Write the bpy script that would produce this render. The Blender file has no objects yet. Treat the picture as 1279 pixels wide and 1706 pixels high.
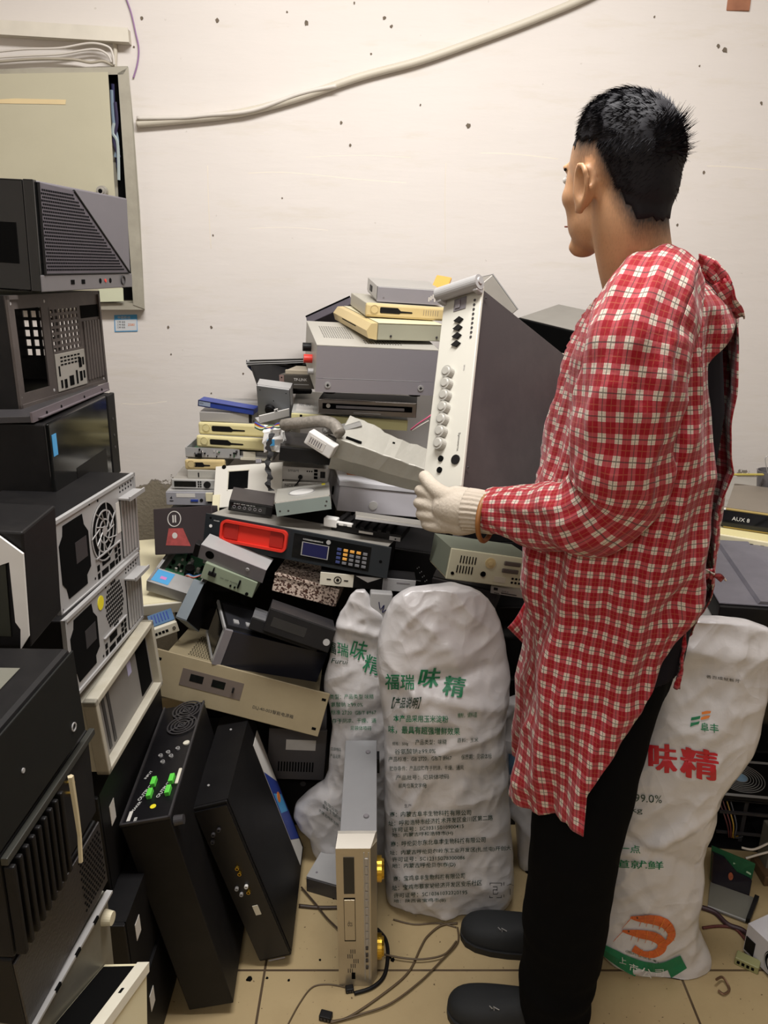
import bpy, bmesh, math, random
from mathutils import Vector, Matrix, Quaternion, noise
from mathutils.bvhtree import BVHTree
random.seed(7)
SC = bpy.context.scene
COL = SC.collection
# ---------------------------------------------------------------- camera, light, exposure
CAM_H = 1.54
PITCH = math.radians(19.1)
FOC = 1281.0
cam_d = bpy.data.cameras.new('camera'); cam = bpy.data.objects.new('camera', cam_d); COL.objects.link(cam)
cam.location = (0, 0, CAM_H); cam.rotation_euler = (math.pi/2 - PITCH, 0, 0)
cam_d.sensor_fit = 'HORIZONTAL'; cam_d.sensor_width = 36.0; cam_d.lens = 36.0*FOC/1279.0
cam_d.clip_start = 0.02
SC.camera = cam
w = bpy.data.worlds.new('room_air'); SC.world = w; w.use_nodes = True
w.node_tree.nodes['Background'].inputs[0].default_value = (1.0, 0.985, 0.975, 1)
w.node_tree.nodes['Background'].inputs[1].default_value = 0.38
SC.view_settings.view_transform = 'Standard'; SC.view_settings.look = 'None'
SC.view_settings.gamma = 1.0; SC.view_settings.exposure = -0.13; SC.view_settings.use_curve_mapping = False
def area(name, loc, rot, sx, sy, power, col):
    l = bpy.data.lights.new(name, 'AREA'); l.shape = 'RECTANGLE'; l.size = sx; l.size_y = sy; l.energy = power; l.color = col
    o = bpy.data.objects.new(name, l); COL.objects.link(o); o.location = loc; o.rotation_euler = rot; return o
area('ceiling_tube_light', (0.15, 1.2, 2.82), (0, 0, 0), 1.3, 0.35, 66, (1.0, 0.975, 0.958))
area('rear_fill_light', (-0.3, -1.0, 2.80), (math.radians(-12), 0, 0), 1.3, 0.35, 40, (1.0, 0.975, 0.955))  # added fill from behind the camera, not a fitting of the room

def P(px, py, z):
    f = Vector((0, math.cos(PITCH), -math.sin(PITCH))); u = Vector((0, math.sin(PITCH), math.cos(PITCH)))
    return Vector((0, 0, CAM_H)) + f*z + Vector((1, 0, 0))*((px-639.5)/FOC*z) - u*((py-853.0)/FOC*z)
def PY(px, py, Y):
    return P(px, py, Y/(math.cos(PITCH) - (py-853.0)/FOC*math.sin(PITCH)))
def PZ(px, py, Z):      # where the sight line meets height Z
    k = math.sin(PITCH) + (py-853.0)/FOC*math.cos(PITCH)
    return P(px, py, (CAM_H-Z)/k)

# poses of the boxy devices: corner x, y, z, quaternion w, x, y, z, then width, depth, height
T = {
 'tower_top': (-0.6154, 1.4195, 1.4625, 0.7442, 0.0109, 0.0264, 0.6673, 0.3833, 0.4200, 0.1848),
 'case_open': (-0.6650, 1.3848, 1.2580, 0.7371, -0.0070, 0.0144, 0.6756, 0.3679, 0.4200, 0.1998),
 'panel_tray': (-0.6088, 1.3045, 1.2512, 0.7088, -0.0200, 0.0013, 0.7051, 0.3797, 0.1709, 0.0113),
 'case_gloss': (-0.5925, 1.3081, 1.0718, 0.7103, 0.0051, 0.0133, 0.7037, 0.3290, 0.3948, 0.1758),
 'case_fan': (-0.5239, 1.1180, 0.9709, 0.7299, -0.0080, 0.0261, 0.6830, 0.3399, 0.1754, 0.1618),
 'case_hex': (-0.5114, 1.0854, 0.8355, 0.7175, -0.0191, 0.0282, 0.6957, 0.3501, 0.3964, 0.1430),
 'case_white': (-0.5049, 1.1353, 0.6533, 0.7285, -0.0011, -0.0238, 0.6847, 0.2882, 0.4312, 0.1528),
 'case_bigblack': (-0.4110, 0.5857, 0.9311, 0.7217, -0.0035, -0.0009, 0.6922, 0.2898, 0.3935, 0.1251),
 'case_fins': (-0.4091, 0.6442, 0.7919, 0.7103, -0.0113, 0.0205, 0.7035, 0.2505, 0.3721, 0.1340),
 'case_mesh': (-0.4352, 0.6803, 0.6369, 0.7440, 0.0409, -0.0122, 0.6668, 0.2183, 0.4206, 0.1207),
 'case_galv': (-0.4433, 0.6810, 0.4537, 0.7418, 0.0029, 0.0192, 0.6704, 0.2147, 0.4390, 0.1852),
 'case_low_white': (-0.3594, 0.6795, 0.5024, 0.7048, -0.1703, 0.1320, 0.6759, 0.1616, 0.0640, 0.0982),
 'case_farleft': (-0.8191, 0.8929, 1.0574, 0.9989, -0.0157, 0.0356, 0.0262, 0.3500, 0.1200, 0.1642),
 'amp_green': (-0.4126, 1.1896, 0.0129, 0.9960, 0.0138, -0.0858, 0.0218, 0.0974, 0.3786, 0.4983),
 'dvr_sticker': (-0.2814, 1.3094, 0.0101, 0.9913, 0.0080, -0.1314, 0.0058, 0.0764, 0.3194, 0.4451),
 'amp_silver': (-0.0947, 1.2580, 0.0000, 1.0000, 0.0090, 0.0001, 0.0040, 0.0800, 0.3319, 0.4016),
 'drive_floor': (-0.1963, 1.5207, -0.0006, 0.9850, -0.0030, -0.0028, -0.1728, 0.0930, 0.1326, 0.0428),
 'ups_gray': (-0.3103, 1.6992, 0.2042, 0.9985, 0.0089, 0.0454, 0.0301, 0.1488, 0.2673, 0.1590),
 'rack_beige': (-0.5674, 1.5860, 0.5385, 0.9819, -0.1272, 0.1404, 0.0059, 0.4246, 0.2779, 0.1099),
 'box_window': (-0.4085, 1.6067, 0.6019, 0.9689, -0.0445, 0.1972, 0.1425, 0.2651, 0.1765, 0.0937),
 'box_mottled': (-0.3146, 1.5973, 0.7000, 0.9685, -0.1664, 0.1828, 0.0312, 0.1663, 0.1620, 0.0293),
 'box_blacklogo': (-0.2778, 1.5741, 0.7075, 0.9701, -0.1566, 0.1831, 0.0282, 0.1576, 0.1381, 0.0553),
 'plate_rusty': (-0.2800, 1.7468, 0.7278, 0.9916, -0.0231, 0.1121, -0.0599, 0.1646, 0.1200, 0.0509),
 'bar_silver': (-0.4512, 1.7245, 0.8263, 0.9786, 0.0849, 0.1685, -0.0823, 0.1685, 0.0555, 0.0392),
 'panel_green': (-0.4471, 1.7086, 0.7792, 0.9811, -0.0275, 0.1889, -0.0317, 0.1366, 0.1000, 0.0446),
 'box_grayblue': (-0.4927, 1.7422, 0.6276, 0.8959, 0.4054, 0.0401, -0.1774, 0.0291, 0.1006, 0.1041),
 'router_blue': (-0.5674, 1.6890, 0.6215, 0.9756, 0.0149, -0.0974, 0.1963, 0.0638, 0.0776, 0.0280),
 'case_whiteflat': (-0.6261, 1.7931, 0.6353, 0.9850, 0.0941, 0.0252, 0.1427, 0.1010, 0.3227, 0.0318),
 'chassis_pcb': (-0.6201, 1.8306, 0.6894, 0.9768, 0.1510, 0.1196, -0.0931, 0.1264, 0.3353, 0.0362),
 'box_redsticker': (-0.6026, 1.9306, 0.7496, 0.8081, 0.5653, -0.1485, -0.0740, 0.1804, 0.1230, 0.0293),
 'player_black': (-0.5848, 2.0319, 0.9061, 0.9997, -0.0084, 0.0167, 0.0177, 0.1176, 0.1404, 0.0271),
 'unit_vga': (-0.5977, 2.0097, 0.8649, 0.9999, -0.0076, 0.0056, -0.0056, 0.1292, 0.2000, 0.0385),
 'unit_gray': (-0.5439, 2.0498, 0.9295, 0.9997, -0.0028, 0.0121, 0.0227, 0.0807, 0.1400, 0.0250),
 'cream_c': (-0.5501, 2.0640, 0.9527, 0.9998, -0.0022, 0.0032, -0.0205, 0.1106, 0.2000, 0.0295),
 'frame_pcb': (-0.5498, 2.0665, 0.9849, 0.9996, 0.0040, 0.0118, -0.0266, 0.2446, 0.2002, 0.0289),
 'cream_b': (-0.5177, 2.0888, 1.0113, 0.9956, 0.0031, 0.0073, -0.0933, 0.2371, 0.1999, 0.0337),
 'cream_a': (-0.5136, 2.1048, 1.0437, 0.9965, 0.0007, 0.0046, -0.0839, 0.2345, 0.2005, 0.0349),
 'unit_graytop': (-0.5094, 2.1003, 1.0797, 0.9996, 0.0032, 0.0153, -0.0224, 0.1450, 0.1992, 0.0275),
 'box_blue': (-0.5129, 2.0997, 1.1227, 0.9956, 0.0144, 0.0732, -0.0563, 0.1571, 0.0448, 0.0175),
 'bezel_white': (-0.4613, 1.9592, 0.8725, 0.9416, -0.3267, -0.0298, -0.0759, 0.1916, 0.0240, 0.1215),
 'stb_black': (-0.3903, 1.8254, 0.9128, 0.9946, 0.0109, 0.0939, 0.0423, 0.1080, 0.1023, 0.0268),
 'drive_round': (-0.2592, 1.7569, 0.9201, 0.9967, -0.0345, -0.0593, 0.0437, 0.1332, 0.1493, 0.0345),
 'pc_io': (-0.2681, 1.9523, 0.9557, 0.9995, 0.0072, 0.0281, -0.0100, 0.1183, 0.1995, 0.0379),
 'unit_nc': (-0.2667, 1.9370, 0.9360, 0.9998, 0.0078, 0.0181, 0.0012, 0.1170, 0.2000, 0.0189),
 'box_blackmid': (-0.2644, 1.8750, 1.0285, 0.9967, -0.0134, 0.0631, 0.0489, 0.1268, 0.1882, 0.0362),
 'whitebox': (-0.1291, 1.9525, 0.8671, 0.9930, -0.0057, 0.0765, 0.0900, 0.2361, 0.2737, 0.0850),
 'dented': (-0.1145, 1.8210, 1.0988, 0.8739, -0.4548, 0.1709, 0.0158, 0.2412, 0.1400, 0.0851),
 'cream_label': (-0.2431, 1.9829, 1.0984, 0.9985, 0.0258, 0.0386, 0.0279, 0.3046, 0.2511, 0.0290),
 'dvd_silver': (-0.1691, 1.9674, 1.1290, 0.9994, -0.0045, 0.0180, -0.0275, 0.2515, 0.1000, 0.0389),
 'receiver': (-0.1689, 1.8758, 1.2027, 0.9942, 0.0479, 0.0372, 0.0890, 0.2992, 0.2924, 0.1139),
 'cream_side': (-0.0447, 1.9147, 1.3228, 0.9860, 0.0247, 0.0346, 0.1610, 0.2007, 0.3113, 0.0407),
 'cream_top': (-0.0485, 2.0038, 1.3717, 0.9933, 0.0221, 0.0408, 0.1061, 0.2077, 0.2250, 0.0340),
 'drive_top': (-0.0186, 2.0238, 1.4063, 0.9942, 0.0463, 0.0390, 0.0888, 0.1671, 0.1581, 0.0370),
 'darkpanel': (-0.2261, 2.3085, 1.3232, 0.9027, -0.3614, -0.1493, -0.1796, 0.1484, 0.0596, 0.0297),
 'player_tilt': (-0.3911, 2.1958, 1.2208, 0.9852, -0.1709, -0.0143, -0.0079, 0.1731, 0.1774, 0.0152),
 'box_under_tilt': (-0.3395, 2.0920, 1.1564, 0.9284, 0.2846, 0.1091, 0.2126, 0.1519, 0.1038, 0.0124),
 'switch_box': (-0.2801, 2.0662, 1.1775, 0.9938, -0.0185, -0.0013, -0.1097, 0.0965, 0.0896, 0.0364),
 'switch_beige': (-0.2651, 2.0850, 1.2120, 0.9941, -0.0051, 0.0024, -0.1087, 0.0681, 0.0828, 0.0128),
 'psu_knob': (-0.3434, 2.0808, 1.0836, 0.9746, 0.2088, 0.0429, -0.0694, 0.0887, 0.0327, 0.1177),
 'bracket_white': (-0.3269, 1.9855, 1.0979, 0.9489, 0.1687, -0.0185, 0.2660, 0.0865, 0.0299, 0.0239),
 'keypad2u': (-0.4503, 1.7824, 0.8405, 0.9898, -0.0786, 0.0642, -0.0998, 0.4709, 0.1251, 0.0773),
 'cream_ports': (0.1410, 1.6157, 0.8186, 0.9889, -0.0806, 0.0956, 0.0806, 0.2028, 0.1605, 0.0731),
 'hdd_cage': (-0.1517, 1.8050, 0.8707, 0.9905, -0.0209, 0.0380, -0.1306, 0.2012, 0.0971, 0.0256),
 'lid_gray': (-0.0687, 1.7288, 0.9238, 0.9897, -0.1229, 0.0724, 0.0120, 0.1889, 0.1136, 0.0085),
 'bar_label': (-0.1565, 1.7045, 0.7632, 0.9980, -0.0362, 0.0522, 0.0076, 0.2320, 0.0600, 0.0342),
 'darkbox_mid': (0.0099, 1.8702, 0.6996, 0.9965, 0.0274, 0.0441, -0.0657, 0.1340, 0.1824, 0.0964),
 'darkbox_low': (0.1240, 1.8086, 0.6845, 0.9719, 0.1553, 0.0225, -0.1754, 0.1667, 0.1859, 0.0625),
 'card_white': (0.2603, 1.7070, 0.7403, 0.9875, 0.0116, 0.0155, -0.1565, 0.0841, 0.0800, 0.0200),
 'held': (0.0704, 1.3404, 1.1163, 0.8885, -0.2832, -0.0438, -0.3585, 0.0897, 0.3638, 0.3923),
 'graybox_back': (0.1892, 2.3359, 1.3790, 0.6611, -0.3551, 0.2571, -0.6089, 0.1360, 0.1216, 0.1200),
 'blackbox_back': (0.3950, 2.2759, 1.2232, 0.8835, 0.1071, 0.0005, -0.4561, 0.2670, 0.1649, 0.1251),
 'yellow_thing': (0.1284, 2.1563, 1.4034, 0.9683, 0.2133, 0.0588, -0.1159, 0.0364, 0.0618, 0.0502),
 'r_darkbox': (0.6803, 1.4038, 0.8200, 0.9858, 0.0015, -0.0119, -0.1676, 0.2580, 0.3602, 0.0331),
 'r_smallbox': (0.6171, 1.3980, 0.8335, 0.9901, -0.0404, -0.0085, -0.1340, 0.0605, 0.0799, 0.0316),
 'r_blackbox': (0.8649, 1.8498, 0.8217, 0.9891, -0.0188, -0.0337, -0.1423, 0.0440, 0.0600, 0.0716),
 'r_gold': (0.8447, 1.7247, 0.8576, 0.7373, -0.0056, -0.0075, -0.6755, 0.1841, 0.2199, 0.0316),
}
# ---------------------------------------------------------------- materials
def lin(h):
    h = h.lstrip('#'); c = [int(h[i:i+2], 16)/255 for i in (0, 2, 4)]
    return tuple((v/12.92 if v <= 0.04045 else ((v+0.055)/1.055)**2.4) for v in c) + (1,)
MATS = {}
def mat(name, col, rough=0.5, metal=0.0, var=0.12, scale=18, bump=0.05, dirt=None, dscale=4.0, damt=0.5, spec=0.5, stretch=None, sheen=0):
    if name in MATS: return MATS[name]
    m = bpy.data.materials.new(name); m.use_nodes = True; nt = m.node_tree; N = nt.nodes; L = nt.links
    b = N['Principled BSDF']; c = lin(col)
    tc = N.new('ShaderNodeTexCoord'); mp = N.new('ShaderNodeMapping'); L.new(tc.outputs['Object'], mp.inputs[0])
    if stretch: mp.inputs['Scale'].default_value = stretch
    n1 = N.new('ShaderNodeTexNoise'); n1.inputs['Scale'].default_value = scale; n1.inputs['Detail'].default_value = 5
    L.new(mp.outputs[0], n1.inputs['Vector'])
    mx = N.new('ShaderNodeMix'); mx.data_type = 'RGBA'
    mx.inputs[6].default_value = tuple(max(0, v*(1-var)) for v in c[:3])+(1,); mx.inputs[7].default_value = tuple(min(1, v*(1+var)) for v in c[:3])+(1,)
    L.new(n1.outputs['Fac'], mx.inputs[0]); out = mx.outputs[2]
    if dirt:
        n2 = N.new('ShaderNodeTexNoise'); n2.inputs['Scale'].default_value = dscale; n2.inputs['Detail'].default_value = 8; n2.inputs['Roughness'].default_value = 0.7
        L.new(tc.outputs['Object'], n2.inputs['Vector'])
        rp = N.new('ShaderNodeValToRGB'); rp.color_ramp.elements[0].position = 0.45; rp.color_ramp.elements[1].position = 0.75
        rp.color_ramp.elements[0].color = (0, 0, 0, 1); rp.color_ramp.elements[1].color = (damt, damt, damt, 1)
        L.new(n2.outputs['Fac'], rp.inputs[0])
        m2 = N.new('ShaderNodeMix'); m2.data_type = 'RGBA'; L.new(rp.outputs[0], m2.inputs[0]); L.new(out, m2.inputs[6]); m2.inputs[7].default_value = lin(dirt)
        out = m2.outputs[2]
    L.new(out, b.inputs['Base Color'])
    b.inputs['Roughness'].default_value = rough; b.inputs['Metallic'].default_value = metal; b.inputs['Specular IOR Level'].default_value = spec
    if sheen: b.inputs['Sheen Weight'].default_value = sheen
    if bump:
        bp = N.new('ShaderNodeBump'); bp.inputs['Strength'].default_value = bump; bp.inputs['Distance'].default_value = 0.002
        L.new(n1.outputs['Fac'], bp.inputs['Height']); L.new(bp.outputs[0], b.inputs['Normal'])
    MATS[name] = m; return m
M_BLACK = mat('black_plastic', '#111011', 0.5, 0, .3, 30, .05, '#45423c', 6, .08, .22)
M_BLACKM = mat('black_painted_steel', '#121112', 0.5, 0, .3, 40, .05, '#4a4640', 5, .09, .22)
M_GLOSS = mat('glossy_black', '#0d0e0e', 0.12, 0, .2, 10, .01, '#3b3a38', 3, .1)
M_DARK = mat('dark_slot', '#080808', 0.9, 0, .1, 20, 0, spec=.08)
M_DGREY = mat('dark_grey_steel', '#353335', 0.45, .1, .2, 30, .05, '#6a665f', 5, .25)
M_PURPG = mat('charcoal_grille', '#57525a', 0.5, .2, .15, 40, .05)
M_GREY = mat('grey_plastic', '#7c787c', 0.45, .1, .1, 30, .03, '#9a968e', 4, .2)
M_LGREY = mat('light_grey_steel', '#a5a4a3', 0.42, .12, .08, 30, .03, '#8a8680', 4, .25)
M_SILVER = mat('silver_brushed', '#a19d99', 0.36, .25, .10, 60, .04, stretch=(1, 30, 30))
M_ALU = mat('dull_aluminium', '#a09c94', 0.42, .2, .12, 14, .08, '#7d776c', 5, .3)
M_GALV = mat('galvanised_steel', '#7c7a70', 0.42, .3, .2, 9, .08, '#5e594e', 6, .4)
M_WHITE = mat('white_enamel', '#dcdad6', 0.35, 0, .04, 20, .02, '#b0aa9c', 4, .25)
M_OFFW = mat('off_white_plastic', '#d2cdbc', 0.5, 0, .06, 20, .02, '#a59b80', 4, .3)
M_CREAM = mat('cream_plastic', '#d9cf9c', 0.45, 0, .06, 20, .02, '#b8a467', 5, .35)
M_YELLOW = mat('aged_yellow_plastic', '#c9b585', 0.45, 0, .08, 20, .02, '#a88c4c', 5, .35)
M_CREAMW = mat('cream_white_plastic', '#ddd5b4', 0.45, 0, .06, 20, .02, '#c0b184', 5, .3)
M_GREENG = mat('green_grey_steel', '#8f9a84', 0.5, .15, .1, 25, .03, '#6a6f5c', 6, .3)
M_BEIGE = mat('beige_painted_steel', '#9c8f73', 0.42, .15, .08, 30, .03, '#7d6f50', 4, .3)
M_BLUE = mat('blue_plastic', '#2b3f8c', 0.4, 0, .1, 20, .02)
M_BLUEL = mat('light_blue_label', '#4b9bcf', 0.4, 0, .1, 20, .0)
M_RED = mat('red_plastic', '#d23327', 0.35, 0, .08, 20, .02)
M_PAPER = mat('paper_label', '#cfcbc4', 0.7, 0, .06, 60, .0)
M_GREENT = mat('green_terminal', '#5fd14a', 0.4, 0, .1, 30, .0)
M_PCB = mat('circuit_board_green', '#1f5a38', 0.45, 0, .3, 90, .05)
M_GOLD = mat('gold_knob', '#c9a23a', 0.25, .9, .1, 30, .0)
M_BROWN = mat('brown_strap', '#8a5a2c', 0.5, 0, .2, 30, .05)
M_YEL = mat('yellow_sticker', '#e4d62e', 0.5, 0, .05, 30, .0)
M_ORANGE = mat('orange_print', '#d77a33', 0.5, 0, .15, 40, .0)
M_INKG = mat('green_ink', '#12724a', 0.5, 0, .15, 60, .0)
M_INKD = mat('dark_green_ink', '#1f3d31', 0.5, 0, .2, 60, .0)
M_INKR = mat('red_ink', '#b8202c', 0.4, 0, .1, 60, .0)
M_INKK = mat('black_ink', '#2a2a2c', 0.5, 0, .1, 60, .0)
M_INKW = mat('white_ink', '#d8d8d4', 0.5, 0, .05, 60, .0)
M_INKO = mat('shrimp_orange', '#c9602c', 0.4, 0, .35, 160, .0)
M_SCREEN = mat('dark_blue_screen', '#25264a', 0.15, 0, .1, 10, .0)
M_RUBBER = mat('white_rubber', '#c9c1a6', 0.6, 0, .06, 30, .0)
M_WIRE = mat('dark_wire', '#3a2d22', 0.5, 0, .2, 30, .0)
M_WIREB = mat('brown_wire', '#5c4630', 0.5, 0, .2, 30, .0)
M_WHITEC = mat('white_cable', '#cfc9c0', 0.5, 0, .05, 30, .0)
M_TAPE = mat('grey_tape', '#8c8a86', 0.35, .3, .2, 60, .2)
def rusty():
    m = mat('rust_speckled_paint', '#d8c4b4', 0.6, 0, .08, 30, .05); nt = m.node_tree; N = nt.nodes; L = nt.links; b = N['Principled BSDF']
    src = b.inputs['Base Color'].links[0].from_socket
    n = N.new('ShaderNodeTexNoise'); n.inputs['Scale'].default_value = 190; n.inputs['Detail'].default_value = 5
    tc = N.new('ShaderNodeTexCoord'); L.new(tc.outputs['Object'], n.inputs['Vector'])
    r = N.new('ShaderNodeValToRGB'); r.color_ramp.elements[0].position = .50; r.color_ramp.elements[1].position = .54; L.new(n.outputs['Fac'], r.inputs[0])
    x = N.new('ShaderNodeMix'); x.data_type = 'RGBA'; L.new(r.outputs[0], x.inputs[0]); L.new(src, x.inputs[6]); x.inputs[7].default_value = lin('#4a2c20')
    L.new(x.outputs[2], b.inputs['Base Color']); return m
M_RUST = rusty()

# ---------------------------------------------------------------- objects
def tag(o, label, cat, group=None, kind=None):
    o['label'] = label; o['category'] = cat
    if group: o['group'] = group
    if kind: o['kind'] = kind
    return o
def empty(name, loc, quat=None):
    o = bpy.data.objects.new(name, None); COL.objects.link(o); o.location = loc; o.empty_display_size = .05
    if quat is not None: o.rotation_mode = 'QUATERNION'; o.rotation_quaternion = quat
    return o
def link(name, me, m, parent=None, smooth=False):
    o = bpy.data.objects.new(name, me); COL.objects.link(o)
    if m: me.materials.clear(); me.materials.append(m)
    if smooth:
        for p in me.polygons: p.use_smooth = True
    if parent: o.parent = parent
    return o
class MB:
    """mesh builder in a thing's own box coordinates: x 0..w, y 0..d (0 = front), z 0..h; the parent's origin is the base centre"""
    def __init__(s, w=0, d=0, h=0):
        s.bm = bmesh.new(); s.w, s.d, s.h = w, d, h
    def off(s): return Vector((s.w/2, s.d/2, 0))
    def hexa(s, v):
        vs = [s.bm.verts.new(Vector(p)-s.off()) for p in v]
        fs = [(0,3,2,1),(4,5,6,7),(0,1,5,4),(1,2,6,5),(2,3,7,6),(3,0,4,7)]
        r = [s.bm.faces.new([vs[i] for i in f]) for f in fs]
        return vs
    def box(s, x0, x1, y0, y1, z0, z1, bev=0):
        if x0 > x1: x0, x1 = x1, x0
        if y0 > y1: y0, y1 = y1, y0
        if z0 > z1: z0, z1 = z1, z0
        vs = s.hexa([(x0,y0,z0),(x1,y0,z0),(x1,y1,z0),(x0,y1,z0),(x0,y0,z1),(x1,y0,z1),(x1,y1,z1),(x0,y1,z1)])
        if bev:
            es = {e for v in vs for e in v.link_edges}
            bmesh.ops.bevel(s.bm, geom=list(es), offset=min(bev, .45*min(x1-x0, y1-y0, z1-z0)), segments=2, affect='EDGES', profile=.5)
        return s
    def fmap(s, f, u, v, n):
        w, d, h = s.w, s.d, s.h
        if f == 'F': return (u*w, -n, v*h)
        if f == 'R': return (w+n, u*d, v*h)
        if f == 'L': return (-n, (1-u)*d, v*h)
        if f == 'T': return (u*w, v*d, h+n)
        if f == 'K': return ((1-u)*w, d+n, v*h)
    def fr(s, f, u0, u1, v0, v1, t=.0012, bev=0, base=0):
        a = Vector(s.fmap(f, u0, v0, base)); b = Vector(s.fmap(f, u1, v1, t))
        return s.box(a.x, b.x, a.y, b.y, a.z, b.z, bev)
    def disc(s, f, u, v, r, t=.0015, seg=20, r2=None, base=0, ring=0):
        c = Vector(s.fmap(f, u, v, base)) - s.off()
        nrm = {'F': Vector((0,-1,0)), 'R': Vector((1,0,0)), 'L': Vector((-1,0,0)), 'T': Vector((0,0,1)), 'K': Vector((0,1,0))}[f]
        s.cyl_(c, c+nrm*(t-base), r, r2 if r2 is not None else r, seg, ring); return s
    def cyl_(s, a, b, r1, r2, seg=16, ring=0):
        n = (b-a).normalized(); q = n.to_track_quat('Z', 'Y'); A = []; B = []; Ai = []; Bi = []
        for i in range(seg):
            t = 2*math.pi*i/seg; dv = q @ Vector((math.cos(t), math.sin(t), 0))
            A.append(s.bm.verts.new(a+dv*r1)); B.append(s.bm.verts.new(b+dv*r2))
            if ring: Ai.append(s.bm.verts.new(a+dv*(r1-ring))); Bi.append(s.bm.verts.new(b+dv*(r2-ring)))
        for i in range(seg):
            j = (i+1) % seg; s.bm.faces.new((A[i], A[j], B[j], B[i]))
            if ring:
                s.bm.faces.new((Ai[j], Ai[i], Bi[i], Bi[j])); s.bm.faces.new((B[i], B[j], Bi[j], Bi[i])); s.bm.faces.new((A[j], A[i], Ai[i], Ai[j]))
        if not ring: s.bm.faces.new(B); s.bm.faces.new(A[::-1])
    def cyl(s, a, b, r, r2=None, seg=16, ring=0):
        s.cyl_(Vector(a)-s.off(), Vector(b)-s.off(), r, r if r2 is None else r2, seg, ring); return s
    def tube(s, pts, r, seg=8, taper=None, closed=False):
        pts = [Vector(p)-s.off() for p in pts]; n = len(pts); rings = []; prev = None
        for i, p in enumerate(pts):
            t = (pts[min(i+1, n-1)]-pts[max(i-1, 0)]).normalized()
            if prev is None: x = t.orthogonal().normalized()
            else: x = (prev - t*prev.dot(t)).normalized()
            prev = x; y = t.cross(x); rr = (r[i] if isinstance(r, (list, tuple)) else r)
            rings.append([s.bm.verts.new(p + (x*math.cos(2*math.pi*k/seg)+y*math.sin(2*math.pi*k/seg))*rr) for k in range(seg)])
        for a, b in zip(rings, rings[1:]):
            for k in range(seg): s.bm.faces.new((a[k], a[(k+1) % seg], b[(k+1) % seg], b[k]))
        s.bm.faces.new(rings[0][::-1]); s.bm.faces.new(rings[-1]); return s
    def poly(s, pts, ext):
        """extrude a planar polygon (list of box-coordinate points) by vector ext"""
        A = [s.bm.verts.new(Vector(p)-s.off()) for p in pts]; B = [s.bm.verts.new(Vector(p)-s.off()+Vector(ext)) for p in pts]; n = len(A)
        s.bm.faces.new(A); s.bm.faces.new(B[::-1])
        for i in range(n): s.bm.faces.new((A[i], B[i], B[(i+1) % n], A[(i+1) % n]))
        return s
    def build(s, name, m, parent=None, smooth=False, label=None):
        bmesh.ops.recalc_face_normals(s.bm, faces=s.bm.faces[:])
        me = bpy.data.meshes.new(name); s.bm.to_mesh(me); s.bm.free(); o = link(name, me, m, parent, smooth)
        if label: o['label'] = label
        return o
def catmull(pts, n=8):
    pts = [Vector(p) for p in pts]; out = []
    for i in range(len(pts)-1):
        p0 = pts[max(i-1, 0)]; p1 = pts[i]; p2 = pts[i+1]; p3 = pts[min(i+2, len(pts)-1)]
        for k in range(n):
            t = k/n; out.append(.5*((2*p1)+(p2-p0)*t+(2*p0-5*p1+4*p2-p3)*t*t+(3*p1-p0-3*p2+p3)*t**3))
    out.append(pts[-1]); return out
def text_mesh(s, size, bold=0):
    cu = bpy.data.curves.new('t', 'FONT'); cu.body = s; cu.size = size; cu.resolution_u = 2; cu.offset = bold
    o = bpy.data.objects.new('t', cu); COL.objects.link(o)
    dg = bpy.context.evaluated_depsgraph_get(); me = bpy.data.meshes.new_from_object(o.evaluated_get(dg)); 
    bpy.data.objects.remove(o); bpy.data.curves.remove(cu); return me
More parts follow.
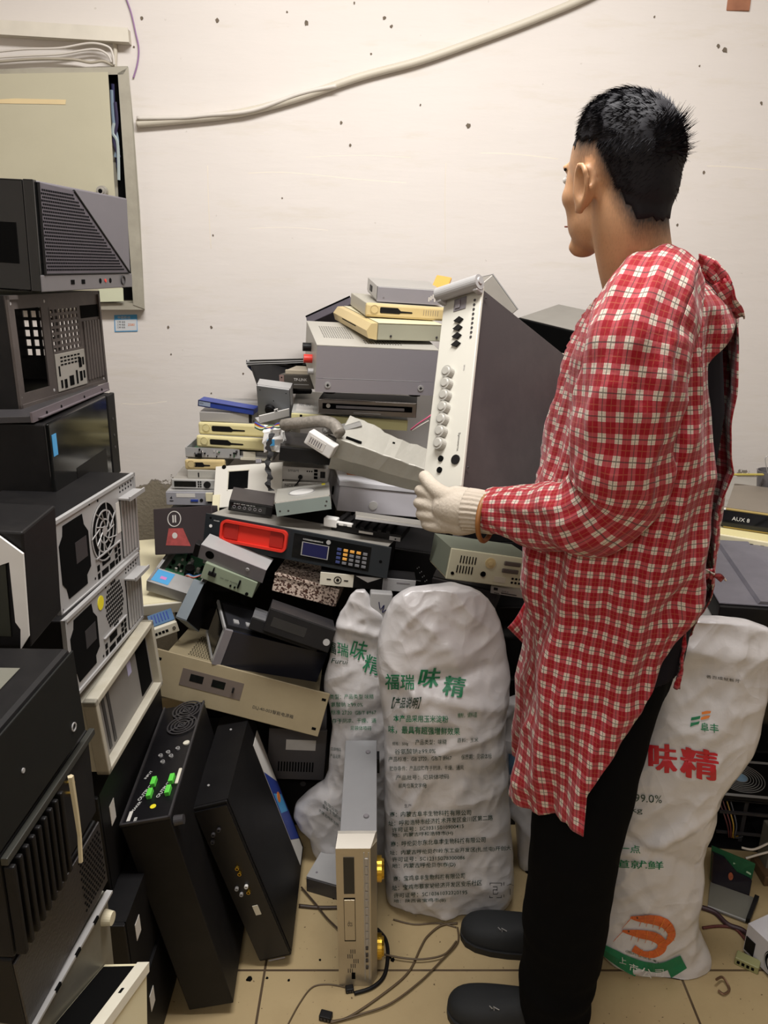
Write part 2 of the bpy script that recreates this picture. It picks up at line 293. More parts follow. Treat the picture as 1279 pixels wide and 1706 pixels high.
class Dev:
    """a boxy device: an Empty at the base centre, parts built on it in box coordinates"""
    def __init__(s, key, name, label, cat, group=None, dims=None, pose=None):
        if key: x, y, z, qw, qx, qy, qz, w, d, h = T[key]
        else: (x, y, z, qw, qx, qy, qz), (w, d, h) = pose, dims
        q = Quaternion((qw, qx, qy, qz)); s.w, s.d, s.h = w, d, h
        s.o = empty(name, Vector((x, y, z)) + q @ Vector((w/2, d/2, 0)), q); tag(s.o, label, cat, group)
    def mb(s): return MB(s.w, s.d, s.h)
    def shell(s, m, lid=None, front=None, bev=.0015, lip=.012, top_vents=False):
        w, d, h = s.w, s.d, s.h
        s.mb().box(.001, w-.001, .001, d-.001, 0, h-.0008, bev).build('body', m, s.o)
        if lid:
            b = s.mb(); b.box(0, w, .006, d, h-.0008, h, 0); b.box(-.0006, 0, .006, d, lip*.4, h); b.box(w, w+.0006, .006, d, lip*.4, h)
            b.build('cover', lid, s.o)
        if front:
            s.mb().box(-.0008, w+.0008, -.0035, .004, .0005, h-.0002, .0018).build('front_panel', front, s.o)
        return s
    def part(s, name, m, fn, parent=None, label=None, smooth=False):
        b = s.mb(); fn(b); return b.build(name, m, parent or s.o, smooth, label)
    def screws(s, f, uv, r=.0035, m=None, label=None):
        for u, v in uv: s.mb().disc(f, u, v, r, .0016, 12, r*.8).build('screw', m or M_LGREY, s.o)
    def text(s, f, u, v, hgt, string, m, name='lettering', n=.0045, parent=None, wid=None, rot=0):
        me = text_mesh(string, 1.0); ys = [q.co.y for q in me.vertices]; xs = [q.co.x for q in me.vertices]
        if not ys: return
        k = hgt/max(.2, (max(ys)-min(ys))); x0, y0 = min(xs), min(ys); kx = k if not wid else wid/(max(xs)-x0)
        ex = {'F': Vector((1,0,0)), 'R': Vector((0,1,0)), 'L': Vector((0,-1,0)), 'T': Vector((1,0,0)), 'K': Vector((-1,0,0))}[f]
        ey = Vector((0,1,0)) if f == 'T' else Vector((0,0,1))
        cr, sr = math.cos(rot), math.sin(rot); ex, ey = ex*cr+ey*sr, ey*cr-ex*sr
        b = s.mb(); org = Vector(b.fmap(f, u, v, n)) - b.off(); b.bm.free()
        for q in me.vertices: q.co = org + ex*((q.co.x-x0)*kx) + ey*((q.co.y-y0)*k)
        return link(name, me, m, parent or s.o)
def raw(name, label, cat, dims, loc, yaw=0, pit=0, rol=0, group=None):
    q = (Matrix.Rotation(math.radians(yaw), 4, 'Z') @ Matrix.Rotation(math.radians(pit), 4, 'X') @ Matrix.Rotation(math.radians(rol), 4, 'Y')).to_quaternion()
    return Dev(None, name, label, cat, group, dims, (*loc, *q))
def remesh_object(bm, voxel, smooth_it=4, smooth_f=.5, pre=None):
    me = bpy.data.meshes.new('r'); bm.to_mesh(me); bm.free(); o = bpy.data.objects.new('r', me); COL.objects.link(o)
    r = o.modifiers.new('r', 'REMESH'); r.mode = 'VOXEL'; r.voxel_size = voxel
    s = o.modifiers.new('s', 'SMOOTH'); s.iterations = smooth_it; s.factor = smooth_f
    dg = bpy.context.evaluated_depsgraph_get(); out = bpy.data.meshes.new_from_object(o.evaluated_get(dg))
    bpy.data.objects.remove(o); bpy.data.meshes.remove(me)
    for p in out.polygons: p.use_smooth = True
    return out
# ================================================================ the room
def struct(name, mb, m):
    o = mb.build(name, m); o['kind'] = 'structure'; return o
WALL_Y, WALL_YAW = 2.44, math.radians(3.0)
def wall_pt(px, py, off=0.0):
    """point on the back wall hit by a sight line, moved OFF towards the room"""
    n = Vector((math.sin(WALL_YAW), -math.cos(WALL_YAW), 0)); p0 = Vector((0, WALL_Y, 0)); d = (P(px, py, 1)-Vector((0, 0, CAM_H)))
    t = (p0 + n*off - Vector((0, 0, CAM_H))).dot(n)/d.dot(n); return Vector((0, 0, CAM_H)) + d*t
def wall_material():
    m = bpy.data.materials.new('patched_white_plaster'); m.use_nodes = True; nt = m.node_tree; N = nt.nodes; L = nt.links; b = N['Principled BSDF']
    geo = N.new('ShaderNodeNewGeometry'); sep = N.new('ShaderNodeSeparateXYZ'); L.new(geo.outputs['Position'], sep.inputs[0])
    def noise_(s, d=6, r=.6, st=None):
        n = N.new('ShaderNodeTexNoise'); n.inputs['Scale'].default_value = s; n.inputs['Detail'].default_value = d; n.inputs['Roughness'].default_value = r
        v = geo.outputs['Position']
        if st:
            mp = N.new('ShaderNodeMapping'); mp.inputs['Scale'].default_value = st; L.new(v, mp.inputs[0]); v = mp.outputs[0]
        L.new(v, n.inputs['Vector']); return n.outputs['Fac']
    def ramp(src, a, bb, c0=(0,0,0,1), c1=(1,1,1,1)):
        r = N.new('ShaderNodeValToRGB'); r.color_ramp.elements[0].position = a; r.color_ramp.elements[1].position = bb
        r.color_ramp.elements[0].color = c0; r.color_ramp.elements[1].color = c1; L.new(src, r.inputs[0]); return r.outputs[0]
    def mixc(f, a, bcol):
        x = N.new('ShaderNodeMix'); x.data_type = 'RGBA'; L.new(f, x.inputs[0])
        if isinstance(a, tuple): x.inputs[6].default_value = a
        else: L.new(a, x.inputs[6])
        if isinstance(bcol, tuple): x.inputs[7].default_value = bcol
        else: L.new(bcol, x.inputs[7])
        return x.outputs[2]
    def mth(op, a, bb):
        x = N.new('ShaderNodeMath'); x.operation = op
        for i, q in enumerate((a, bb)):
            if isinstance(q, (int, float)): x.inputs[i].default_value = q
            else: L.new(q, x.inputs[i])
        return x.outputs[0]
    c = mixc(noise_(1.6), lin('#d6d0c9'), lin('#e2dcd7'))
    c = mixc(mth('MULTIPLY', ramp(noise_(3, 8, .7, (1, 1, 6)), .55, .75), .35), c, lin('#c9bfa8'))     # horizontal trowel smears
    c = mixc(mth('MULTIPLY', ramp(noise_(60, 2, .5), .76, .80), .25), c, lin('#8d8271'))               # specks
    # bare render low on the wall, ragged edge
    edge = mth('ADD', sep.outputs['Z'], mth('MULTIPLY', mth('SUBTRACT', noise_(9, 6, .65), .5), .28))
    bare = mth('LESS_THAN', edge, .80)
    lip = mth('LESS_THAN', edge, .808)
    conc = mixc(noise_(70, 8, .8), lin('#6f6657'), lin('#a39a86'))
    c = mixc(mth('MULTIPLY', lip, .8), c, lin('#6d6353')); c = mixc(bare, c, conc)
    L.new(c, b.inputs['Base Color']); b.inputs['Roughness'].default_value = .85; b.inputs['Specular IOR Level'].default_value = .2
    hgt = mth('ADD', mth('MULTIPLY', noise_(2.5, 6, .6, (1, 1, 5)), .6), mth('MULTIPLY', mth('MULTIPLY', noise_(90, 4, .7), bare), 1.0))
    hgt = mth('SUBTRACT', hgt, mth('MULTIPLY', bare, .5))
    bp = N.new('ShaderNodeBump'); bp.inputs['Strength'].default_value = .5; bp.inputs['Distance'].default_value = .006; L.new(hgt, bp.inputs['Height']); L.new(bp.outputs[0], b.inputs['Normal'])
    return m
M_WALL = wall_material()
def floor_material():
    m = bpy.data.materials.new('worn_cream_floor_tile'); m.use_nodes = True; nt = m.node_tree; N = nt.nodes; L = nt.links; b = N['Principled BSDF']
    geo = N.new('ShaderNodeNewGeometry')
    mp = N.new('ShaderNodeMapping'); mp.inputs['Location'].default_value = (.268, -1.297+.64, 0); L.new(geo.outputs['Position'], mp.inputs[0])
    br = N.new('ShaderNodeTexBrick'); br.offset = 0; br.inputs['Scale'].default_value = 1; br.inputs['Brick Width'].default_value = .93; br.inputs['Row Height'].default_value = .64
    br.inputs['Mortar Size'].default_value = .003; br.inputs['Mortar Smooth'].default_value = .2
    br.inputs['Color1'].default_value = lin('#ab9771'); br.inputs['Color2'].default_value = lin('#a4906b'); br.inputs['Mortar'].default_value = lin('#4c3d2c'); L.new(mp.outputs[0], br.inputs['Vector'])
    n = N.new('ShaderNodeTexNoise'); n.inputs['Scale'].default_value = 3.5; n.inputs['Detail'].default_value = 9; n.inputs['Roughness'].default_value = .7; L.new(geo.outputs['Position'], n.inputs['Vector'])
    r = N.new('ShaderNodeValToRGB'); r.color_ramp.elements[0].position = .45; r.color_ramp.elements[1].position = .8; r.color_ramp.elements[1].color = (.5, .5, .5, 1); L.new(n.outputs['Fac'], r.inputs[0])
    x = N.new('ShaderNodeMix'); x.data_type = 'RGBA'; L.new(r.outputs[0], x.inputs[0]); L.new(br.outputs['Color'], x.inputs[6]); x.inputs[7].default_value = lin('#8c7752')
    n2 = N.new('ShaderNodeTexNoise'); n2.inputs['Scale'].default_value = 120; n2.inputs['Detail'].default_value = 2; L.new(geo.outputs['Position'], n2.inputs['Vector'])
    r2 = N.new('ShaderNodeValToRGB'); r2.color_ramp.elements[0].position = .70; r2.color_ramp.elements[1].position = .74; L.new(n2.outputs['Fac'], r2.inputs[0])
    y = N.new('ShaderNodeMix'); y.data_type = 'RGBA'; L.new(r2.outputs[0], y.inputs[0]); L.new(x.outputs[2], y.inputs[6]); y.inputs[7].default_value = lin('#5a4630')
    L.new(y.outputs[2], b.inputs['Base Color']); b.inputs['Roughness'].default_value = .38
    bp = N.new('ShaderNodeBump'); bp.inputs['Strength'].default_value = .4; bp.inputs['Distance'].default_value = .002; L.new(br.outputs['Fac'], bp.inputs['Height']); bp.invert = True; L.new(bp.outputs[0], b.inputs['Normal'])
    return m
struct('floor', MB().box(-1.7, 2.6, -2.6, 3.0, -.1, 0), floor_material())
struct('ceiling', MB().box(-1.7, 2.6, -2.6, 3.0, 2.9, 3.0), mat('ceiling_paint', '#dcd8d0', .9, 0, .03, 5, .02))
bw = MB().box(-2.2, 3.2, 0, .15, 0, 2.9); o = struct('wall_back', bw, M_WALL); o.location = (0, WALL_Y, 0); o.rotation_euler = (0, 0, WALL_YAW)
struct('wall_left', MB().box(-1.75, -1.6, -2.6, 2.9, 0, 2.9), M_WALL)
struct('wall_right', MB().box(2.5, 2.65, -2.6, 3.0, 0, 2.9), M_WALL)
struct('wall_front', MB().box(-1.7, 2.6, -2.7, -2.55, 0, 2.9), M_WALL)

# plaster ridges and old fixing holes
def on_wall(pts, off): return [wall_pt(x, y, off) for x, y in pts]
M_RIDGE = mat('yellowed_plaster_ridge', '#dcd3c2', .85, 0, .06, 30, .1)
def ridge(pts, r, name='trim'):
    b = MB(); r = r*5; p = catmull(on_wall(pts, -r*.955), 8); n = len(p); b.tube(p, [r*min(1, 6*min(i/n, 1-i/n)+.05) for i in range(n)], 6); o = b.build(name, M_RIDGE, smooth=True); o['kind'] = 'structure'
for k, (pts, r) in enumerate([([(378,298),(470,293),(600,305),(705,312)], .006), ([(775,262),(850,264),(940,274)], .007), ([(1150,284),(1210,286),(1285,293)], .008),
                 ([(345,250),(347,340),(352,430)], .004), ([(740,250),(738,330),(739,440)], .0035), ([(190,672),(240,674),(290,668)], .005), ([(470,268),(600,263),(700,268)], .004), ([(390,385),(480,382),(560,388)], .004)]):
    ridge(pts, r, 'trim_%d' % (k+1))
M_HOLE = mat('old_fixing_hole', '#6b6052', .9, 0, .4, 80, .2)
k = 0
for x, y, r in [(510,38,5),(640,30,4),(478,20,2),(560,145,2),(583,242,3),(780,210,5),(652,44,3),(1207,83,6),(1196,76,4),(1090,28,2),(1268,172,3),(1172,287,3),(590,5,2),(568,204,3),(362,34,4),(236,30,3),(223,78,2),(1128,375,3),(280,545,3),(352,545,3),(352,655,2),(405,622,2),(285,590,2),(700,175,2),(355,392,2),(470,330,1.5),(1165,110,2),(618,90,2)]:
    c = wall_pt(x, y, .0005); b = MB(); n = 9; rr = r*.0014
    pts = [c + Vector((math.cos(6.283*i/n)*rr*random.uniform(.6, 1.2), -.0, math.sin(6.283*i/n)*rr*random.uniform(.6, 1.3))) for i in range(n)]
    b.poly(pts, (0, -.0012, 0)); k += 1; o = b.build('wall_back_hole', M_HOLE); o['kind'] = 'structure'
c = wall_pt(1229, 3, .001); o = MB().box(c.x-.03, c.x+.035, c.y-.003, c.y+.006, c.z-.022, c.z+.03, .002).build('wall_back_patch', mat('bare_brick', '#9c6a50', .9, 0, .3, 40, .3)); o['kind'] = 'structure'

# conduits and wires on the wall
def wall_tube(name, pts, r, m, label, cat, off=None, n=8, group=None):
    b = MB(); b.tube(catmull(on_wall(pts, off if off is not None else r+.0005), n), r, 8); o = b.build(name, m, smooth=True); tag(o, label, cat, group); return o
M_COND = mat('old_white_conduit', '#c9c2b2', .5, 0, .1, 20, .03, '#9c917c', 5, .3)
wall_tube('electrical_conduit', [(228,206),(300,200),(400,188),(500,162),(600,128),(700,101),(800,66),(880,36),(960,3),(1010,-22),(1080,-62),(1150,-110)], .0105, M_COND, 'long off-white pipe sweeping up the white wall from the wall box to the top', 'pipe', n=14)
wall_tube('cable', [(228,197),(300,196),(345,192),(420,184),(500,156),(560,143)], .0055, M_WHITEC, 'thin white cable running just above the off-white pipe on the wall', 'cable', off=.02)
wall_tube('cable', [(208,-8),(218,20),(226,55),(231,80),(229,105),(222,130)], .0022, mat('violet_wire', '#94739c', .5), 'single violet wire hanging down the wall beside the metal wall box', 'cable', off=.004)
def wobble(pts): return pts
wall_tube('cable', [(-20,88),(40,82),(100,80),(150,72),(180,78),(188,92),(190,108)], .003, M_WHITEC, 'upper of the loose white wires slung below the wall trunking', 'cable', off=.03, group=None)
wall_tube('cable', [(-20,97),(40,93),(100,90),(155,82),(178,90),(186,104)], .003, M_WHITEC, 'middle loose white wire between trunking and metal wall box', 'cable', off=.024)
wall_tube('cable', [(-20,104),(30,100),(70,98),(120,99),(150,104),(172,102),(190,110)], .0038, mat('dusty_grey_wire', '#a8a090', .6), 'lowest loose grey wire lying along the top of the wall box', 'cable', off=.02)
a, b_ = wall_pt(-30, 46, 0), wall_pt(218, 61, 0)
q = (b_-a); L_ = Vector((q.x, q.y, 0)).length
tr = empty('cable_trunking', a, Matrix.Rotation(math.atan2(q.y, q.x), 4, 'Z').to_quaternion()); tag(tr, 'square off-white cable trunking along the wall above the metal wall box', 'trunking')
sl = q.z/L_
def skew(b, x0, x1, y0, y1, z0, z1): b.hexa([(x0,y0,z0+sl*x0),(x1,y0,z0+sl*x1),(x1,y1,z0+sl*x1),(x0,y1,z0+sl*x0),(x0,y0,z1+sl*x0),(x1,y0,z1+sl*x1),(x1,y1,z1+sl*x1),(x0,y1,z1+sl*x0)])
b = MB(); skew(b, 0, L_, -.028, 0, -.021, .012); b.build('channel', M_COND, tr)
b = MB(); skew(b, -.0, L_+.001, -.032, -.0285, -.02, .014); b.build('channel_cover', mat('trunking_cover', '#d8d2c4', .5), tr)
wall_tube('electrical_conduit', [(190,68),(192,85),(191,112)], .006, M_COND, 'short vertical white pipe from the trunking down to the wall box', 'pipe')

# metal wall box (frame set on the wall, door ajar, wires inside)
def quad_on_wall(pts, o0, o1):
    A = [wall_pt(x, y, o0) for x, y in pts]; B = [wall_pt(x, y, o1) for x, y in pts]; b = MB(); n = len(A)
    va = [b.bm.verts.new(v) for v in A]; vb = [b.bm.verts.new(v) for v in B]
    b.bm.faces.new(va); b.bm.faces.new(vb[::-1])
    for i in range(n): b.bm.faces.new((va[i], vb[i], vb[(i+1) % n], va[(i+1) % n]))
    return b
M_BOXF = mat('weathered_grey_box_frame', '#a8a394', .6, .1, .15, 14, .12, '#6f6a5c', 6, .45)
M_BOXD = mat('pale_green_grey_door', '#bfbaa2', .45, .1, .04, 10, .02, '#a39d84', 2, .3)
wb = empty('electrical_box', wall_pt(100, 515, 0)); tag(wb, 'large pale metal electrical box on the wall with its door slightly open', 'electrical box')
def sub(b, name, m, par, label=None):
    o = b.build(name, m, par); o.matrix_parent_inverse = Matrix.Translation(-par.location); 
    if label: o['label'] = label
    return o
sub(quad_on_wall([(-60,116),(213,110),(222,200),(233,350),(241,516),(-60,514)], 0, .004), 'back_plate', M_BOXF, wb)
sub(quad_on_wall([(180,122),(198,124),(212,300),(222,500),(205,500),(196,300)], .0045, .006), 'opening', M_DARK, wb, 'dark gap behind the door')
sub(quad_on_wall([(196,122),(214,112),(241,515),(222,508)], .005, .03), 'frame_side', M_BOXF, wb)
sub(quad_on_wall([(-60,116),(213,111),(205,124),(-60,128)], .005, .03), 'frame_top', M_BOXF, wb)
sub(quad_on_wall([(-60,505),(222,505),(241,516),(-60,516)], .005, .028), 'frame_bottom', M_BOXF, wb)
dr = sub(quad_on_wall([(-60,124),(180,120),(190,300),(205,500),(-60,498)], .03, .036), 'door', M_BOXD, wb)
kn = wall_pt(171, 319, .037); b = MB(); b.cyl(kn, kn+Vector((0, -.014, 0)), .016, .014, 20); b.cyl(kn+Vector((0,-.014,0)), kn+Vector((0,-.02,0)), .011, .009, 20); 
o = b.build('lock', M_ALU, dr)
b = MB(); b.cyl(kn+Vector((0,-.0201,0)), kn+Vector((0,-.021,0)), .006, .005, 14); o = b.build('keyhole', M_DARK, dr)
for i, (col, pp) in enumerate([('#2e2f52', [(188,140),(190,190),(193,230),(196,280)]), ('#7e8f9e', [(186,150),(189,200),(196,235),(192,262)]), ('#3a3550', [(192,170),(195,205),(190,235),(199,262)]), ('#a8b4b4', [(190,205),(188,222),(196,240),(198,300)])]):
    b = MB(); b.tube(catmull(on_wall(pp, .012+.003*i), 6), .0045, 6); sub(b, 'wire', mat('box_wire_%s' % col[1:], col, .5), wb)
tp = quad_on_wall([(-30,167),(25,164),(110,166),(109,174),(60,173),(-30,172)], .0365, .0372).build('masking_tape', mat('aged_masking_tape', '#dcc79a', .7, 0, .1)); tag(tp, 'strip of yellowed masking tape stuck across the wall box door', 'tape')
pp = quad_on_wall([(164,482),(205,480),(206,502),(165,503)], .0365, .039).build('paper_slip', mat('pale_green_slip', '#cdd0b4', .8, 0, .05)); tag(pp, 'small pale paper slip at the bottom corner of the wall box door', 'paper')
sg = empty('wall_notice', wall_pt(208, 539, 0)); tag(sg, 'small blue and white notice card stuck on the wall under the metal box', 'notice')
sub(quad_on_wall([(190,525),(228,524),(229,552),(191,553)], 0, .002), 'card', M_BLUEL, sg)
sub(quad_on_wall([(191.5,533),(227.5,532),(228,550.5),(192.5,551.5)], .002, .0026), 'printed_panel', mat('notice_grey', '#c9ccce', .6), sg)
def wall_text(s, px, py, hpx, m, par, off, name='lettering'):
    me = text_mesh(s, 1.0); xs = [v.co.x for v in me.vertices]; x0 = min(xs); ys = [v.co.y for v in me.vertices]; y0 = min(ys); k = hpx/(max(ys)-y0)
    for v in me.vertices:
        v.co = wall_pt(px+(v.co.x-x0)*k, py-(v.co.y-y0)*k, off)
    o = link(name, me, m, par)
    if par: o.matrix_parent_inverse = Matrix.Translation(-par.location)
    return o
wall_text('中国移动', 196, 531.5, 5, M_INKW, sg, .003)
for y in (538, 542.5, 547): wall_text('工号 姓名', 195, y, 3, M_INKK, sg, .003)
wall_text('2580', 213, 543, 4, M_ORANGE, sg, .003)
pr = quad_on_wall([(1207,836),(1262,838),(1279,838),(1290,885),(1205,880)], .001, .0016).build('wall_paper', mat('pinned_white_paper', '#cfc8ba', .8, 0, .04)); tag(pr, 'creased white paper sheet on the wall behind the right-hand clutter', 'paper')
# ================================================================ left stack of computer cases
def holes_grid(b, f, u0, u1, v0, v1, nu, nv, size, t=.0012, stag=False, round_=True, seg=8):
    for i in range(nu):
        for j in range(nv):
            u = u0+(u1-u0)*(i+.5+(.25 if stag and j % 2 else -.25 if stag else 0))/nu; v = v0+(v1-v0)*(j+.5)/nv
            if round_: b.disc(f, u, v, size, t, seg)
            else: b.fr(f, u-size/ (b.w if f in 'FTK' else b.d), u+size/(b.w if f in 'FTK' else b.d), v-size/(b.d if f == 'T' else b.h), v+size/(b.d if f == 'T' else b.h), t)

# topmost case: tower lying on its side, perforated grey front
d = Dev('tower_top', 'computer_case', 'black tower lying on its side with grey mesh front, topmost of the left stack', 'computer case', 'computer cases stacked on the left')
w, dd, h = d.w, d.d, d.h
d.mb().box(0, w, .012, dd, 0, h, .003).build('body', M_GLOSS, d.o)
F3 = lambda u, v, n: (u*w, -n, v*h)
b = d.mb(); b.box(0, w, -.006, .0118, 0, h, .003); b.build('front_panel', mat('grey_front_plastic', '#69666c', .45, .1, .05, 30, .02), d.o)
b = d.mb(); b.poly([F3(.035,.17,.007), F3(.96,.17,.007), F3(.36,.965,.007), F3(.035,.985,.007)], (0, -.003, 0)); g = b.build('mesh_grille', M_PURPG, d.o)
b = d.mb()
for j in range(24):
    v = .205+.75*j/24; ur = .96-(v-.17)/(.965-.17)*.60-.03; n = int((ur-.055)/.0165)
    for i in range(n):
        u = .055+i*.0165+(.008 if j % 2 else 0); b.fr('F', u-.0052, u+.0052, v-.009, v+.009, .0106, base=.0098)
b.build('grille_holes', M_DARK, g)
b = d.mb(); b.tube([F3(.035,.16,.0095), F3(.035,.985,.0095)], .003); b.tube([F3(.96,.17,.0095), F3(.36,.968,.0095)], .0028); b.tube([F3(.035,.165,.0095), F3(.962,.165,.0095)], .0016); b.build('grille_trim', M_BLACK, d.o)
b = d.mb(); b.fr('F', 0, 1, 0, .155, .009, .002, .0061); s_ = b.build('port_strip', mat('port_strip_grey', '#6b686a', .4, .2, .05), d.o)
for u in (.29, .40): d.part('usb_port', M_DARK, lambda b: b.fr('F', u-.018, u+.018, .06, .105, .0098, base=.0091), s_)
for u in (.59, .71): d.part('audio_jack', M_DARK, lambda b: b.disc('F', u, .085, .005, .0098, base=.0091), s_)
d.part('reset_button', M_RED, lambda b: b.disc('F', .65, .085, .0035, .0105, base=.0091), s_)
d.part('power_button', M_DGREY, lambda b: b.disc('F', .87, .085, .010, .0115, base=.0091, ring=.002), s_)
d.part('corner_trim', M_GLOSS, lambda b: b.box(-.0012, .034*w, -.0075, .011, -.0005, h+.0005, .002)); d.part('side_recess', M_DARK, lambda b: b.fr('L', .70, .93, .25, .62, .0012))

def back_panel_case(key, label, m, psu=(.05,.36,.12,.9), fan=(.55,.55,.055), hexfan=False, io=(.42,.74,.03,.30), slots=(.77,.97,.06,.78), body=None, tabs=True, open_psu=True, group='computer cases stacked on the left'):
    d = Dev(key, 'computer_case', label, 'computer case', group)
    w, dd, h = d.w, d.d, d.h
    d.mb().box(.001, w-.001, .0035, dd, .001, h-.001, .002).build('body', body or M_BLACKM, d.o)
    pl = d.mb(); pl.box(0, w, -.001, .0032, 0, h); 
    pl = pl.build('back_panel', m, d.o)
    # rim
    b = d.mb(); t = .006
    b.box(0, w, -.004, -.001, h-t, h); b.box(0, w, -.004, -.001, 0, t); b.box(0, t, -.004, -.001, 0, h); b.box(w-t, w, -.004, -.001, 0, h); b.build('rim', m, d.o)
    u0, u1, v0, v1 = psu
    b = d.mb(); k = .12*(u1-u0)*1.4
    pts = [(u0+k,v0),(u1-k,v0),(u1-k,v0+.1),(u1,v0+.16),(u1,v1-.22),(u1-k*.8,v1-.12),(u1-k,v1),(u0+k,v1),(u0+k*.8,v1-.1),(u0,v1-.18),(u0,v0+.2),(u0+k*.7,v0+.12)]
    b.poly([(u*w, -.0012, v*h) for u, v in pts], (0, -.0008, 0)); b.build('power_supply_opening', M_DARK, d.o)
    if open_psu: d.part('drive_label', M_DGREY, lambda b: b.fr('F', (u0+u1)/2, u1-.03, v0+.30, v1-.25, .0026, base=.0021))
    fu, fv, fr_ = fan
    if not hexfan:
        d.part('fan_opening', M_DARK, lambda b: b.disc('F', fu, fv, fr_, .0018, 32, base=.0011))
        b = d.mb()
        for rr in (.42, .72, 1.0): b.disc('F', fu, fv, fr_*rr, .0030, 32, ring=.0028, base=.0018)
        b.disc('F', fu, fv, fr_*.18, .0030, 16, base=.0018)
        c = Vector(b.fmap('F', fu, fv, .0025))
        for i in range(14):
            a = 2*math.pi*i/14
            q0 = fr_*(.2 if i % 2 else .42); q1 = fr_*(.72 if i % 2 else 1); a2 = a+.45
            b.tube([c+Vector((math.cos(a)*q0, 0, math.sin(a)*q0)), c+Vector((math.cos(a2)*q1, 0, math.sin(a2)*q1))], .0013, 5)
        b.build('fan_grille', m, d.o)
        d.part('label', M_PAPER, lambda b: b.fr('F', fu+.17, fu+.24, fv-.15, fv+.22, .0016, base=.0011))
    else:
        b = d.mb(); n = 11
        for i in range(n):
            for j in range(n):
                x = (i-(n-1)/2+(.5 if j % 2 else 0))/(n/2); y = (j-(n-1)/2)/(n/2)
                if x*x+y*y < .95: b.disc('F', fu+x*fr_/w, fv+y*fr_/h, fr_*.075, .0016, 6, base=.0011)
        b.build('fan_vents', M_DARK, d.o)
    # ports
    u0, u1, v0, v1 = io
    b = d.mb(); b.fr('F', u0, u1, v1, v1+.015, .0045, base=.001); b.build('port_ridge', m, d.o)
    b = d.mb()
    du, dv = u1-u0, v1-v0
    for (a, c, e, f) in [(.04,.13,.10,.35),(.04,.13,.45,.70),(.20,.46,.08,.34),(.24,.56,.52,.86),(.52,.72,.10,.36),(.76,.86,.1,.3),(.76,.86,.38,.58),(.76,.86,.66,.86),(.9,.99,.12,.36),(.9,.99,.44,.68),(.9,.99,.74,.95)]:
        b.fr('F', u0+a*du, u0+c*du, v0+e*dv, v0+f*dv, .0018, .0006, base=.0011)
    b.build('port_holes', M_DARK, d.o)
    # expansion slots
    u0, u1, v0, v1 = slots; n = 5
    d.part('slot_recess', M_DARK, lambda b: b.fr('F', u0, u1, v0, v1, .0016, base=.0011))
    for i in range(n):
        a = u0+(u1-u0)*(i+.12)/n; c = u0+(u1-u0)*(i+.82)/n
        d.part('slot_cover', m, lambda b: b.fr('F', a, c, v0+.01, v1-.01, .0042, .0012, base=.0017))
    if tabs:
        b = d.mb(); b.box(u0*w-.004, u1*w+.004, -.024, -.001, (v1+.01)*h, (v1+.03)*h); b.box(u0*w-.004, u1*w+.004, -.025, -.022, (v1+.0)*h, (v1+.05)*h); sb = b.build('slot_bracket', m, d.o)
        b = d.mb()
        for i in range(5):
            for j in range(2): b.disc('F', u0+(u1-u0)*(i+.5)/5, v1+.09+.05*j, .0022, .0016, 8, base=.0011)
        b.build('bracket_holes', M_DARK, d.o)
    for u, v in ((.03,.93),(.03,.06),(.40,.95),(.40,.1),(.5,.93)):
        d.part('screw_hole', M_DARK, lambda b: b.disc('F', u, v, .0025, .0016, 8, base=.0011))
    return d
# open dark case: the rear is a real perforated panel, the shell is hollow so the wall shows through
d = Dev('case_open', 'computer_case', 'open black case with wall showing through its vent holes, second in the left stack', 'computer case', 'computer cases stacked on the left')
w, dd, h = d.w, d.d, d.h; M_OC = mat('dusty_black_case_steel', '#4b4441', .55, .2, .15, 30, .06, '#7a706a', 5, .4)
b = d.mb(); b.box(0, w, 0, dd, 0, .004); b.box(0, w, 0, dd, h-.004, h); b.build('body', M_BLACKM, d.o)
b = d.mb()       # rear panel as bars and plates around real openings
b.box(0, .07*w, -.001, .002, 0, h); b.box(.07*w, .32*w, -.001, .002, .88*h, h); b.box(.07*w, .32*w, -.001, .002, 0, .13*h); b.box(.32*w, .40*w, -.001, .002, 0, h)
b.box(.40*w, .72*w, -.001, .002, .86*h, h); b.box(.40*w, .72*w, -.001, .002, 0, .43*h); b.box(.72*w, w, -.001, .002, 0, h)
n = 7
for i in range(n+1): u = .40+.32*i/n; b.box((u-.0095)*w, (u+.0095)*w, -.001, .002, .43*h, .86*h)
for j in range(8): v = .43+.43*j/7; b.box(.40*w, .72*w, -.0012, .0018, (v-.014)*h, (v+.014)*h)
pl = b.build('back_panel', M_OC, d.o)
b = d.mb(); t = .007
b.box(0, w, -.005, -.001, h-t, h); b.box(0, w, -.005, -.001, 0, t); b.box(0, t, -.005, -.001, 0, h); b.box(w-t, w, -.005, -.001, 0, h); b.build('rim', M_OC, d.o)
# far side wall with square vents, near side closed
d.part('side_panel', M_BLACKM, lambda b: b.box(0, .004, 0, dd, .004, h-.004)); b = d.mb(); xx = w-.004
for i in range(5): b.box(xx, w, .10+.019*i, .10+.019*i+.007, .05, h-.02)
for j in range(7): b.box(xx, w, .10, .19, .05+j*.021, .05+j*.021+.007)
b.box(xx, w, .004, .02, .004, h-.004); b.box(xx, w, .182, dd-.002, .004, h-.004); b.box(xx, w, .02, .182, .004, .05); b.box(xx, w, .02, .182, h-.022, h-.004); b.build('side_vent_panel', M_BLACKM, d.o)
for i in range(6):
    a = .765+.036*i
    d.part('slot_cover', M_OC, lambda b: b.fr('F', a, a+.026, .08, .70, .0042, .0012, base=.0012))
d.part('slot_recess', M_DARK, lambda b: b.fr('F', .75, .98, .73, .86, .0016, base=.0011))
io = d.part('port_plate', M_ALU, lambda b: b.fr('F', .40, .74, .05, .42, .0032, .001, base=.0012))
b = d.mb()
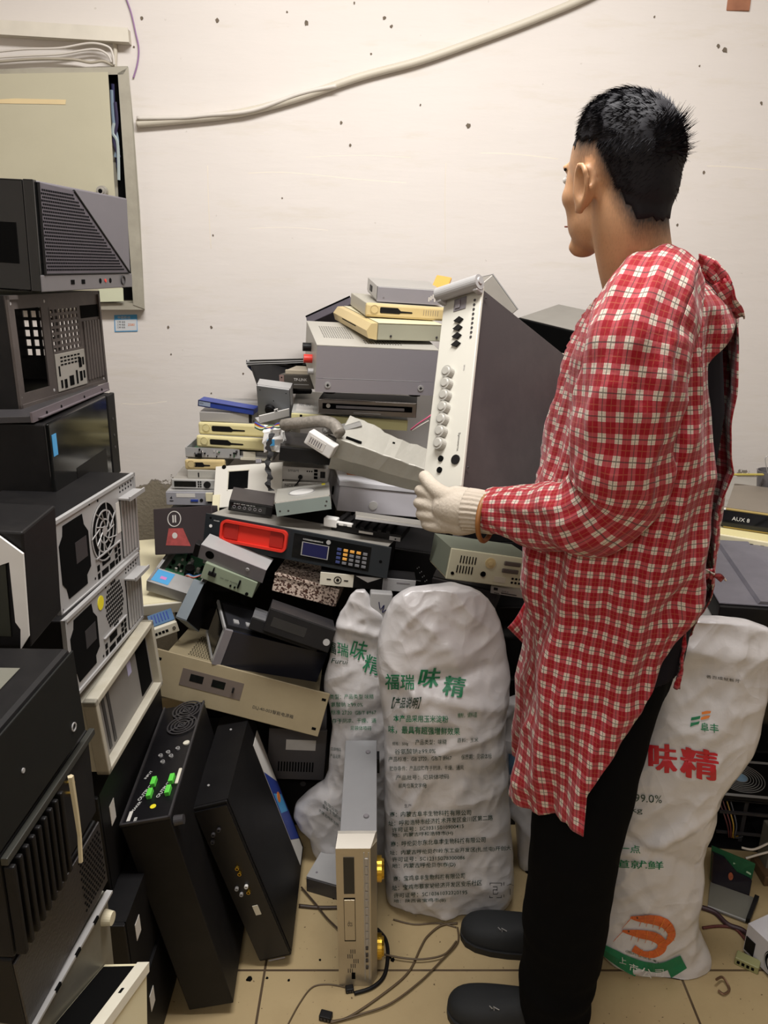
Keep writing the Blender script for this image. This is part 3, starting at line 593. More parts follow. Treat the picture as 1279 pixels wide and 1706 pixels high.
for i in range(6):
    for j in range(3): b.fr('F', .45+.04*i, .475+.04*i, .30+.035*j, .315+.035*j, .0040, base=.0033)
for (a, c, e, f) in [(.42,.435,.2,.3),(.43,.45,.08,.16),(.47,.50,.07,.16),(.53,.58,.08,.18),(.61,.63,.08,.22),(.655,.685,.1,.2),(.655,.69,.24,.34),(.70,.72,.12,.2),(.70,.72,.26,.34)]: b.fr('F', a, c, e, f, .0040, .0006, base=.0033)
b.build('port_holes', M_DARK, io)
d.screws('F', [(.04,.93),(.36,.93),(.03,.1),(.36,.08),(.97,.05)])

d = Dev('panel_tray', 'case_side_panel', 'dull steel case side panel lying flat with punched holes, under the open black case', 'case panel')
d.mb().box(0, d.w, 0, d.d, 0, d.h, .001).build('sheet', M_DGREY, d.o)
d.part('folded_lip', mat('worn_steel_lip', '#6f666a', .45, .4, .1), lambda b: (b.box(0, d.w, -.004, -.0001, 0, d.h+.006), b.box(.02, d.w-.02, -.012, -.0041, .004, .0055)))
for u in (.15, .32, .62, .88): d.part('punched_hole', M_DARK, lambda b: b.disc('F', u, .7, .003, .0048, 10, base=.0041))

d = Dev('case_gloss', 'computer_case', 'glossy black mini tower with a small blue sticker, third in the left stack', 'computer case', 'computer cases stacked on the left')
d.shell(M_BLACKM, None, None, .003)
d.part('front_panel', M_GLOSS, lambda b: b.box(0, d.w*.86, -.006, .002, 0, d.h, .002))
d.part('side_bezel', M_BLACK, lambda b: b.box(d.w*.865, d.w, -.008, .002, 0, d.h, .002))
d.part('sticker', M_BLUEL, lambda b: b.fr('F', .02, .075, .66, .88, .0068, base=.0061))
d.part('drive_flap', M_BLACK, lambda b: b.fr('F', .30, .78, .03, .40, .0066, .001, base=.0061))
for v in (.35, .5, .7): d.part('indicator', M_DGREY, lambda b: b.disc('F', .93, v, .003, .009, 8, base=.0081))

back_panel_case('case_fan', 'silver rear panel with round fan grille, fourth computer case in the left stack', M_LGREY)
d = back_panel_case('case_hex', 'silver rear panel with honeycomb vents and yellow dot sticker, in the left stack', M_LGREY, fan=(.60,.62,.045), hexfan=True)
d.part('sticker', M_YEL, lambda b: b.disc('F', .42, .80, .013, .0022, 20, base=.0011))

d = Dev('case_white', 'computer_case', 'slim dirty white desktop case with framed rear, bottom of the middle left stack', 'computer case', 'computer cases stacked on the left')
w, h = d.w, d.h
M_DW = mat('dirty_white_frame', '#b6b1a2', .5, .1, .1, 20, .05, '#8a7d5a', 6, .5)
d.mb().box(.004, w-.004, .0, d.d, .004, h-.004).build('body', M_OFFW, d.o)
b = d.mb(); b.box(0, w, -.02, .004, h-.012, h, .002); b.box(0, w, -.02, .004, 0, .01, .002); b.box(0, .012, -.02, .004, 0, h, .002); b.box(w-.012, w, -.02, .004, 0, h, .002); b.build('frame', M_DW, d.o)
d.part('back_panel', mat('grey_rear_plate', '#8d8a86', .5, .3, .1), lambda b: b.box(.012, w-.012, -.004, -.0005, .01, h-.012))
d.part('opening', M_DARK, lambda b: b.fr('F', .74, .93, .12, .86, .0052, base=.0041))
for i in range(3): d.part('slot_cover', M_DGREY, lambda b: b.fr('F', .09+.075*i, .125+.075*i, .12, .80, .0052, base=.0041))
d.screws('F', [(.55,.55),(.66,.78),(.38,.15)], .0035)
d.part('sticker', mat('pale_violet_sticker', '#b9b6d6', .5), lambda b: b.fr('F', .58, .64, .62, .80, .0050, base=.0041))

# nearer left stack
d = Dev('case_farleft', 'computer_case', 'black case with a white metal bezel frame at the left picture edge', 'computer case', 'cases stacked nearest on the left')
w, h = d.w, d.h
d.shell(M_BLACKM, None, None, .003)
b = d.mb(); b.poly([(0,-.002,h),(w-.035,-.002,h),(w,-.002,h-.028),(w,-.002,.02),(w-.012,-.002,0),(w-.010,-.002,.03),(w-.016,-.002,.04),(w-.018,-.002,h-.04),(w-.03,-.002,h-.045),(w-.034,-.002,h-.016),(0,-.002,h-.012)], (0, -.004, 0)); b.build('bezel_frame', M_WHITE, d.o)
d.part('inner_panel', mat('smoky_panel', '#2d2e26', .4, 0, .2, 12), lambda b: b.fr('F', .05, .93, .10, .86, .0020, .004))
d = Dev('case_bigblack', 'computer_case', 'large plain black tower on its side under the white-framed case', 'computer case', 'cases stacked nearest on the left')
d.shell(M_BLACKM, None, None, .008)
d.part('side_panel', mat('matt_black_panel', '#161715', .6, 0, .25, 25, .05, spec=.2), lambda b: b.fr('F', .01, .985, .02, .97, .003, .002))
d.part('tape_strip', mat('dull_clear_tape', '#6d6c62', .4), lambda b: b.fr('T', .40, .80, .10, .17, .0008))
d.part('lock', M_LGREY, lambda b: b.disc('F', .88, .22, .006, .0045, 14, base=.0031, ring=.0015)); d.part('screw', M_LGREY, lambda b: b.disc('F', .45, .45, .003, .0045, 10, base=.0031))
d = Dev('case_fins', 'computer_case', 'black ribbed case with a broken pale bracket, second in the near left stack', 'computer case', 'cases stacked nearest on the left')
d.shell(M_BLACKM, None, None, .003)
d.part('top_rail', mat('worn_black_rail', '#34342f', .45, .2, .2), lambda b: b.fr('F', 0, 1, .93, 1.0, .008, .001))
for i in range(9): d.part('rib', M_BLACK, lambda b: b.fr('F', .01+.062*i, .038+.062*i, .02, .90, .012, .002))
b = d.mb(); q = [(.585*d.w,-.016,.98*d.h),(.60*d.w,-.016,.55*d.h),(.605*d.w,-.016,.30*d.h),(.585*d.w,-.016,.02*d.h)]
b.tube(q, [.004,.0035,.003,.003], 5); b.build('broken_bracket', mat('yellowed_bracket', '#c0b392', .5), d.o)
for v in (.60, .72): d.part('connector_pin', M_GOLD, lambda b: b.disc('F', .72, v, .003, .004, 8))
d = Dev('case_mesh', 'computer_case', 'black case with fine mesh side panel, third in the near left stack', 'computer case', 'cases stacked nearest on the left')
d.shell(M_BLACKM, None, None, .003)
d.part('side_panel', mat('dark_mesh_panel', '#2f2c2c', .4, .2, .2, 200, .3), lambda b: b.fr('F', .0, 1, .0, .96, .003, .001))
d.part('mesh_holes', M_DARK, lambda b: holes_grid(b, 'F', .70, .98, .1, .9, 9, 13, .0022, .0036, True, True, 6))
d = Dev('case_galv', 'computer_case', 'bare galvanised chassis with round white rubber feet, low in the near left stack', 'computer case', 'cases stacked nearest on the left')
w, h = d.w, d.h
d.shell(M_GALV, None, None, .001)
d.part('side_panel', M_GALV, lambda b: b.fr('F', 0, 1, 0, .985, .0025))
d.part('edge_flange', M_LGREY, lambda b: b.box(0, w, -.012, -.0026, h-.004, h))
for i, u in enumerate((.25, .5, .75)): d.part('flange_slot', M_DARK, lambda b: b.box((u-.03)*w, (u+.03)*w, -.0128, -.010, h-.0045, h+.0005))
for u, v in ((.93, .80), (.93, .16)): d.part('rubber_foot', M_RUBBER, lambda b: b.disc('F', u, v, .012, .016, 20, .010, base=.0026))
d.screws('F', [(.80,.72),(.62,.5),(.95,.45),(.86,.25)], .003)
d = Dev('case_low_white', 'computer_case', 'cream steel drive frame with a slotted lip at the bottom left edge', 'computer case', 'cases stacked nearest on the left')
w, dd, h = d.w, d.d, d.h
d.mb().box(0, w, .0, dd, 0, h, .001).build('body', M_CREAMW, d.o)
d.part('top_lip', M_OFFW, lambda b: (b.box(-.02, w, -.004, .014, h, h+.002), b.box(-.02, w, -.004, -.002, h-.012, h)))
d.part('inner_shade_plate', M_DARK, lambda b: b.box(-.01, w-.01, .015, dd-.002, h, h+.0012)); d.part('lip_slot', M_DARK, lambda b: b.box(.45*w, .53*w, .004, .008, h+.0021, h+.0026))  # dark plate on the top, coloured as the shade inside a hollow frame
# plain towers underneath, only slivers of them show
for i, (lb, dm, lc, yw) in enumerate([('plain black case on the floor between the near left stack and the upright amplifier', (.44,.42,.20), (-.90,1.07,.0), 0), ('plain black case under the slim white desktop case', (.44,.42,.19), (-.905,1.06,.2005), 0), ('plain black case carrying the silver honeycomb case', (.42,.42,.22), (-.93,1.12,.391), 1)]):
    d = raw('computer_case', lb, 'computer case', dm, lc, yw, group='cases at the foot of the left stacks')
    d.shell(M_BLACKM, M_BLACK, M_BLACK, .003); d.part('side_label', M_PAPER, lambda b: b.fr('R', .1, .16, .55, .75, .0014, base=.0007)) 

# tall amplifier with green terminals and network recorder, both leaning on the left stack
d = Dev('amp_green', 'amplifier', 'black rack amplifier stood on end with green terminal blocks and round fan grilles', 'amplifier')
w, dd, h = d.w, d.d, d.h
d.shell(M_BLACKM, None, None, .002)
d.part('rear_panel', mat('black_terminal_panel', '#151417', .35, .2, .3, 60, .05), lambda b: b.fr('T', 0, 1, 0, 1, .002))
d.part('panel_rim', M_DGREY, lambda b: (b.fr('T', 0, .04, 0, 1, .006, base=.0021), b.fr('T', .96, 1, 0, 1, .006, base=.0021), b.fr('T', 0, 1, 0, .012, .006, base=.0021)))
for v in (.78, .93):
    b = d.mb()
    for rr in (1, .76, .52, .28): b.disc('T', .62, v, .034*rr, .0062, 28, ring=.0035, base=.0045)
    c = Vector(b.fmap('T', .62, v, .0052))
    for i in range(4): a = i*math.pi/2+.6; b.tube([c, c+Vector((math.cos(a), math.sin(a), 0))*.034], .0012, 5)
    b.build('fan_grille', M_DGREY, d.o)
for v in (.20, .29):
    for u in (.42, .80): 
        tb = d.part('terminal_block', M_GREENT, lambda b: b.fr('T', u-.05, u+.05, v-.03, v+.03, .012, .001, base=.0021))
for u, v, hh, s in ((.24,.17,.008,'OUTPUT'),(.62,.17,.008,'OUTPUT'),(.16,.08,.006,'SPEAKER'),(.2,.34,.006,'INPUT')): d.text('T', u, v, hh, s, M_INKW, n=.0026, rot=1.2)
d.part('warning_label', M_YEL, lambda b: b.disc('T', .56, .11, .006, .0028, 14, base=.0021))
d.part('barcode_label', M_PAPER, lambda b: b.fr('T', .1, .17, .03, .10, .0028, base=.0021))
b = d.mb()
for i in range(18): b.fr('T', .25+.02*(i % 3), .26+.02*(i % 3)+.006, .015+.006*(i//3), .018+.006*(i//3), .0028, base=.0021)
b.build('printed_rows', M_INKW, d.o)
for u, v in ((.45,.46),(.6,.50),(.5,.54),(.7,.56),(.35,.52)): d.part('jack', M_LGREY, lambda b: b.disc('T', u, v, .0045, .006, 12, base=.0021, ring=.0015))
d.part('screw', M_OFFW, lambda b: b.disc('T', .86, .60, .007, .005, 14, base=.0021)); d.part('knob', M_DGREY, lambda b: b.disc('R', .04, .965, .010, .018, 16, .009)); d.part('handle_loop', M_OFFW, lambda b: b.fr('T', .90, .97, .24, .36, .010, .003, base=.0061))
d = Dev('dvr_sticker', 'video_recorder', 'black video recorder stood on end with a blue and white striped sticker on its side', 'recorder')
w, dd, h = d.w, d.d, d.h
d.shell(M_BLACKM, M_BLACK, None, .002)
d.part('connector_panel', mat('black_connector_panel', '#121113', .35, .2, .3, 50), lambda b: b.fr('F', .04, .96, .02, .98, .003))
for u, v, m in ((.55,.62,M_GOLD),(.55,.585,M_GOLD),(.58,.50,M_WHITE),(.58,.465,M_GOLD),(.30,.50,M_LGREY),(.36,.46,M_LGREY),(.20,.80,M_DGREY),(.50,.86,M_DGREY),(.30,.84,M_DGREY)): d.part('video_jack', m, lambda b: b.disc('F', u, v, .0042, .009, 12, base=.0031, ring=.0014))
d.part('network_port', M_OFFW, lambda b: b.fr('F', .50, .66, .31, .37, .0045, base=.0031))
st = d.part('sticker', M_PAPER, lambda b: b.fr('R', .78, .97, .03, .88, .0016, base=.0008))
d.part('blue_band', M_BLUE, lambda b: b.poly([b.fmap('R',.78,.22,.0018), b.fmap('R',.97,.10,.0018), b.fmap('R',.97,.52,.0018), b.fmap('R',.78,.70,.0018)], (.0004,0,0)), st)
d.part('light_blue_band', M_BLUEL, lambda b: b.poly([b.fmap('R',.80,.40,.0023), b.fmap('R',.95,.32,.0023), b.fmap('R',.95,.44,.0023), b.fmap('R',.80,.54,.0023)], (.0003,0,0)), st)
d.part('gold_emblem', M_ORANGE, lambda b: b.disc('R', .87, .47, .013, .0031, 18, base=.0027), st)
d.part('foot_scuff', M_GREY, lambda b: b.fr('F', .3, .8, .0, .006, .0042, base=.0031)); d.screws('T', [(.3,.2),(.5,.8)], .003)

# silver receiver standing on end
d = Dev('amp_silver', 'stereo_receiver', 'silver stereo receiver standing on end on the floor with gold knobs on its side', 'receiver')
w, dd, h = d.w, d.d, d.h; d.h = h
d.mb().box(.004, w, .03, dd, 0, h-.002, .0015).build('body', mat('receiver_grey_cover', '#9c9c9e', .38, .4, .04, 30, .02), d.o)
M_CH = mat('champagne_aluminium', '#b3a892', .32, .55, .06, 60, .03, stretch=(30, 1, 1))
b = d.mb(); b.poly([(-.004,0,0),(w*.84,0,0),(w*1.0,.02,0),(w*1.0,.03,0),(-.004,.03,0)], (0, 0, h-.018)); b.build('front_panel', M_CH, d.o)
b = d.mb(); b.hexa([(-.004,0,h-.018),(w*.84,0,h-.018),(w,.03,h-.018),(-.004,.03,h-.018),(.0,.022,h),(w*.96,.022,h),(w,.03,h),(.0,.03,h)]); b.build('panel_end_bevel', mat('bright_aluminium', '#cfcac0', .25, .5, .04), d.o)
ds = d.part('display_window', M_GLOSS, lambda b: b.fr('F', .14, .42, .66, .90, .0012))
d.part('tuner_scale', M_LGREY, lambda b: (b.fr('F', .78, .80, .05, .93, .0012), b.fr('F', .66, .68, .05, .93, .0012)))
b = d.mb(); [b.fr('F', .69, .77, .30+.055*i, .345+.055*i, .0025, .0005) for i in range(11)]; b.build('button_strip', M_SILVER, d.o)
ty = d.part('disc_tray', M_CH, lambda b: b.fr('F', .14, .42, .34, .62, .0022, .0008)); d.part('tray_gap', M_DARK, lambda b: (b.fr('F', .13, .14, .33, .63, .0008), b.fr('F', .42, .43, .33, .63, .0008), b.fr('F', .13, .43, .33, .336, .0008), b.fr('F', .13, .43, .624, .63, .0008)))
d.text('F', .22, .44, .016, 'dts', M_INKK, n=.0024, wid=.010, parent=ty)
for i in range(5): d.text('F', .20+.08*(i % 3), .10+.035*i, .012, 'III', M_INKK, n=.0004)
for v in (.13, .18, .22, .27): d.part('button', M_DGREY, lambda b: b.fr('F', .69, .76, v, v+.022, .003, .001))
d.part('headphone_jack', M_DARK, lambda b: b.fr('F', .30, .40, .055, .10, .0012))
for z_ in (.145*1.0*h, .70*h): d.part('volume_knob', M_GOLD, lambda b: (b.cyl((w,.05,z_), (w+.010,.05,z_), .027, seg=28), b.cyl((w+.010,.05,z_), (w+.015,.05,z_), .022, .020, seg=28)))
d.part('antenna_clip', M_BLACK, lambda b: b.box(w, w+.006, .27, .30, h-.05, h-.01)); d.screws('T', [(.72,.22),(.74,.86)], .006, M_GREY)

d = Dev('drive_floor', 'disk_drive', 'flat grey metal drive lying on the floor tiles beside the silver receiver', 'drive')
d.shell(M_DGREY, M_LGREY, None, .001); d.screws('T', [(.2,.2),(.8,.8)], .003, M_GREY)
d = Dev('ups_gray', 'power_supply_box', 'dark grey slotted power box under the beige rack unit', 'power supply')
d.shell(mat('dull_grey_box', '#4d4a4b', .5, .1, .1, 20), None, mat('dull_grey_face', '#555253', .5, .1, .1, 20), .004)
d.part('vent_slots', M_DARK, lambda b: [b.fr('F', .18+.05*i, .205+.05*i, .17, .36, .0045, base=.0036) for i in range(13)])
d.part('label', M_PAPER, lambda b: b.fr('F', .30, .82, .60, .80, .0043, base=.0036))

# ================================================================ the heap, lower half
d = Dev('rack_beige', 'rack_power_supply', 'wide beige rack power unit with two meter windows, tilted low in the heap', 'power supply')
w, dd, h = d.w, d.d, d.h
d.mb().box(w*.06, w*.94, .003, dd, .004, h-.004, .001).build('body', M_BEIGE, d.o)
fp = d.mb().box(0, w, -.003, .0028, 0, h, .0015).build('front_panel', M_BEIGE, d.o)
d.part('vent_holes', M_DARK, lambda b: holes_grid(b, 'T', .12, .36, .1, .60, 14, 18, .0022, -.0034, True, True, 6) if False else [b.cyl((w*(.17+.0155*i)+(.002 if j % 2 else 0), .03+.0115*j, h-.0042), (w*(.17+.0155*i)+(.002 if j % 2 else 0), .03+.0115*j, h-.0034), .0024, seg=6) for i in range(12) for j in range(16)])
mp_ = d.part('meter_panel', mat('brown_grey_meter_plate', '#6b6058', .4, .2, .08), lambda b: b.fr('F', .17, .52, .36, .74, .0042, base=.0031))
for u in (.22, .345): d.part('meter_window', M_GLOSS, lambda b: b.fr('F', u, u+.075, .50, .66, .0050, base=.0043), mp_)
d.part('toggle_switch', M_BLACK, lambda b: b.box(.465*w, .475*w, -.012, -.0043, .50*h, .60*h), mp_)
d.text('F', .60, .24, .011, 'DLJ-40-003智能电源箱', M_INKK, n=.0034, wid=.10, parent=fp)
for u, v in ((.03,.80),(.03,.2),(.975,.84),(.965,.16)): d.part('mounting_hole', M_DARK, lambda b: b.fr('F', u-.012, u+.012, v-.03, v+.03, .0034, .002, base=.0031), fp)
d.screws('F', [(.535,.62)], .003, M_DGREY)
d = Dev('box_window', 'control_box', 'navy-black metal box with an open framed left side, lying on the beige rack unit', 'control box')
w, dd, h = d.w, d.d, d.h
M_NAVY = mat('navy_black_face', '#1b1d28', .35, .1, .15, 20)
d.mb().box(.004, w, .004, dd, 0, h, .002).build('body', M_BLACKM, d.o)
d.part('front_panel', M_NAVY, lambda b: b.box(.02, w, -.003, .004, 0, h, .001)); d.part('corner_trim', M_GREY, lambda b: b.box(0, .02, -.003, .006, 0, h, .001))
d.part('side_window', M_GLOSS, lambda b: b.fr('L', .15, .88, .15, .85, .001, base=-.0035)); d.part('side_frame', M_LGREY, lambda b: (b.fr('L', 0, 1, .92, 1, .001, base=-.004), b.fr('L', 0, 1, 0, .08, .001, base=-.004), b.fr('L', .92, 1, 0, 1, .001, base=-.004)))
d.part('top_plate', mat('dull_dark_metal', '#45454a', .35, .6, .2), lambda b: b.fr('T', .04, .62, .15, .9, .0012))
for u in (.1, .22, .34): d.part('circuit_chip', M_LGREY, lambda b: b.fr('T', u, u+.05, .25, .36, .004, base=.0013))
d = Dev('box_mottled', 'control_box', 'charcoal box with scuffed mottled grey top, behind the navy-black box', 'control box')
d.shell(M_BLACKM, mat('mottled_grey_top', '#77777a', .5, .3, .35, 30, .1, '#a8a7a2', 20, .5), M_BLACK, .002); d.screws('F', [(.05,.5)], .003)
d = Dev('box_blacklogo', 'media_player', 'black player box with a small round silver emblem at its right end', 'player')
d.shell(M_BLACKM, M_DGREY, M_BLACK, .002); d.part('emblem', M_LGREY, lambda b: b.disc('F', .93, .42, .008, .0045, 22, base=.0036)); d.part('display_window', M_GLOSS, lambda b: b.fr('F', .08, .6, .3, .7, .0042, base=.0036))
d = Dev('plate_rusty', 'metal_box', 'rusty speckled pinkish metal box end in the middle of the heap', 'metal box')
d.mb().box(0, d.w, 0, d.d, 0, d.h, .002).build('body', M_RUST, d.o); d.part('folded_edge', M_RUST, lambda b: b.box(0, d.w, -.004, -.0002, d.h-.006, d.h))
d.screws('F', [(.05,.85),(.95,.15)], .002, M_DGREY)
d = Dev('bar_silver', 'mounting_bracket', 'grey metal bracket bar with a round hole, hanging over the green-grey panel', 'bracket')
d.mb().box(0, d.w, 0, .002, 0, d.h).build('plate', M_GREY, d.o); d.part('top_fold', M_LGREY, lambda b: b.box(0, d.w, .0021, d.d, d.h-.002, d.h))
d.part('hole', M_DARK, lambda b: b.disc('F', .16, .52, .011, .0006, 24)); d.screws('F', [(.74,.55)], .005, M_LGREY)
d.part('end_cap', M_BLACK, lambda b: b.box(-.014, -.0005, -.002, .02, .0, d.h*.95, .002))
d = Dev('panel_green', 'access_terminal', 'green-grey metal device panel with two switch levers below the bracket bar', 'terminal')
d.shell(M_GREENG, None, None, .002); d.part('switch_block', M_BLACK, lambda b: b.fr('F', .12, .26, .40, .62, .006, .001)); d.part('lever', M_DARK, lambda b: (b.box(.18*d.w, .20*d.w, -.008, 0, .6*d.h, .9*d.h), b.box(.68*d.w, .71*d.w, -.006, 0, .3*d.h, .75*d.h)))
d.text('F', .34, .42, .004, 'ON  OFF  POWER', M_INKK, n=.0006); d.part('jack', M_DARK, lambda b: b.disc('F', .56, .25, .0025, .003, 10)); d.part('jack', M_DARK, lambda b: b.disc('F', .64, .25, .0025, .003, 10)); d.part('jack', M_DARK, lambda b: b.disc('F', .88, .15, .004, .003, 12))
d = Dev('box_grayblue', 'metal_box', 'blue-grey box with a dark side, leaning below the green-grey panel', 'metal box')
d.mb().box(0, d.w, 0, d.d, 0, d.h, .002).build('body', M_BLACKM, d.o); d.part('lid', mat('blue_grey_lid', '#7d868c', .4, .3, .1, 20, .05), lambda b: b.fr('T', 0, 1, 0, 1, .002, .0008)); d.part('end_plate', mat('blue_grey_end', '#6f787e', .4, .3, .1), lambda b: b.fr('F', 0, 1, 0, 1, .002)); d.screws('T', [(.2,.1),(.8,.1)], .002, M_DARK)
d = Dev('router_blue', 'network_router', 'small white router with ribbed blue top, left edge of the heap', 'router')
d.shell(M_OFFW, None, M_OFFW, .004); d.part('blue_top', mat('slate_blue_top', '#4a6a8c', .4, 0, .15), lambda b: b.fr('T', .02, .98, .12, .98, .003, .001))
d.part('cooling_rib', M_BLUE, lambda b: [b.fr('T', .15+.12*i, .19+.12*i, .25, .85, .004, base=.0031) for i in range(6)])
d.part('network_port', M_DARK, lambda b: [b.fr('F', .10+.14*i, .20+.14*i, .35, .6, .0042, base=.0036) for i in range(4)]); d.part('power_jack', M_BLACK, lambda b: b.disc('F', .85, .5, .004, .005, 14, base=.0036, ring=.0015))
d = Dev('case_whiteflat', 'equipment_case', 'flat cream equipment lid lying at the far left of the heap', 'equipment case')
d.shell(M_CREAMW, M_CREAMW, M_OFFW, .003); d.part('vent_slots', M_DARK, lambda b: [b.fr('T', .55+.06*i, .58+.06*i, .30, .36, .0009) for i in range(5)])

d = Dev('chassis_pcb', 'open_chassis', 'open silver player chassis with exposed circuit board and blue sticker on its lip', 'open chassis')
w, dd, h = d.w, d.d, d.h
d.mb().box(0, w, 0, dd, 0, .003).build('base_tray', M_LGREY, d.o)
d.part('side_wall', M_LGREY, lambda b: (b.box(0, .003, 0, dd, .003, h), b.box(.0035, .008, .0, dd, h-.003, h), b.box(w-.003, w, 0, dd, .003, h)))
d.part('front_lip', M_LGREY, lambda b: (b.box(0, w, -.001, .0025, .003, h), b.box(0, w, .0026, .055, h-.0025, h)))
d.part('sticker', M_BLUEL, lambda b: b.box(.008, .055, .006, .05, h, h+.0008)); d.part('pink_print', mat('pink_print', '#c77ab8', .5), lambda b: b.box(.026, .042, .02, .03, h+.0009, h+.0012))
bd = d.part('circuit_board', M_PCB, lambda b: b.box(.012, w-.01, .07, .19, .006, .009)); random.seed(3)
for i in range(26):
    x, y = random.uniform(.015, w-.025), random.uniform(.072, .18); s_ = random.uniform(.004, .009)
    d.part('component', random.choice([M_BLACK, M_LGREY, M_DARK, M_WHITEC]), lambda b: b.box(x, x+s_, y, y+s_*random.uniform(.6, 1.6), .0092, .011+random.uniform(.002, .014), .0005), bd)
d.part('capacitor', M_BLACK, lambda b: b.cyl((.075,.10,.0092), (.075,.10,.028), .013, seg=22), bd)
for cc, dy in (('#c94a3a', 0), ('#e8e4da', .004), ('#3d6fb0', .008)): d.part('ribbon_wire', mat('ribbon_%s' % cc[1:], cc, .5), lambda b: b.tube(catmull([(.07,.075+dy,.012),(.085,.06+dy,.035),(.10,.065+dy,.03),(.115,.10+dy,.02)], 6), .0013, 5), bd)
d.part('disc_mechanism', M_BLACK, lambda b: (b.box(.02, w-.02, .20, .30, .004, .02, .002), b.cyl((.06,.25,.02), (.06,.25,.026), .02, seg=24)))
d.part('rear_cap', M_BLUEL, lambda b: b.box(.01, .06, dd-.02, dd-.002, h*.7, h+.004, .001))
d = Dev('box_redsticker', 'decoder_box', 'dark brown box leaning at the left of the heap with a red and white sticker', 'decoder')
w, dd, h = d.w, d.d, d.h
d.mb().box(0, w, 0, dd, 0, h, .002).build('body', mat('brown_black_case', '#362e30', .4, .1, .15, 20, .04), d.o)
st = d.part('sticker', mat('red_white_sticker', '#a84a48', .4, 0, .5, 60, 0), lambda b: b.poly([b.fmap('T',.20,.20,.0003), b.fmap('T',.62,.16,.0003), b.fmap('T',.50,.55,.0003), b.fmap('T',.26,.56,.0003)], (0,0,.0005)))
d.part('ring_print', M_PAPER, lambda b: (b.disc('T', .36, .76, .021, .0008, 30, ring=.0022), b.fr('T', .33, .35, .68, .84, .0008), b.fr('T', .37, .39, .68, .84, .0008), b.disc('T', .36, .40, .008, .0013, 14, base=.0009)))

# ================================================================ left column of players
d = Dev('player_black', 'media_player', 'slim silver player with black window and round dial, left column near the bare wall', 'player', None)
d.shell(M_ALU, None, mat('pale_silver_face', '#bdbcb8', .35, .3, .05), .001); d.part('display_window', M_GLOSS, lambda b: b.fr('F', .05, .56, .22, .82, .0046, .001, base=.0036)); d.part('dial', M_BLACK, lambda b: b.disc('F', .82, .5, .0095, .009, 24, base=.0036))
d.part('button', M_BLACK, lambda b: [b.fr('F', .60+.05*i, .635+.05*i, a, a+.15, .0046, base=.0036) for i in range(2) for a in (.2,.45,.7)])
d = Dev('unit_vga', 'thin_client', 'grey thin client with video port and logo mark, lowest of the left column', 'thin client')
d.shell(M_BLACKM, M_LGREY, mat('grey_violet_face', '#a3a2a8', .4, .2, .05), .001); d.part('video_port', M_BLUE, lambda b: b.fr('F', .52, .68, .30, .48, .006, .001, base=.0036)); d.part('jack', M_BLACK, lambda b: (b.disc('F', .75, .42, .0045, .005, 14, base=.0036), b.fr('F', .88, .98, .2, .5, .005, base=.0036)))
d.part('label', M_PAPER, lambda b: b.fr('F', .22, .62, .62, .90, .0042, base=.0036)); d.part('logo_mark', M_INKK, lambda b: (b.poly([b.fmap('F',.08,.55,.0040), b.fmap('F',.13,.50,.0040), b.fmap('F',.12,.70,.0040)], (0,-.0004,0)), b.fr('F', .07, .15, .32, .38, .0044, base=.0036)))
d.part('corner_plate', M_CREAMW, lambda b: b.box(d.w-.018, d.w+.002, -.012, -.004, d.h*.4, d.h))
d = Dev('unit_gray', 'set_top_box', 'small pale grey box under the yellowed player in the left column', 'set-top box'); d.shell(M_CREAMW, M_OFFW, mat('faded_grey', '#a7a49b', .5, 0, .06), .001); d.part('vent_slots', M_DARK, lambda b: b.fr('F', .35, .39, .2, .7, .0044, base=.0036))

def oval_player(key, label, m, u0=.06, group='cream players with oval display'):
    d = Dev(key, 'media_player', label, 'player', group)
    d.shell(mat('player_grey_shell', '#b2aea0', .45, .2, .06), None, None, .002)
    d.mb().box(-.001, d.w+.001, -.012, .004, 0, d.h, .006).build('front_panel', m, d.o)
    d.part('power_button', m, lambda b: (b.disc('F', u0+.06, .56, .009, .0140, 24, base=.0121), b.disc('F', u0+.06, .56, .0115, .0132, 24, base=.0121, ring=.0012)))
    b = d.mb(); a = u0+.13; w_ = d.w
    pts = [(a,.38),(a+.012,.33),(a+.24,.33),(a+.26,.40),(a+.40,.42),(a+.41,.47),(a+.40,.53),(a+.26,.55),(a+.22,.76),(a+.01,.76),(a,.70)]
    b.poly([(u*w_, -.0121, v*d.h) for u, v in pts], (0, -.0008, 0)); b.build('display_window', M_BLACK, d.o)
    return d
d = oval_player('cream_c', 'yellowed player lowest of the oval-display players, under the bare circuit frame', M_YELLOW, .10)
d = oval_player('cream_b', 'cream player with oval display, second one down in the left column', M_CREAM, .04)
d = oval_player('cream_a', 'cream player with oval display, upper one under the small grey box', M_CREAM, .04)
d = Dev('frame_pcb', 'open_chassis', 'bare player frame with strip of circuit board and connectors, in the left column', 'open chassis')
w, dd, h = d.w, d.d, d.h
d.part('frame', M_LGREY, lambda b: (b.box(0, w, 0, dd, 0, .003), b.box(0, w, 0, .003, 0, h*.35), b.box(0, .003, 0, dd, 0, h), b.box(w-.003, w, 0, dd, 0, h), b.box(0, w*.62, -.0015, .001, .003, h), b.box(w*.62, w, .012, .014, 0, h*.7)))
random.seed(5)
d.part('circuit_board', M_PCB, lambda b: b.box(.01, w-.01, .02, dd*.8, h*.5, h*.56))
for i in range(22):
    u = random.uniform(.05, .58); v = random.uniform(.15, .8); s_ = random.uniform(.006, .02)
    d.part('component', random.choice([M_BLACK, M_DARK, M_WHITEC, M_DGREY, M_PCB]), lambda b: b.fr('F', u, u+s_, v, v+random.uniform(.08, .2), random.uniform(.003, .008), base=.0016))
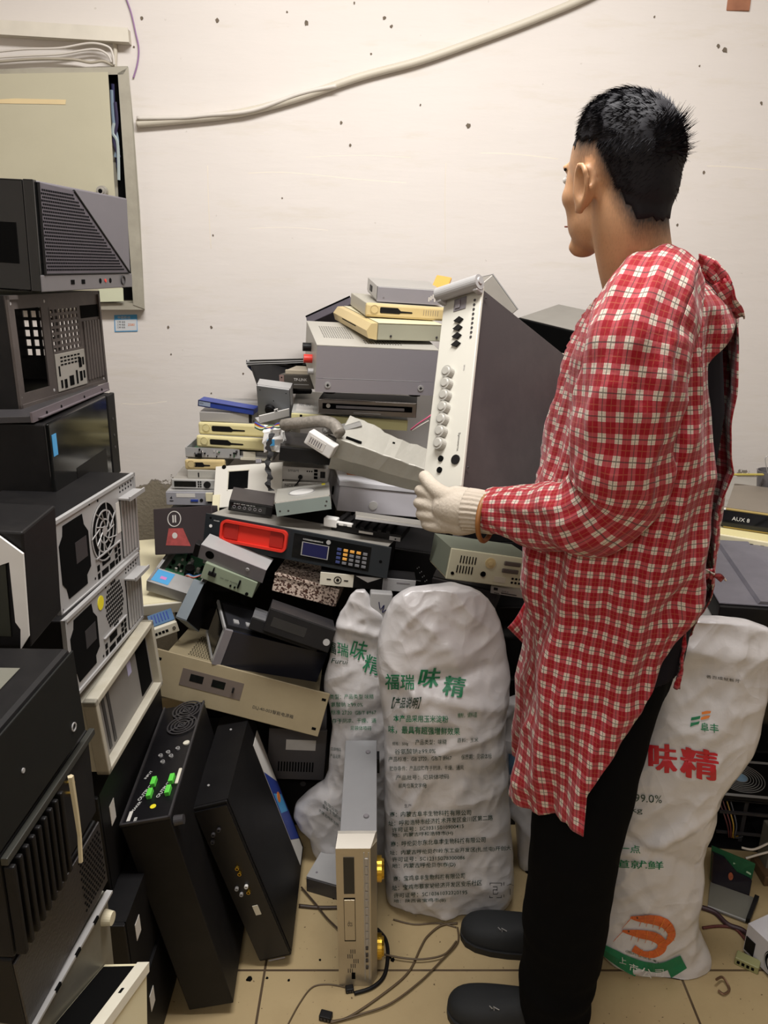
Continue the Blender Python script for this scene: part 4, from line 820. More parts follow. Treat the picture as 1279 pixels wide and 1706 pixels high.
d.part('clear_bracket', M_OFFW, lambda b: (b.box(w*.63, w*.98, -.004, .004, 0, .006), b.box(w*.66, w*.80, -.002, .002, .006, h*.8))); d.part('connector', M_BLACK, lambda b: b.fr('F', .14, .19, .1, .5, .008, .001, base=.0016))
d = Dev('unit_graytop', 'set_top_box', 'small translucent grey box standing on the upper cream player', 'set-top box')
d.shell(mat('hazy_grey', '#98958f', .4, .1, .06, 20), M_LGREY, mat('hazy_grey_face', '#a29f9b', .4, .1, .05), .001); d.part('end_gap', M_BLACK, lambda b: b.fr('F', .94, 1.0, .0, .9, .0046, base=.0036))
d = Dev('box_blue', 'software_box', 'flat blue box with pale end, lying tilted on top of the left column', 'box')
w, dd, h = d.w, d.d, d.h
d.mb().box(0, w, 0, dd, 0, h, .002).build('body', M_BLUE, d.o); d.part('end_label', mat('pale_grey_blue', '#8f9bb0', .5), lambda b: b.fr('F', .015, .22, .15, .88, .0008)); d.part('dark_rim', mat('deep_navy', '#18204c', .4), lambda b: (b.fr('F', 0, 1, .90, 1, .0015), b.fr('F', 0, .012, 0, 1, .0015), b.fr('F', 0, .22, 0, .10, .0015)))
d.text('F', .03, .40, .005, 'IIIIII', M_INKK, n=.001)

d = Dev('bezel_white', 'front_bezel', 'white plastic bezel panel with a rectangular black window, leaning in the heap', 'bezel')
w, dd, h = d.w, d.d, d.h
d.mb().box(0, w, 0, .004, 0, h, .003).build('panel', mat('bezel_white_plastic', '#d6d2c8', .4, 0, .03), d.o); d.part('window', M_GLOSS, lambda b: b.fr('F', .21, .50, .42, .84, .0008, .003)); d.part('window_lip', M_OFFW, lambda b: (b.fr('F', .20, .51, .84, .87, .003), b.fr('F', .20, .21, .4, .86, .002)))
d.part('round_hole', M_DARK, lambda b: b.disc('F', .13, .97, .006, .0012, 18)); d.part('edge_fold', M_OFFW, lambda b: b.box(0, w, .0041, dd, h-.003, h)); d.part('clip', M_GREY, lambda b: b.box(.60*w, .68*w, -.003, .006, h, h+.012, .001))
d.part('lower_skirt', M_CREAMW, lambda b: b.box(.0, .10*w, -.004, -.0002, -.02, .3*h))
d = Dev('stb_black', 'set_top_box', 'small black set-top box with port row, resting on the rack controller', 'set-top box')
d.shell(M_BLACKM, mat('satin_charcoal', '#4a4546', .4, .1, .1), M_BLACK, .001); d.part('jack', M_GREY, lambda b: [b.disc('F', .12+.12*i, .5, .004, .0055, 12, base=.0036, ring=.0012) for i in range(6)])
d.text('F', .10, .76, .003, 'AV OUT  HDMI  USB  DC IN', M_INKW, n=.0040); d.part('port_window', M_GLOSS, lambda b: b.fr('F', .05, .85, .15, .88, .0038, base=.0036))
d = Dev('drive_round', 'optical_drive', 'silver optical drive with a round embossed lid, beside the small black set-top box', 'disc drive', 'optical drives in the heap')
d.shell(M_ALU, mat('bright_drive_lid', '#c4c2ba', .35, .4, .06), None, .001); d.part('side_strip', mat('grey_green_strip', '#8f9c98', .4, .3, .08), lambda b: b.fr('F', 0, 1, 0, .93, .0012))
d.part('embossed_ring', M_LGREY, lambda b: b.disc('T', .48, .5, .034, .0018, 36, ring=.002)); d.part('embossed_disc', M_WHITE, lambda b: b.disc('T', .48, .5, .030, .0014, 36)); d.screws('F', [(.07,.35),(.22,.3),(.9,.3),(.93,.6)], .003, M_DGREY)
d.part('sticker', M_YEL, lambda b: b.fr('T', .86, .93, .82, .92, .0012))
d = Dev('pc_io', 'mini_computer', 'silver mini computer showing its rear ports, right of the white bezel', 'mini computer')
d.shell(M_LGREY, M_ALU, mat('rear_io_steel', '#a5a19c', .4, .3, .08), .001); d.text('F', .12, .62, .007, 'smart', M_INKK, n=.0038); d.part('usb_port', M_DARK, lambda b: [b.fr('F', .70, .78, .2+.25*i, .38+.25*i, .0050, base=.0036) for i in range(3)])
d.part('network_port', M_BLACK, lambda b: b.fr('F', .84, .95, .3, .75, .0050, base=.0036)); d.part('power_jack', M_BLACK, lambda b: b.disc('F', .40, .28, .006, .007, 14, base=.0036)); d.part('jack', M_DARK, lambda b: [b.disc('F', .55+.05*i, .72, .002, .0046, 8, base=.0036) for i in range(3)])
d.part('power_lead', M_BLACK, lambda b: b.tube(catmull([b.fmap('F',.40,.28,.006), b.fmap('F',.38,.1,.02), b.fmap('F',.28,-.3,.035), b.fmap('F',.24,-.9,.04)], 6), .0018, 6))
d = Dev('unit_nc', 'mini_computer', 'thin silver box marked NC right under the mini computer with rear ports', 'mini computer'); d.shell(M_ALU, None, mat('pale_io', '#bcb9b2', .4, .2, .05), .001); d.text('F', .05, .3, .008, 'NC02 0', M_INKK, n=.0040); d.text('F', .60, .3, .008, 'V  18', M_INKK, n=.0040)
d = Dev('box_blackmid', 'media_player', 'plain black box in the middle of the heap above the rear-port mini computer', 'player'); d.shell(M_BLACK, mat('satin_black_lid', '#2b2829', .35, .1, .1), M_BLACK, .001); d.part('rubber_foot', M_DARK, lambda b: (b.box(.01, .03, .01, .03, -.003, 0), b.box(d.w-.03, d.w-.01, .01, .03, -.003, 0)))

# ================================================================ middle and top of the heap
d = Dev('whitebox', 'metal_junction_box', 'large white metal box with lidded top and orange label, under the gloved hand', 'metal box')
w, dd, h = d.w, d.d, d.h
d.mb().box(.002, w-.002, .002, dd-.002, 0, h-.016, .002).build('body', mat('pale_violet_white', '#cdcacf', .3, 0, .03, 10), d.o); d.part('lid', mat('white_lid', '#d9d8dc', .3, .1, .02), lambda b: b.box(-.001, w+.001, -.001, dd+.001, h-.015, h, .002))
d.part('label', M_ORANGE, lambda b: b.fr('T', .12, .45, .25, .68, .0008)); d.part('label_print', M_YEL, lambda b: b.fr('T', .20, .32, .34, .50, .0012, base=.0009))
d.part('cable_hole', M_DARK, lambda b: (b.disc('L', .20, .45, .012, .0006, 20, base=-.0019), b.disc('L', .62, .30, .012, .0006, 20, base=-.0019))); d.screws('T', [(.78,.55)], .007, M_LGREY); d.part('scuff', M_WHITE, lambda b: b.disc('F', .42, .28, .012, .0006, 12, base=-.0019))
# dented duct-like metal shell with tape
d = Dev('dented', 'dented_metal_housing', 'battered silver metal housing with torn tape and dents, lying on the white box', 'metal housing')
w, dd, h = d.w, d.d, d.h
M_DENT = mat('battered_aluminium', '#a19e94', .4, .2, .18, 7, .25, '#6f6a60', 4, .4)
b = d.mb(); 
ring0 = [(0,.045,-.022),(0,0,0),(.008,-.0,h),(.02,dd*.7,h*.95),(0,dd*.7,-.02)]
nx = 14; rows = []; random.seed(11)
for i in range(nx+1):
    u = i/nx; r_ = []
    for (x, y, z) in ring0:
        jx = random.uniform(-.003, .003); r_.append(b.bm.verts.new(Vector((x*(1-u)+u*w*.97+jx, y*(1-.25*u)+random.uniform(-.002,.002), z*(1-.30*u)+.004*math.sin(u*9)*(z > .02)+random.uniform(-.002,.002)*(z > .01)))-b.off()))
    rows.append(r_)
for a, c in zip(rows, rows[1:]):
    for k in range(5): b.bm.faces.new((a[k], a[(k+1) % 5], c[(k+1) % 5], c[k]))
b.bm.faces.new(rows[0][::-1]); b.bm.faces.new(rows[-1]); sh = b.build('shell', M_DENT, d.o)
bv = sh.modifiers.new('b', 'BEVEL'); bv.width = .002; bv.segments = 2
b = d.mb(); random.seed(12)
for i in range(9):
    y = random.uniform(-.01, dd*.6); b.tube(catmull([(-.03+random.uniform(-.02,.01), y, h*.2+random.uniform(-.01,.02)), (.0, y+.01, h*.5+random.uniform(-.01,.01)), (.03+random.uniform(0,.01), y+.005, h*.75+.004)], 4), [.004+random.uniform(0,.006)]*9, 6)
b.build('torn_tape', M_TAPE, d.o, smooth=False)
d.part('torn_slot', M_DARK, lambda b: b.box(.02, .06, -.004, -.001, h*.1, h*.16)); d.part('hole', M_DARK, lambda b: b.box(.13, .136, -.003, .01, h*.52, h*.56))
d = Dev('cream_label', 'desktop_unit', 'cream desktop unit with paper label on top, under the thin silver player', 'desktop unit')
d.shell(M_CREAMW, mat('grey_white_top', '#c3c2bb', .45, .1, .05), mat('pale_yellow_rim', '#e0d9a0', .4, 0, .04), .004); d.part('label', M_PAPER, lambda b: b.fr('T', .03, .18, .1, .62, .0009)); d.text('T', .05, .30, .03, 'NIL IIN', M_GREY, n=.0014, wid=.03)
d.part('rim_notch', M_DARK, lambda b: [b.fr('F', u, u+.02, .75, .95, .0046, base=.0036) for u in (.07, .22)])
d = Dev('dvd_silver', 'dvd_player', 'thin silver player with long black front slot, under the big silver receiver', 'player'); 
M_DV = mat('mirror_silver', '#8e8884', .25, .7, .08, 40)
d.shell(M_BLACKM, M_BLACK, M_DV, .002); d.part('slot', M_DARK, lambda b: b.fr('F', .04, .96, .36, .74, .0046, .002, base=.0036)); d.part('slot_trim', M_GREY, lambda b: b.fr('F', .18, .88, .44, .62, .0056, .002, base=.0047)); d.part('button', M_WHITEC, lambda b: b.disc('F', .10, .58, .0055, .006, 16, base=.0047)); d.part('underline', M_LGREY, lambda b: b.fr('F', .36, .64, .14, .20, .0044, base=.0036))
d = Dev('receiver', 'stereo_receiver', 'large silver amplifier with perforated top, in the upper middle of the heap', 'receiver')
w, dd, h = d.w, d.d, d.h
M_RS = mat('violet_grey_side', '#99959b', .38, .3, .05, 40, .02, stretch=(1, 1, 30)); M_RT = mat('pale_grey_top', '#b2afa6', .45, .2, .05)
d.mb().box(.001, w-.001, .001, dd, 0, h-.001, .001).build('body', M_RS, d.o)
d.part('cover', M_RT, lambda b: (b.box(-.0008, w+.0008, -.0008, dd, h-.001, h+.001), b.box(-.0008, 0, .0, dd, h*.03, h-.001)))
d.part('side_panel', M_RS, lambda b: b.fr('F', 0, 1, .30, .985, .0015)); d.part('lower_side_panel', M_RS, lambda b: b.fr('F', 0, 1, .0, .292, .0026)); d.part('seam_line', M_LGREY, lambda b: b.fr('F', .06, .88, .30, .306, .0022, base=.0016))
d.part('vent_holes', M_DARK, lambda b: holes_grid(b, 'T', .08, .34, .28, .78, 13, 10, .0018, .0016, False, True, 8)); d.part('vent_slots', M_DARK, lambda b: holes_grid(b, 'T', .40, .72, .10, .26, 14, 3, .0022, .0016, False, True, 8))
for u in (.10, .88):
    s_ = d.part('screw', M_LGREY, lambda b: b.disc('F', u, .16, .0075, .0042, 20, base=.0027)); d.part('screw_slot', M_DARK, lambda b: (b.fr('F', u-.012, u+.012, .152, .168, .0048, base=.0043), b.fr('F', u-.004, u+.004, .13, .19, .0048, base=.0043)), s_)
d.part('speaker_terminal', M_RED, lambda b: b.cyl((-.0006,.10,h*.50), (-.022,.10,h*.50), .011, seg=16)); d.part('speaker_terminal', M_BLACK, lambda b: b.cyl((-.0006,.14,h*.68), (-.022,.14,h*.68), .011, seg=16)); d.part('speaker_terminal', M_LGREY, lambda b: b.cyl((-.0006,.06,h*.30), (-.014,.06,h*.30), .008, seg=16))
d.part('foot', M_BLACK, lambda b: (b.cyl((.04,.04,-.012), (.04,.04,0), .016), b.cyl((w-.04,.04,-.012), (w-.04,.04,0), .016)))
d = Dev('cream_side', 'media_player', 'cream player seen from its side with yellowed rounded front, on the silver amplifier', 'player')
w, dd, h = d.w, d.d, d.h
d.mb().box(.03, w, .001, dd, 0, h, .002).build('body', mat('greenish_grey_shell', '#a9a894', .45, .2, .06, 20), d.o)
b = d.mb(); b.poly([(.028,-.001,0),(.028,-.001,h),(.012,-.001,h*.97),(0,-.001,h*.55),(.006,-.001,.004)], (0, dd+.002, 0)); b.build('front_panel', M_YELLOW, d.o)
d.part('cover', M_CREAMW, lambda b: b.box(.03, w, 0, dd, h, h+.001)); d.screws('F', [(.32,.25),(.93,.25)], .003, M_DGREY); d.part('display_window', M_DARK, lambda b: b.box(-.0004, .0015, dd*.3, dd*.7, h*.45, h*.5))
d = oval_player('cream_top', 'yellow-fronted player with oval display near the top of the heap', M_YELLOW, .04)
d.part('vent_print', M_GREY, lambda b: [b.disc('F', .72+.03*i, .40+.1*j, .0009, .0128, 6, base=.0121) for i in range(7) for j in range(4)])
d = Dev('drive_top', 'optical_drive', 'plain silver optical drive topmost on the heap', 'disc drive', 'optical drives in the heap')
d.shell(M_LGREY, mat('silver_drive_lid', '#b5b4b0', .35, .45, .05), None, .001); d.part('side_strip', mat('violet_silver', '#a7a5ad', .35, .4, .05), lambda b: b.fr('F', 0, 1, 0, .96, .0012)); d.screws('F', [(.10,.28)], .003, M_GREY)
d.part('connector_block', M_BLACK, lambda b: b.fr('L', .3, .5, .3, .7, .002)); d.part('label', M_PAPER, lambda b: [b.fr('F', .80+.03*i, .82+.03*i, .2+.1*(i % 3), .5+.1*(i % 3), .0016, base=.0013) for i in range(6)])
d = Dev('darkpanel', 'steel_wedge', 'dark wedge of a lid sticking up behind the big silver amplifier', 'lid'); d.mb().box(0, d.w, 0, d.d, 0, d.h, .002).build('plate', M_PURPG, d.o); d.part('lip', M_DARK, lambda b: b.fr('F', 0, 1, .85, 1, .002))
d = Dev('player_tilt', 'dvd_player', 'slim black player jutting out left of the silver amplifier', 'player'); d.shell(M_GLOSS, mat('violet_black_lid', '#3a3440', .35, .2, .1), None, .002); d.part('chrome_strip', M_LGREY, lambda b: (b.fr('F', 0, 1, .38, .52, .0025), b.fr('F', 0, 1, .05, .14, .0025), b.fr('F', .02, .06, .6, .9, .003)))
d.part('underside', M_GLOSS, lambda b: b.poly([(.0,.01,-.001),(d.w,.01,-.001),(d.w,.03,-.055),(.045,.04,-.05)], (0, .004, 0)))
d = Dev('box_under_tilt', 'metal_plate', 'dark steel plate tucked under the slim black player', 'plate'); d.mb().box(0, d.w, 0, d.d, 0, d.h, .002).build('plate', M_BLACKM, d.o)
d = Dev('switch_box', 'network_switch', 'small brown-grey network switch left of the silver amplifier', 'network switch'); M_SW = mat('olive_brown_steel', '#4a4640', .5, .3, .1)
d.shell(M_SW, M_SW, None, .001); d.part('front_panel', M_SW, lambda b: b.fr('F', .14, 1, .02, .98, .0015)); d.part('mounting_ear', mat('rusty_ear', '#87706a', .5, .3, .15), lambda b: b.fr('F', 0, .135, .02, .98, .0025)); d.part('ear_hole', M_DARK, lambda b: (b.disc('F', .07, .2, .002, .003, 8, base=.0026), b.disc('F', .07, .8, .002, .003, 8, base=.0026)))
d.text('F', .42, .58, .007, 'TP-LINK', M_INKW, n=.0018); d.part('status_row', M_LGREY, lambda b: b.fr('F', .42, .85, .30, .34, .0020, base=.0016))
d = Dev('switch_beige', 'adapter_box', 'thin beige box on top of the small network switch', 'adapter'); d.shell(mat('khaki_plastic', '#9c9280', .5), None, mat('khaki_face', '#a59b88', .5), .002)
d = Dev('psu_knob', 'power_supply_unit', 'grey metal unit with a round black knob, under the slim black player', 'power supply'); d.shell(M_LGREY, M_LGREY, None, .001); d.part('front_plate', mat('blue_grey_plate', '#8d9094', .4, .4, .08), lambda b: b.fr('F', 0, 1, 0, 1, .0015))
d.part('knob', M_BLACK, lambda b: (b.disc('F', .38, .42, .014, .012, 24, .012, base=.0016), b.disc('F', .38, .42, .009, .014, 24, base=.0121))); d.screws('F', [(.1,.9),(.9,.9),(.5,.65)], .002, M_DARK)
d = Dev('bracket_white', 'mounting_bracket', 'small bright white bracket with a tab in front of the knob unit', 'bracket'); d.mb().box(0, d.w, 0, .003, 0, d.h, .001).build('plate', M_WHITE, d.o); d.part('tab', M_WHITE, lambda b: b.box(d.w*.5, d.w*.62, 0, .002, d.h, d.h+.008)); d.part('fold', M_LGREY, lambda b: b.box(0, d.w, .0031, d.d, 0, .002)); d.part('tab_hole', M_DARK, lambda b: b.cyl((d.w*.56,-.0004,d.h+.003), (d.w*.56,.0,d.h+.003), .002, seg=10))

# rack controller with red handset cradle and keypad
d = Dev('keypad2u', 'rack_controller', 'wide dark green-black rack controller with red handset cradle, screen and keypad', 'rack controller')
w, dd, h = d.w, d.d, d.h
d.mb().box(.01, w-.01, .004, dd, .003, h-.003, .001).build('body', M_BLACKM, d.o); M_FP = mat('dark_slate_front', '#23282c', .4, .2, .12, 25)
d.mb().box(0, w, -.002, .0038, 0, h, .001).build('front_panel', M_FP, d.o); d.part('cover', M_ALU, lambda b: b.box(.01, w-.01, .004, dd, h-.0029, h-.0015))
# cradle: hollow red tray
b = d.mb(); x0, x1, z0, z1 = .095*w, .46*w, .22*h, .93*h; rr = .014
def rrect(x0, x1, z0, z1, r, n=5):
    out = []
    for cx, cz, a0 in ((x1-r, z1-r, 0), (x0+r, z1-r, 90), (x0+r, z0+r, 180), (x1-r, z0+r, 270)):
        for i in range(n+1): a = math.radians(a0+90*i/n); out.append((cx+r*math.cos(a), cz+r*math.sin(a)))
    return out
lo = rrect(x0, x1, z0, z1, rr); li = rrect(x0+.006, x1-.006, z0+.006, z1-.006, rr-.004)
def loopv(b, L, y): return [b.bm.verts.new(Vector((x, y, z))-b.off()) for x, z in L]
A = loopv(b, lo, -.0021); B_ = loopv(b, lo, -.012); Cc = loopv(b, li, -.012); D_ = loopv(b, li, -.0026); n = len(A)
for i in range(n):
    j = (i+1) % n; b.bm.faces.new((A[i], A[j], B_[j], B_[i])); b.bm.faces.new((B_[i], B_[j], Cc[j], Cc[i])); b.bm.faces.new((Cc[i], Cc[j], D_[j], D_[i]))
b.bm.faces.new(D_); b.bm.faces.new(A[::-1]); cr = b.build('handset_cradle', M_RED, d.o)
d.part('cradle_rib', mat('dark_red_plastic', '#a3241c', .4), lambda b: b.box(x0+.008, x0+.045, -.006, -.0027, z0+.008, z1-.008, .002), cr); d.part('cradle_rib', mat('dark_red_plastic', '#a3241c', .4), lambda b: b.box(x1-.045, x1-.01, -.006, -.0027, z0+.008, z1-.008, .002), cr)
kp = d.part('control_plate', M_GLOSS, lambda b: b.fr('F', .49, .90, .12, .90, .003, .001, base=.0021))
sc = d.part('screen', M_SCREEN, lambda b: b.fr('F', .545, .675, .26, .66, .0044, .0008, base=.0031)); d.part('screen_border', M_LGREY, lambda b: (b.fr('F', .54, .68, .665, .68, .0046, base=.0031), b.fr('F', .54, .68, .24, .255, .0046, base=.0031), b.fr('F', .538, .543, .24, .68, .0046, base=.0031), b.fr('F', .677, .682, .24, .68, .0046, base=.0031)), sc)
d.text('F', .54, .74, .004, '公共安全通信设备有限公司', M_INKW, n=.0036, parent=kp, wid=.05); d.part('round_badge', M_LGREY, lambda b: b.disc('F', .675, .80, .0055, .0042, 20, base=.0031), kp)
M_KY = mat('amber_key', '#e0a24a', .4); M_KB = mat('blue_key', '#36406e', .4); M_KG = mat('grey_key', '#6d6d70', .4)
for i in range(5):
    for j in range(4):
        m = M_KB if i == 0 else (M_KY if (j == 3 and i in (1,2,3)) or (i == 1 and j in (1,2)) else M_KG)
        d.part('key', m, lambda b: b.fr('F', .725+.034*i, .748+.034*i, .20+.135*j, .285+.135*j, .0062, .0008, base=.0031), kp)
for v in (.62, .28): d.part('indicator_light', M_WHITE, lambda b: b.disc('F', .035+.045*(v < .5), v, .004 if v > .5 else .0028, .0032, 12, base=.0021))
d.text('F', .05, .80, .003, 'POWER', M_INKW, n=.0026); d.part('mounting_hole', M_DARK, lambda b: (b.disc('F', .955, .5, .004, .0026, 10, base=.0021), b.disc('F', .03, .88, .003, .0026, 10, base=.0021)))

d = Dev('cream_ports', 'control_unit', 'cream box with vent slots, dial and two wide ports, under the plaid sleeve', 'control unit')
d.shell(M_CREAMW, mat('green_grey_lid', '#7f8475', .5, .1, .08), mat('cream_port_plate', '#cfccb0', .45, .1, .04), .002); d.part('vent_slots', M_DARK, lambda b: [b.fr('F', .12+.035*i-.02*(r), .132+.035*i-.02*(r), .58-.32*r, .82-.32*r, .0044, base=.0036) for i in range(6) for r in (0, 1)])
d.part('dial', M_YELLOW, lambda b: (b.disc('F', .48, .70, .0125, .0055, 22, base=.0036), b.disc('F', .48, .70, .006, .0075, 18, base=.0056))); d.part('jack', M_DARK, lambda b: b.disc('F', .42, .32, .0065, .0050, 16, base=.0036)); d.part('jack', M_DARK, lambda b: b.disc('F', .06, .22, .004, .0046, 12, base=.0036))
d.part('data_port', mat('brown_grey_port', '#5d5550', .4, .2), lambda b: (b.fr('F', .64, .84, .70, .84, .008, .002, base=.0036), b.fr('F', .63, .83, .46, .60, .008, .002, base=.0036))); d.part('pin_jack', M_DARK, lambda b: [b.disc('F', .78+.045*i, .30-.13*r, .0028, .0050, 8, base=.0036) for i in range(4) for r in (0, 1) if not (i == 3 and r == 0)])
d.part('printed_label', M_OFFW, lambda b: b.fr('F', .56, .70, .12, .30, .0042, base=.0036)); d.screws('F', [(.03,.05),(.97,.1),(.1,.93),(.5,.95),(.5,.05)], .0022, M_DGREY)
d = Dev('hdd_cage', 'drive_cage', 'black plastic drive cage with white clips, under the white metal box', 'drive cage')
w, dd, h = d.w, d.d, d.h
d.mb().box(.02, w, .0, dd, 0, h*.6, .002).build('frame', M_BLACK, d.o); random.seed(9)
d.part('rail', M_BLACKM, lambda b: [b.box(.03+.022*i, .04+.022*i, -.003, dd, h*.6, h*.85) for i in range(7)]); d.part('clip', M_WHITE, lambda b: (b.box(0, .035, -.004, .02, h*.3, h*1.2, .003), b.box(.03, .075, -.003, .008, h*.62, h*.98, .002)))
d.part('label', M_PAPER, lambda b: b.fr('F', .46, .64, .2, .42, .0012)); d.part('end_tab', M_LGREY, lambda b: b.box(w-.03, w-.002, -.004, 0, .0, h*.4, .001)); d.part('tab_hole', M_DARK, lambda b: b.disc('F', .93, .2, .002, .0048, 8, base=.0041))
d = Dev('lid_gray', 'steel_sheet', 'thin grey lid wedged beneath the white metal box', 'lid'); d.mb().box(0, d.w, 0, d.d, 0, d.h, .001).build('plate', M_ALU, d.o); d.part('rim', M_LGREY, lambda b: b.fr('F', 0, 1, 0, .6, .003))
d = Dev('bar_label', 'media_player', 'narrow black and white player front with a circular arrow pad, above the sacks', 'player')
w, dd, h = d.w, d.d, d.h
d.mb().box(0, w, 0, dd, 0, h, .001).build('body', M_BLACKM, d.o); d.part('left_panel', M_OFFW, lambda b: b.fr('F', 0, .35, .02, .98, .0025, .001)); d.part('right_panel', mat('grey_end_panel', '#a5a4a4', .4), lambda b: b.fr('F', .655, 1, .05, .98, .0025, .001)); d.part('panel_groove', M_GREY, lambda b: [b.fr('F', .67+.015*i, .673+.015*i, .05, .95, .0032, base=.0026) for i in range(3)])
d.part('arrow_mark', M_WHITE, lambda b: b.poly([b.fmap('F',.37,.92,.0005), b.fmap('F',.64,.92,.0005), b.fmap('F',.50,.50,.0005)], (0,-.001,0))); d.part('navigation_ring', M_BLACK, lambda b: (b.disc('F', .185, .5, .0095, .0034, 24, base=.0026, ring=.002), b.disc('F', .185, .5, .004, .0034, 16, base=.0026), b.fr('F', .07, .115, .46, .54, .0034, base=.0026), b.fr('F', .25, .295, .46, .54, .0034, base=.0026)))
d.part('label_line', M_GREY, lambda b: b.fr('F', .80, .94, .66, .74, .0032, base=.0026))
d = Dev('darkbox_mid', 'computer_case', 'dark charcoal box in the shadows right of the rack controller', 'computer case'); d.shell(M_BLACKM, M_BLACK, M_BLACK, .002); d.part('scratch_print', M_INKW, lambda b: [b.fr('F', .55+.03*i, .56+.03*i, .5-.06*i+.1*(i % 2), .53-.06*i+.1*(i % 2), .0044, base=.0036) for i in range(8)]); d.part('edge_line', M_LGREY, lambda b: b.fr('F', .0, .65, .14, .155, .0044, base=.0036))
d = Dev('darkbox_low', 'media_player', 'dark grey player behind the top of the big white sack', 'player'); d.shell(M_BLACKM, M_DGREY, mat('slate_face', '#4a484c', .4, .2, .1), .002); d.part('knob', M_BLACK, lambda b: b.disc('F', .85, .4, .010, .012, 20, base=.0036)); d.part('display_window', M_GLOSS, lambda b: b.fr('F', .1, .7, .3, .8, .0042, base=.0036))
d = Dev('card_white', 'adapter_card', 'small white printed card box below the cream control unit', 'adapter'); d.shell(M_OFFW, M_WHITE, M_WHITE, .001); d.part('printed_line', M_INKK, lambda b: (b.fr('F', .08, .20, .55, .9, .0044, base=.0036), b.fr('F', .30, .75, .25, .35, .0044, base=.0036), b.fr('F', .1, .25, .15, .22, .0044, base=.0036)))
d.text('F', .32, .45, .004, 'DVK-8', M_INKK, n=.0044)

# unit the man is holding
d = Dev('held', 'rack_mixer', 'tall silver-faced rack mixer with round knobs held upright in the gloved hands', 'rack mixer')
w, dd, h = d.w, d.d, d.h
M_HS = mat('dusty_charcoal_steel', '#3e3839', .6, 0, .10, 9, .05, '#68605e', 3, .35); M_HF = mat('satin_white_silver', '#cdcbc0', .35, .15, .03, 20, .02)
d.mb().box(.004, w-.004, .004, dd, .004, h-.004, .001).build('body', M_HS, d.o); fp = d.mb().box(0, w, -.003, .0038, 0, h, .0015).build('front_panel', M_HF, d.o)
hd = d.part('rack_handle', M_LGREY, lambda b: (b.cyl((-.004,-.018,h-.002), (w+.004,-.018,h-.002), .014, seg=24), b.box(-.002, .008, -.022, -.003, h-.02, h+.010, .002), b.box(w-.008, w+.003, -.022, -.003, h-.02, h+.010, .002)), smooth=False)
d.part('handle_screw', M_LGREY, lambda b: b.cyl((w+.003,-.018,h), (w+.006,-.018,h), .008, .006, 16), hd)
pz = lambda v: v*h
d.part('rocker_switch', M_GREY, lambda b: (b.fr('F', .30, .62, .90, .965, .0045, .001, base=.0031), b.fr('F', .35, .48, .91, .955, .007, .001, base=.0046)))
for i in range(4): d.part('push_button', M_BLACK, lambda b: b.poly([b.fmap('F',.36,.845-.042*i,.0032), b.fmap('F',.50,.862-.042*i,.0032), b.fmap('F',.60,.845-.042*i,.0032), b.fmap('F',.50,.828-.042*i,.0032)], (0,-.004,0)))
for i in range(9): d.part('indicator_light', M_DGREY, lambda b: b.disc('F', .84, .93-.024*i, .0026, .0042, 10, base=.0031))
for i in range(7):
    v = .575-.060*i; d.part('knob', mat('mixer_knob_grey', '#a09e96', .4), lambda b: (b.disc('F', .38, v, .0125, .014, 22, .0115, base=.0031), b.disc('F', .38, v, .009, .016, 20, .007, base=.0141)))
for i, v in enumerate((.145, .09)): d.part('input_jack', M_DARK, lambda b: b.disc('F', .42, v, .0055, .006, 16, base=.0031))
d.text('F', .78, .26, .006, 'Symetrix', M_INKK, n=.0036, rot=-math.pi/2, parent=fp, wid=.035); d.text('F', .74, .60, .003, 'SERIES', M_GREY, n=.0036, rot=-math.pi/2, parent=fp); d.part('cable_socket', M_BLACK, lambda b: b.disc('F', .80, .13, .009, .006, 18, base=.0031))
d.screws('R', [(.03,.95),(.9,.93),(.03,.1)], .0022, M_DGREY)

d = Dev('graybox_back', 'metal_box', 'pale grey metal box corner rising behind the held mixer', 'metal box'); d.mb().box(0, d.w, 0, d.d, 0, d.h, .003).build('body', M_ALU, d.o); d.part('lid_edge', M_LGREY, lambda b: b.fr('T', 0, 1, 0, 1, .003)); d.screws('F', [(.1,.1)], .003)
d = Dev('blackbox_back', 'metal_box', 'black box with scuffed grey top between the held mixer and the wall', 'metal box'); d.shell(M_BLACKM, mat('scuffed_grey_lid', '#8a8780', .5, .2, .12), M_DARK, .002); d.part('corner_post', M_BLACK, lambda b: b.box(0, .006, 0, .006, 0, d.h))
d = Dev('yellow_thing', 'plastic_tool', 'small grey and orange-yellow plastic piece on top of the heap by the mixer handle', 'plastic piece')
d.mb().box(0, d.w, 0, d.d, 0, d.h*.6, .003).build('body', M_GREY, d.o); d.part('yellow_cap', mat('amber_plastic', '#d9a24a', .4), lambda b: (b.box(-.003, d.w+.003, -.003, d.d+.003, d.h*.6, d.h*.8, .003), b.box(.0, d.w*2.6, -.008, .006, d.h*.1, d.h*.3, .002)))

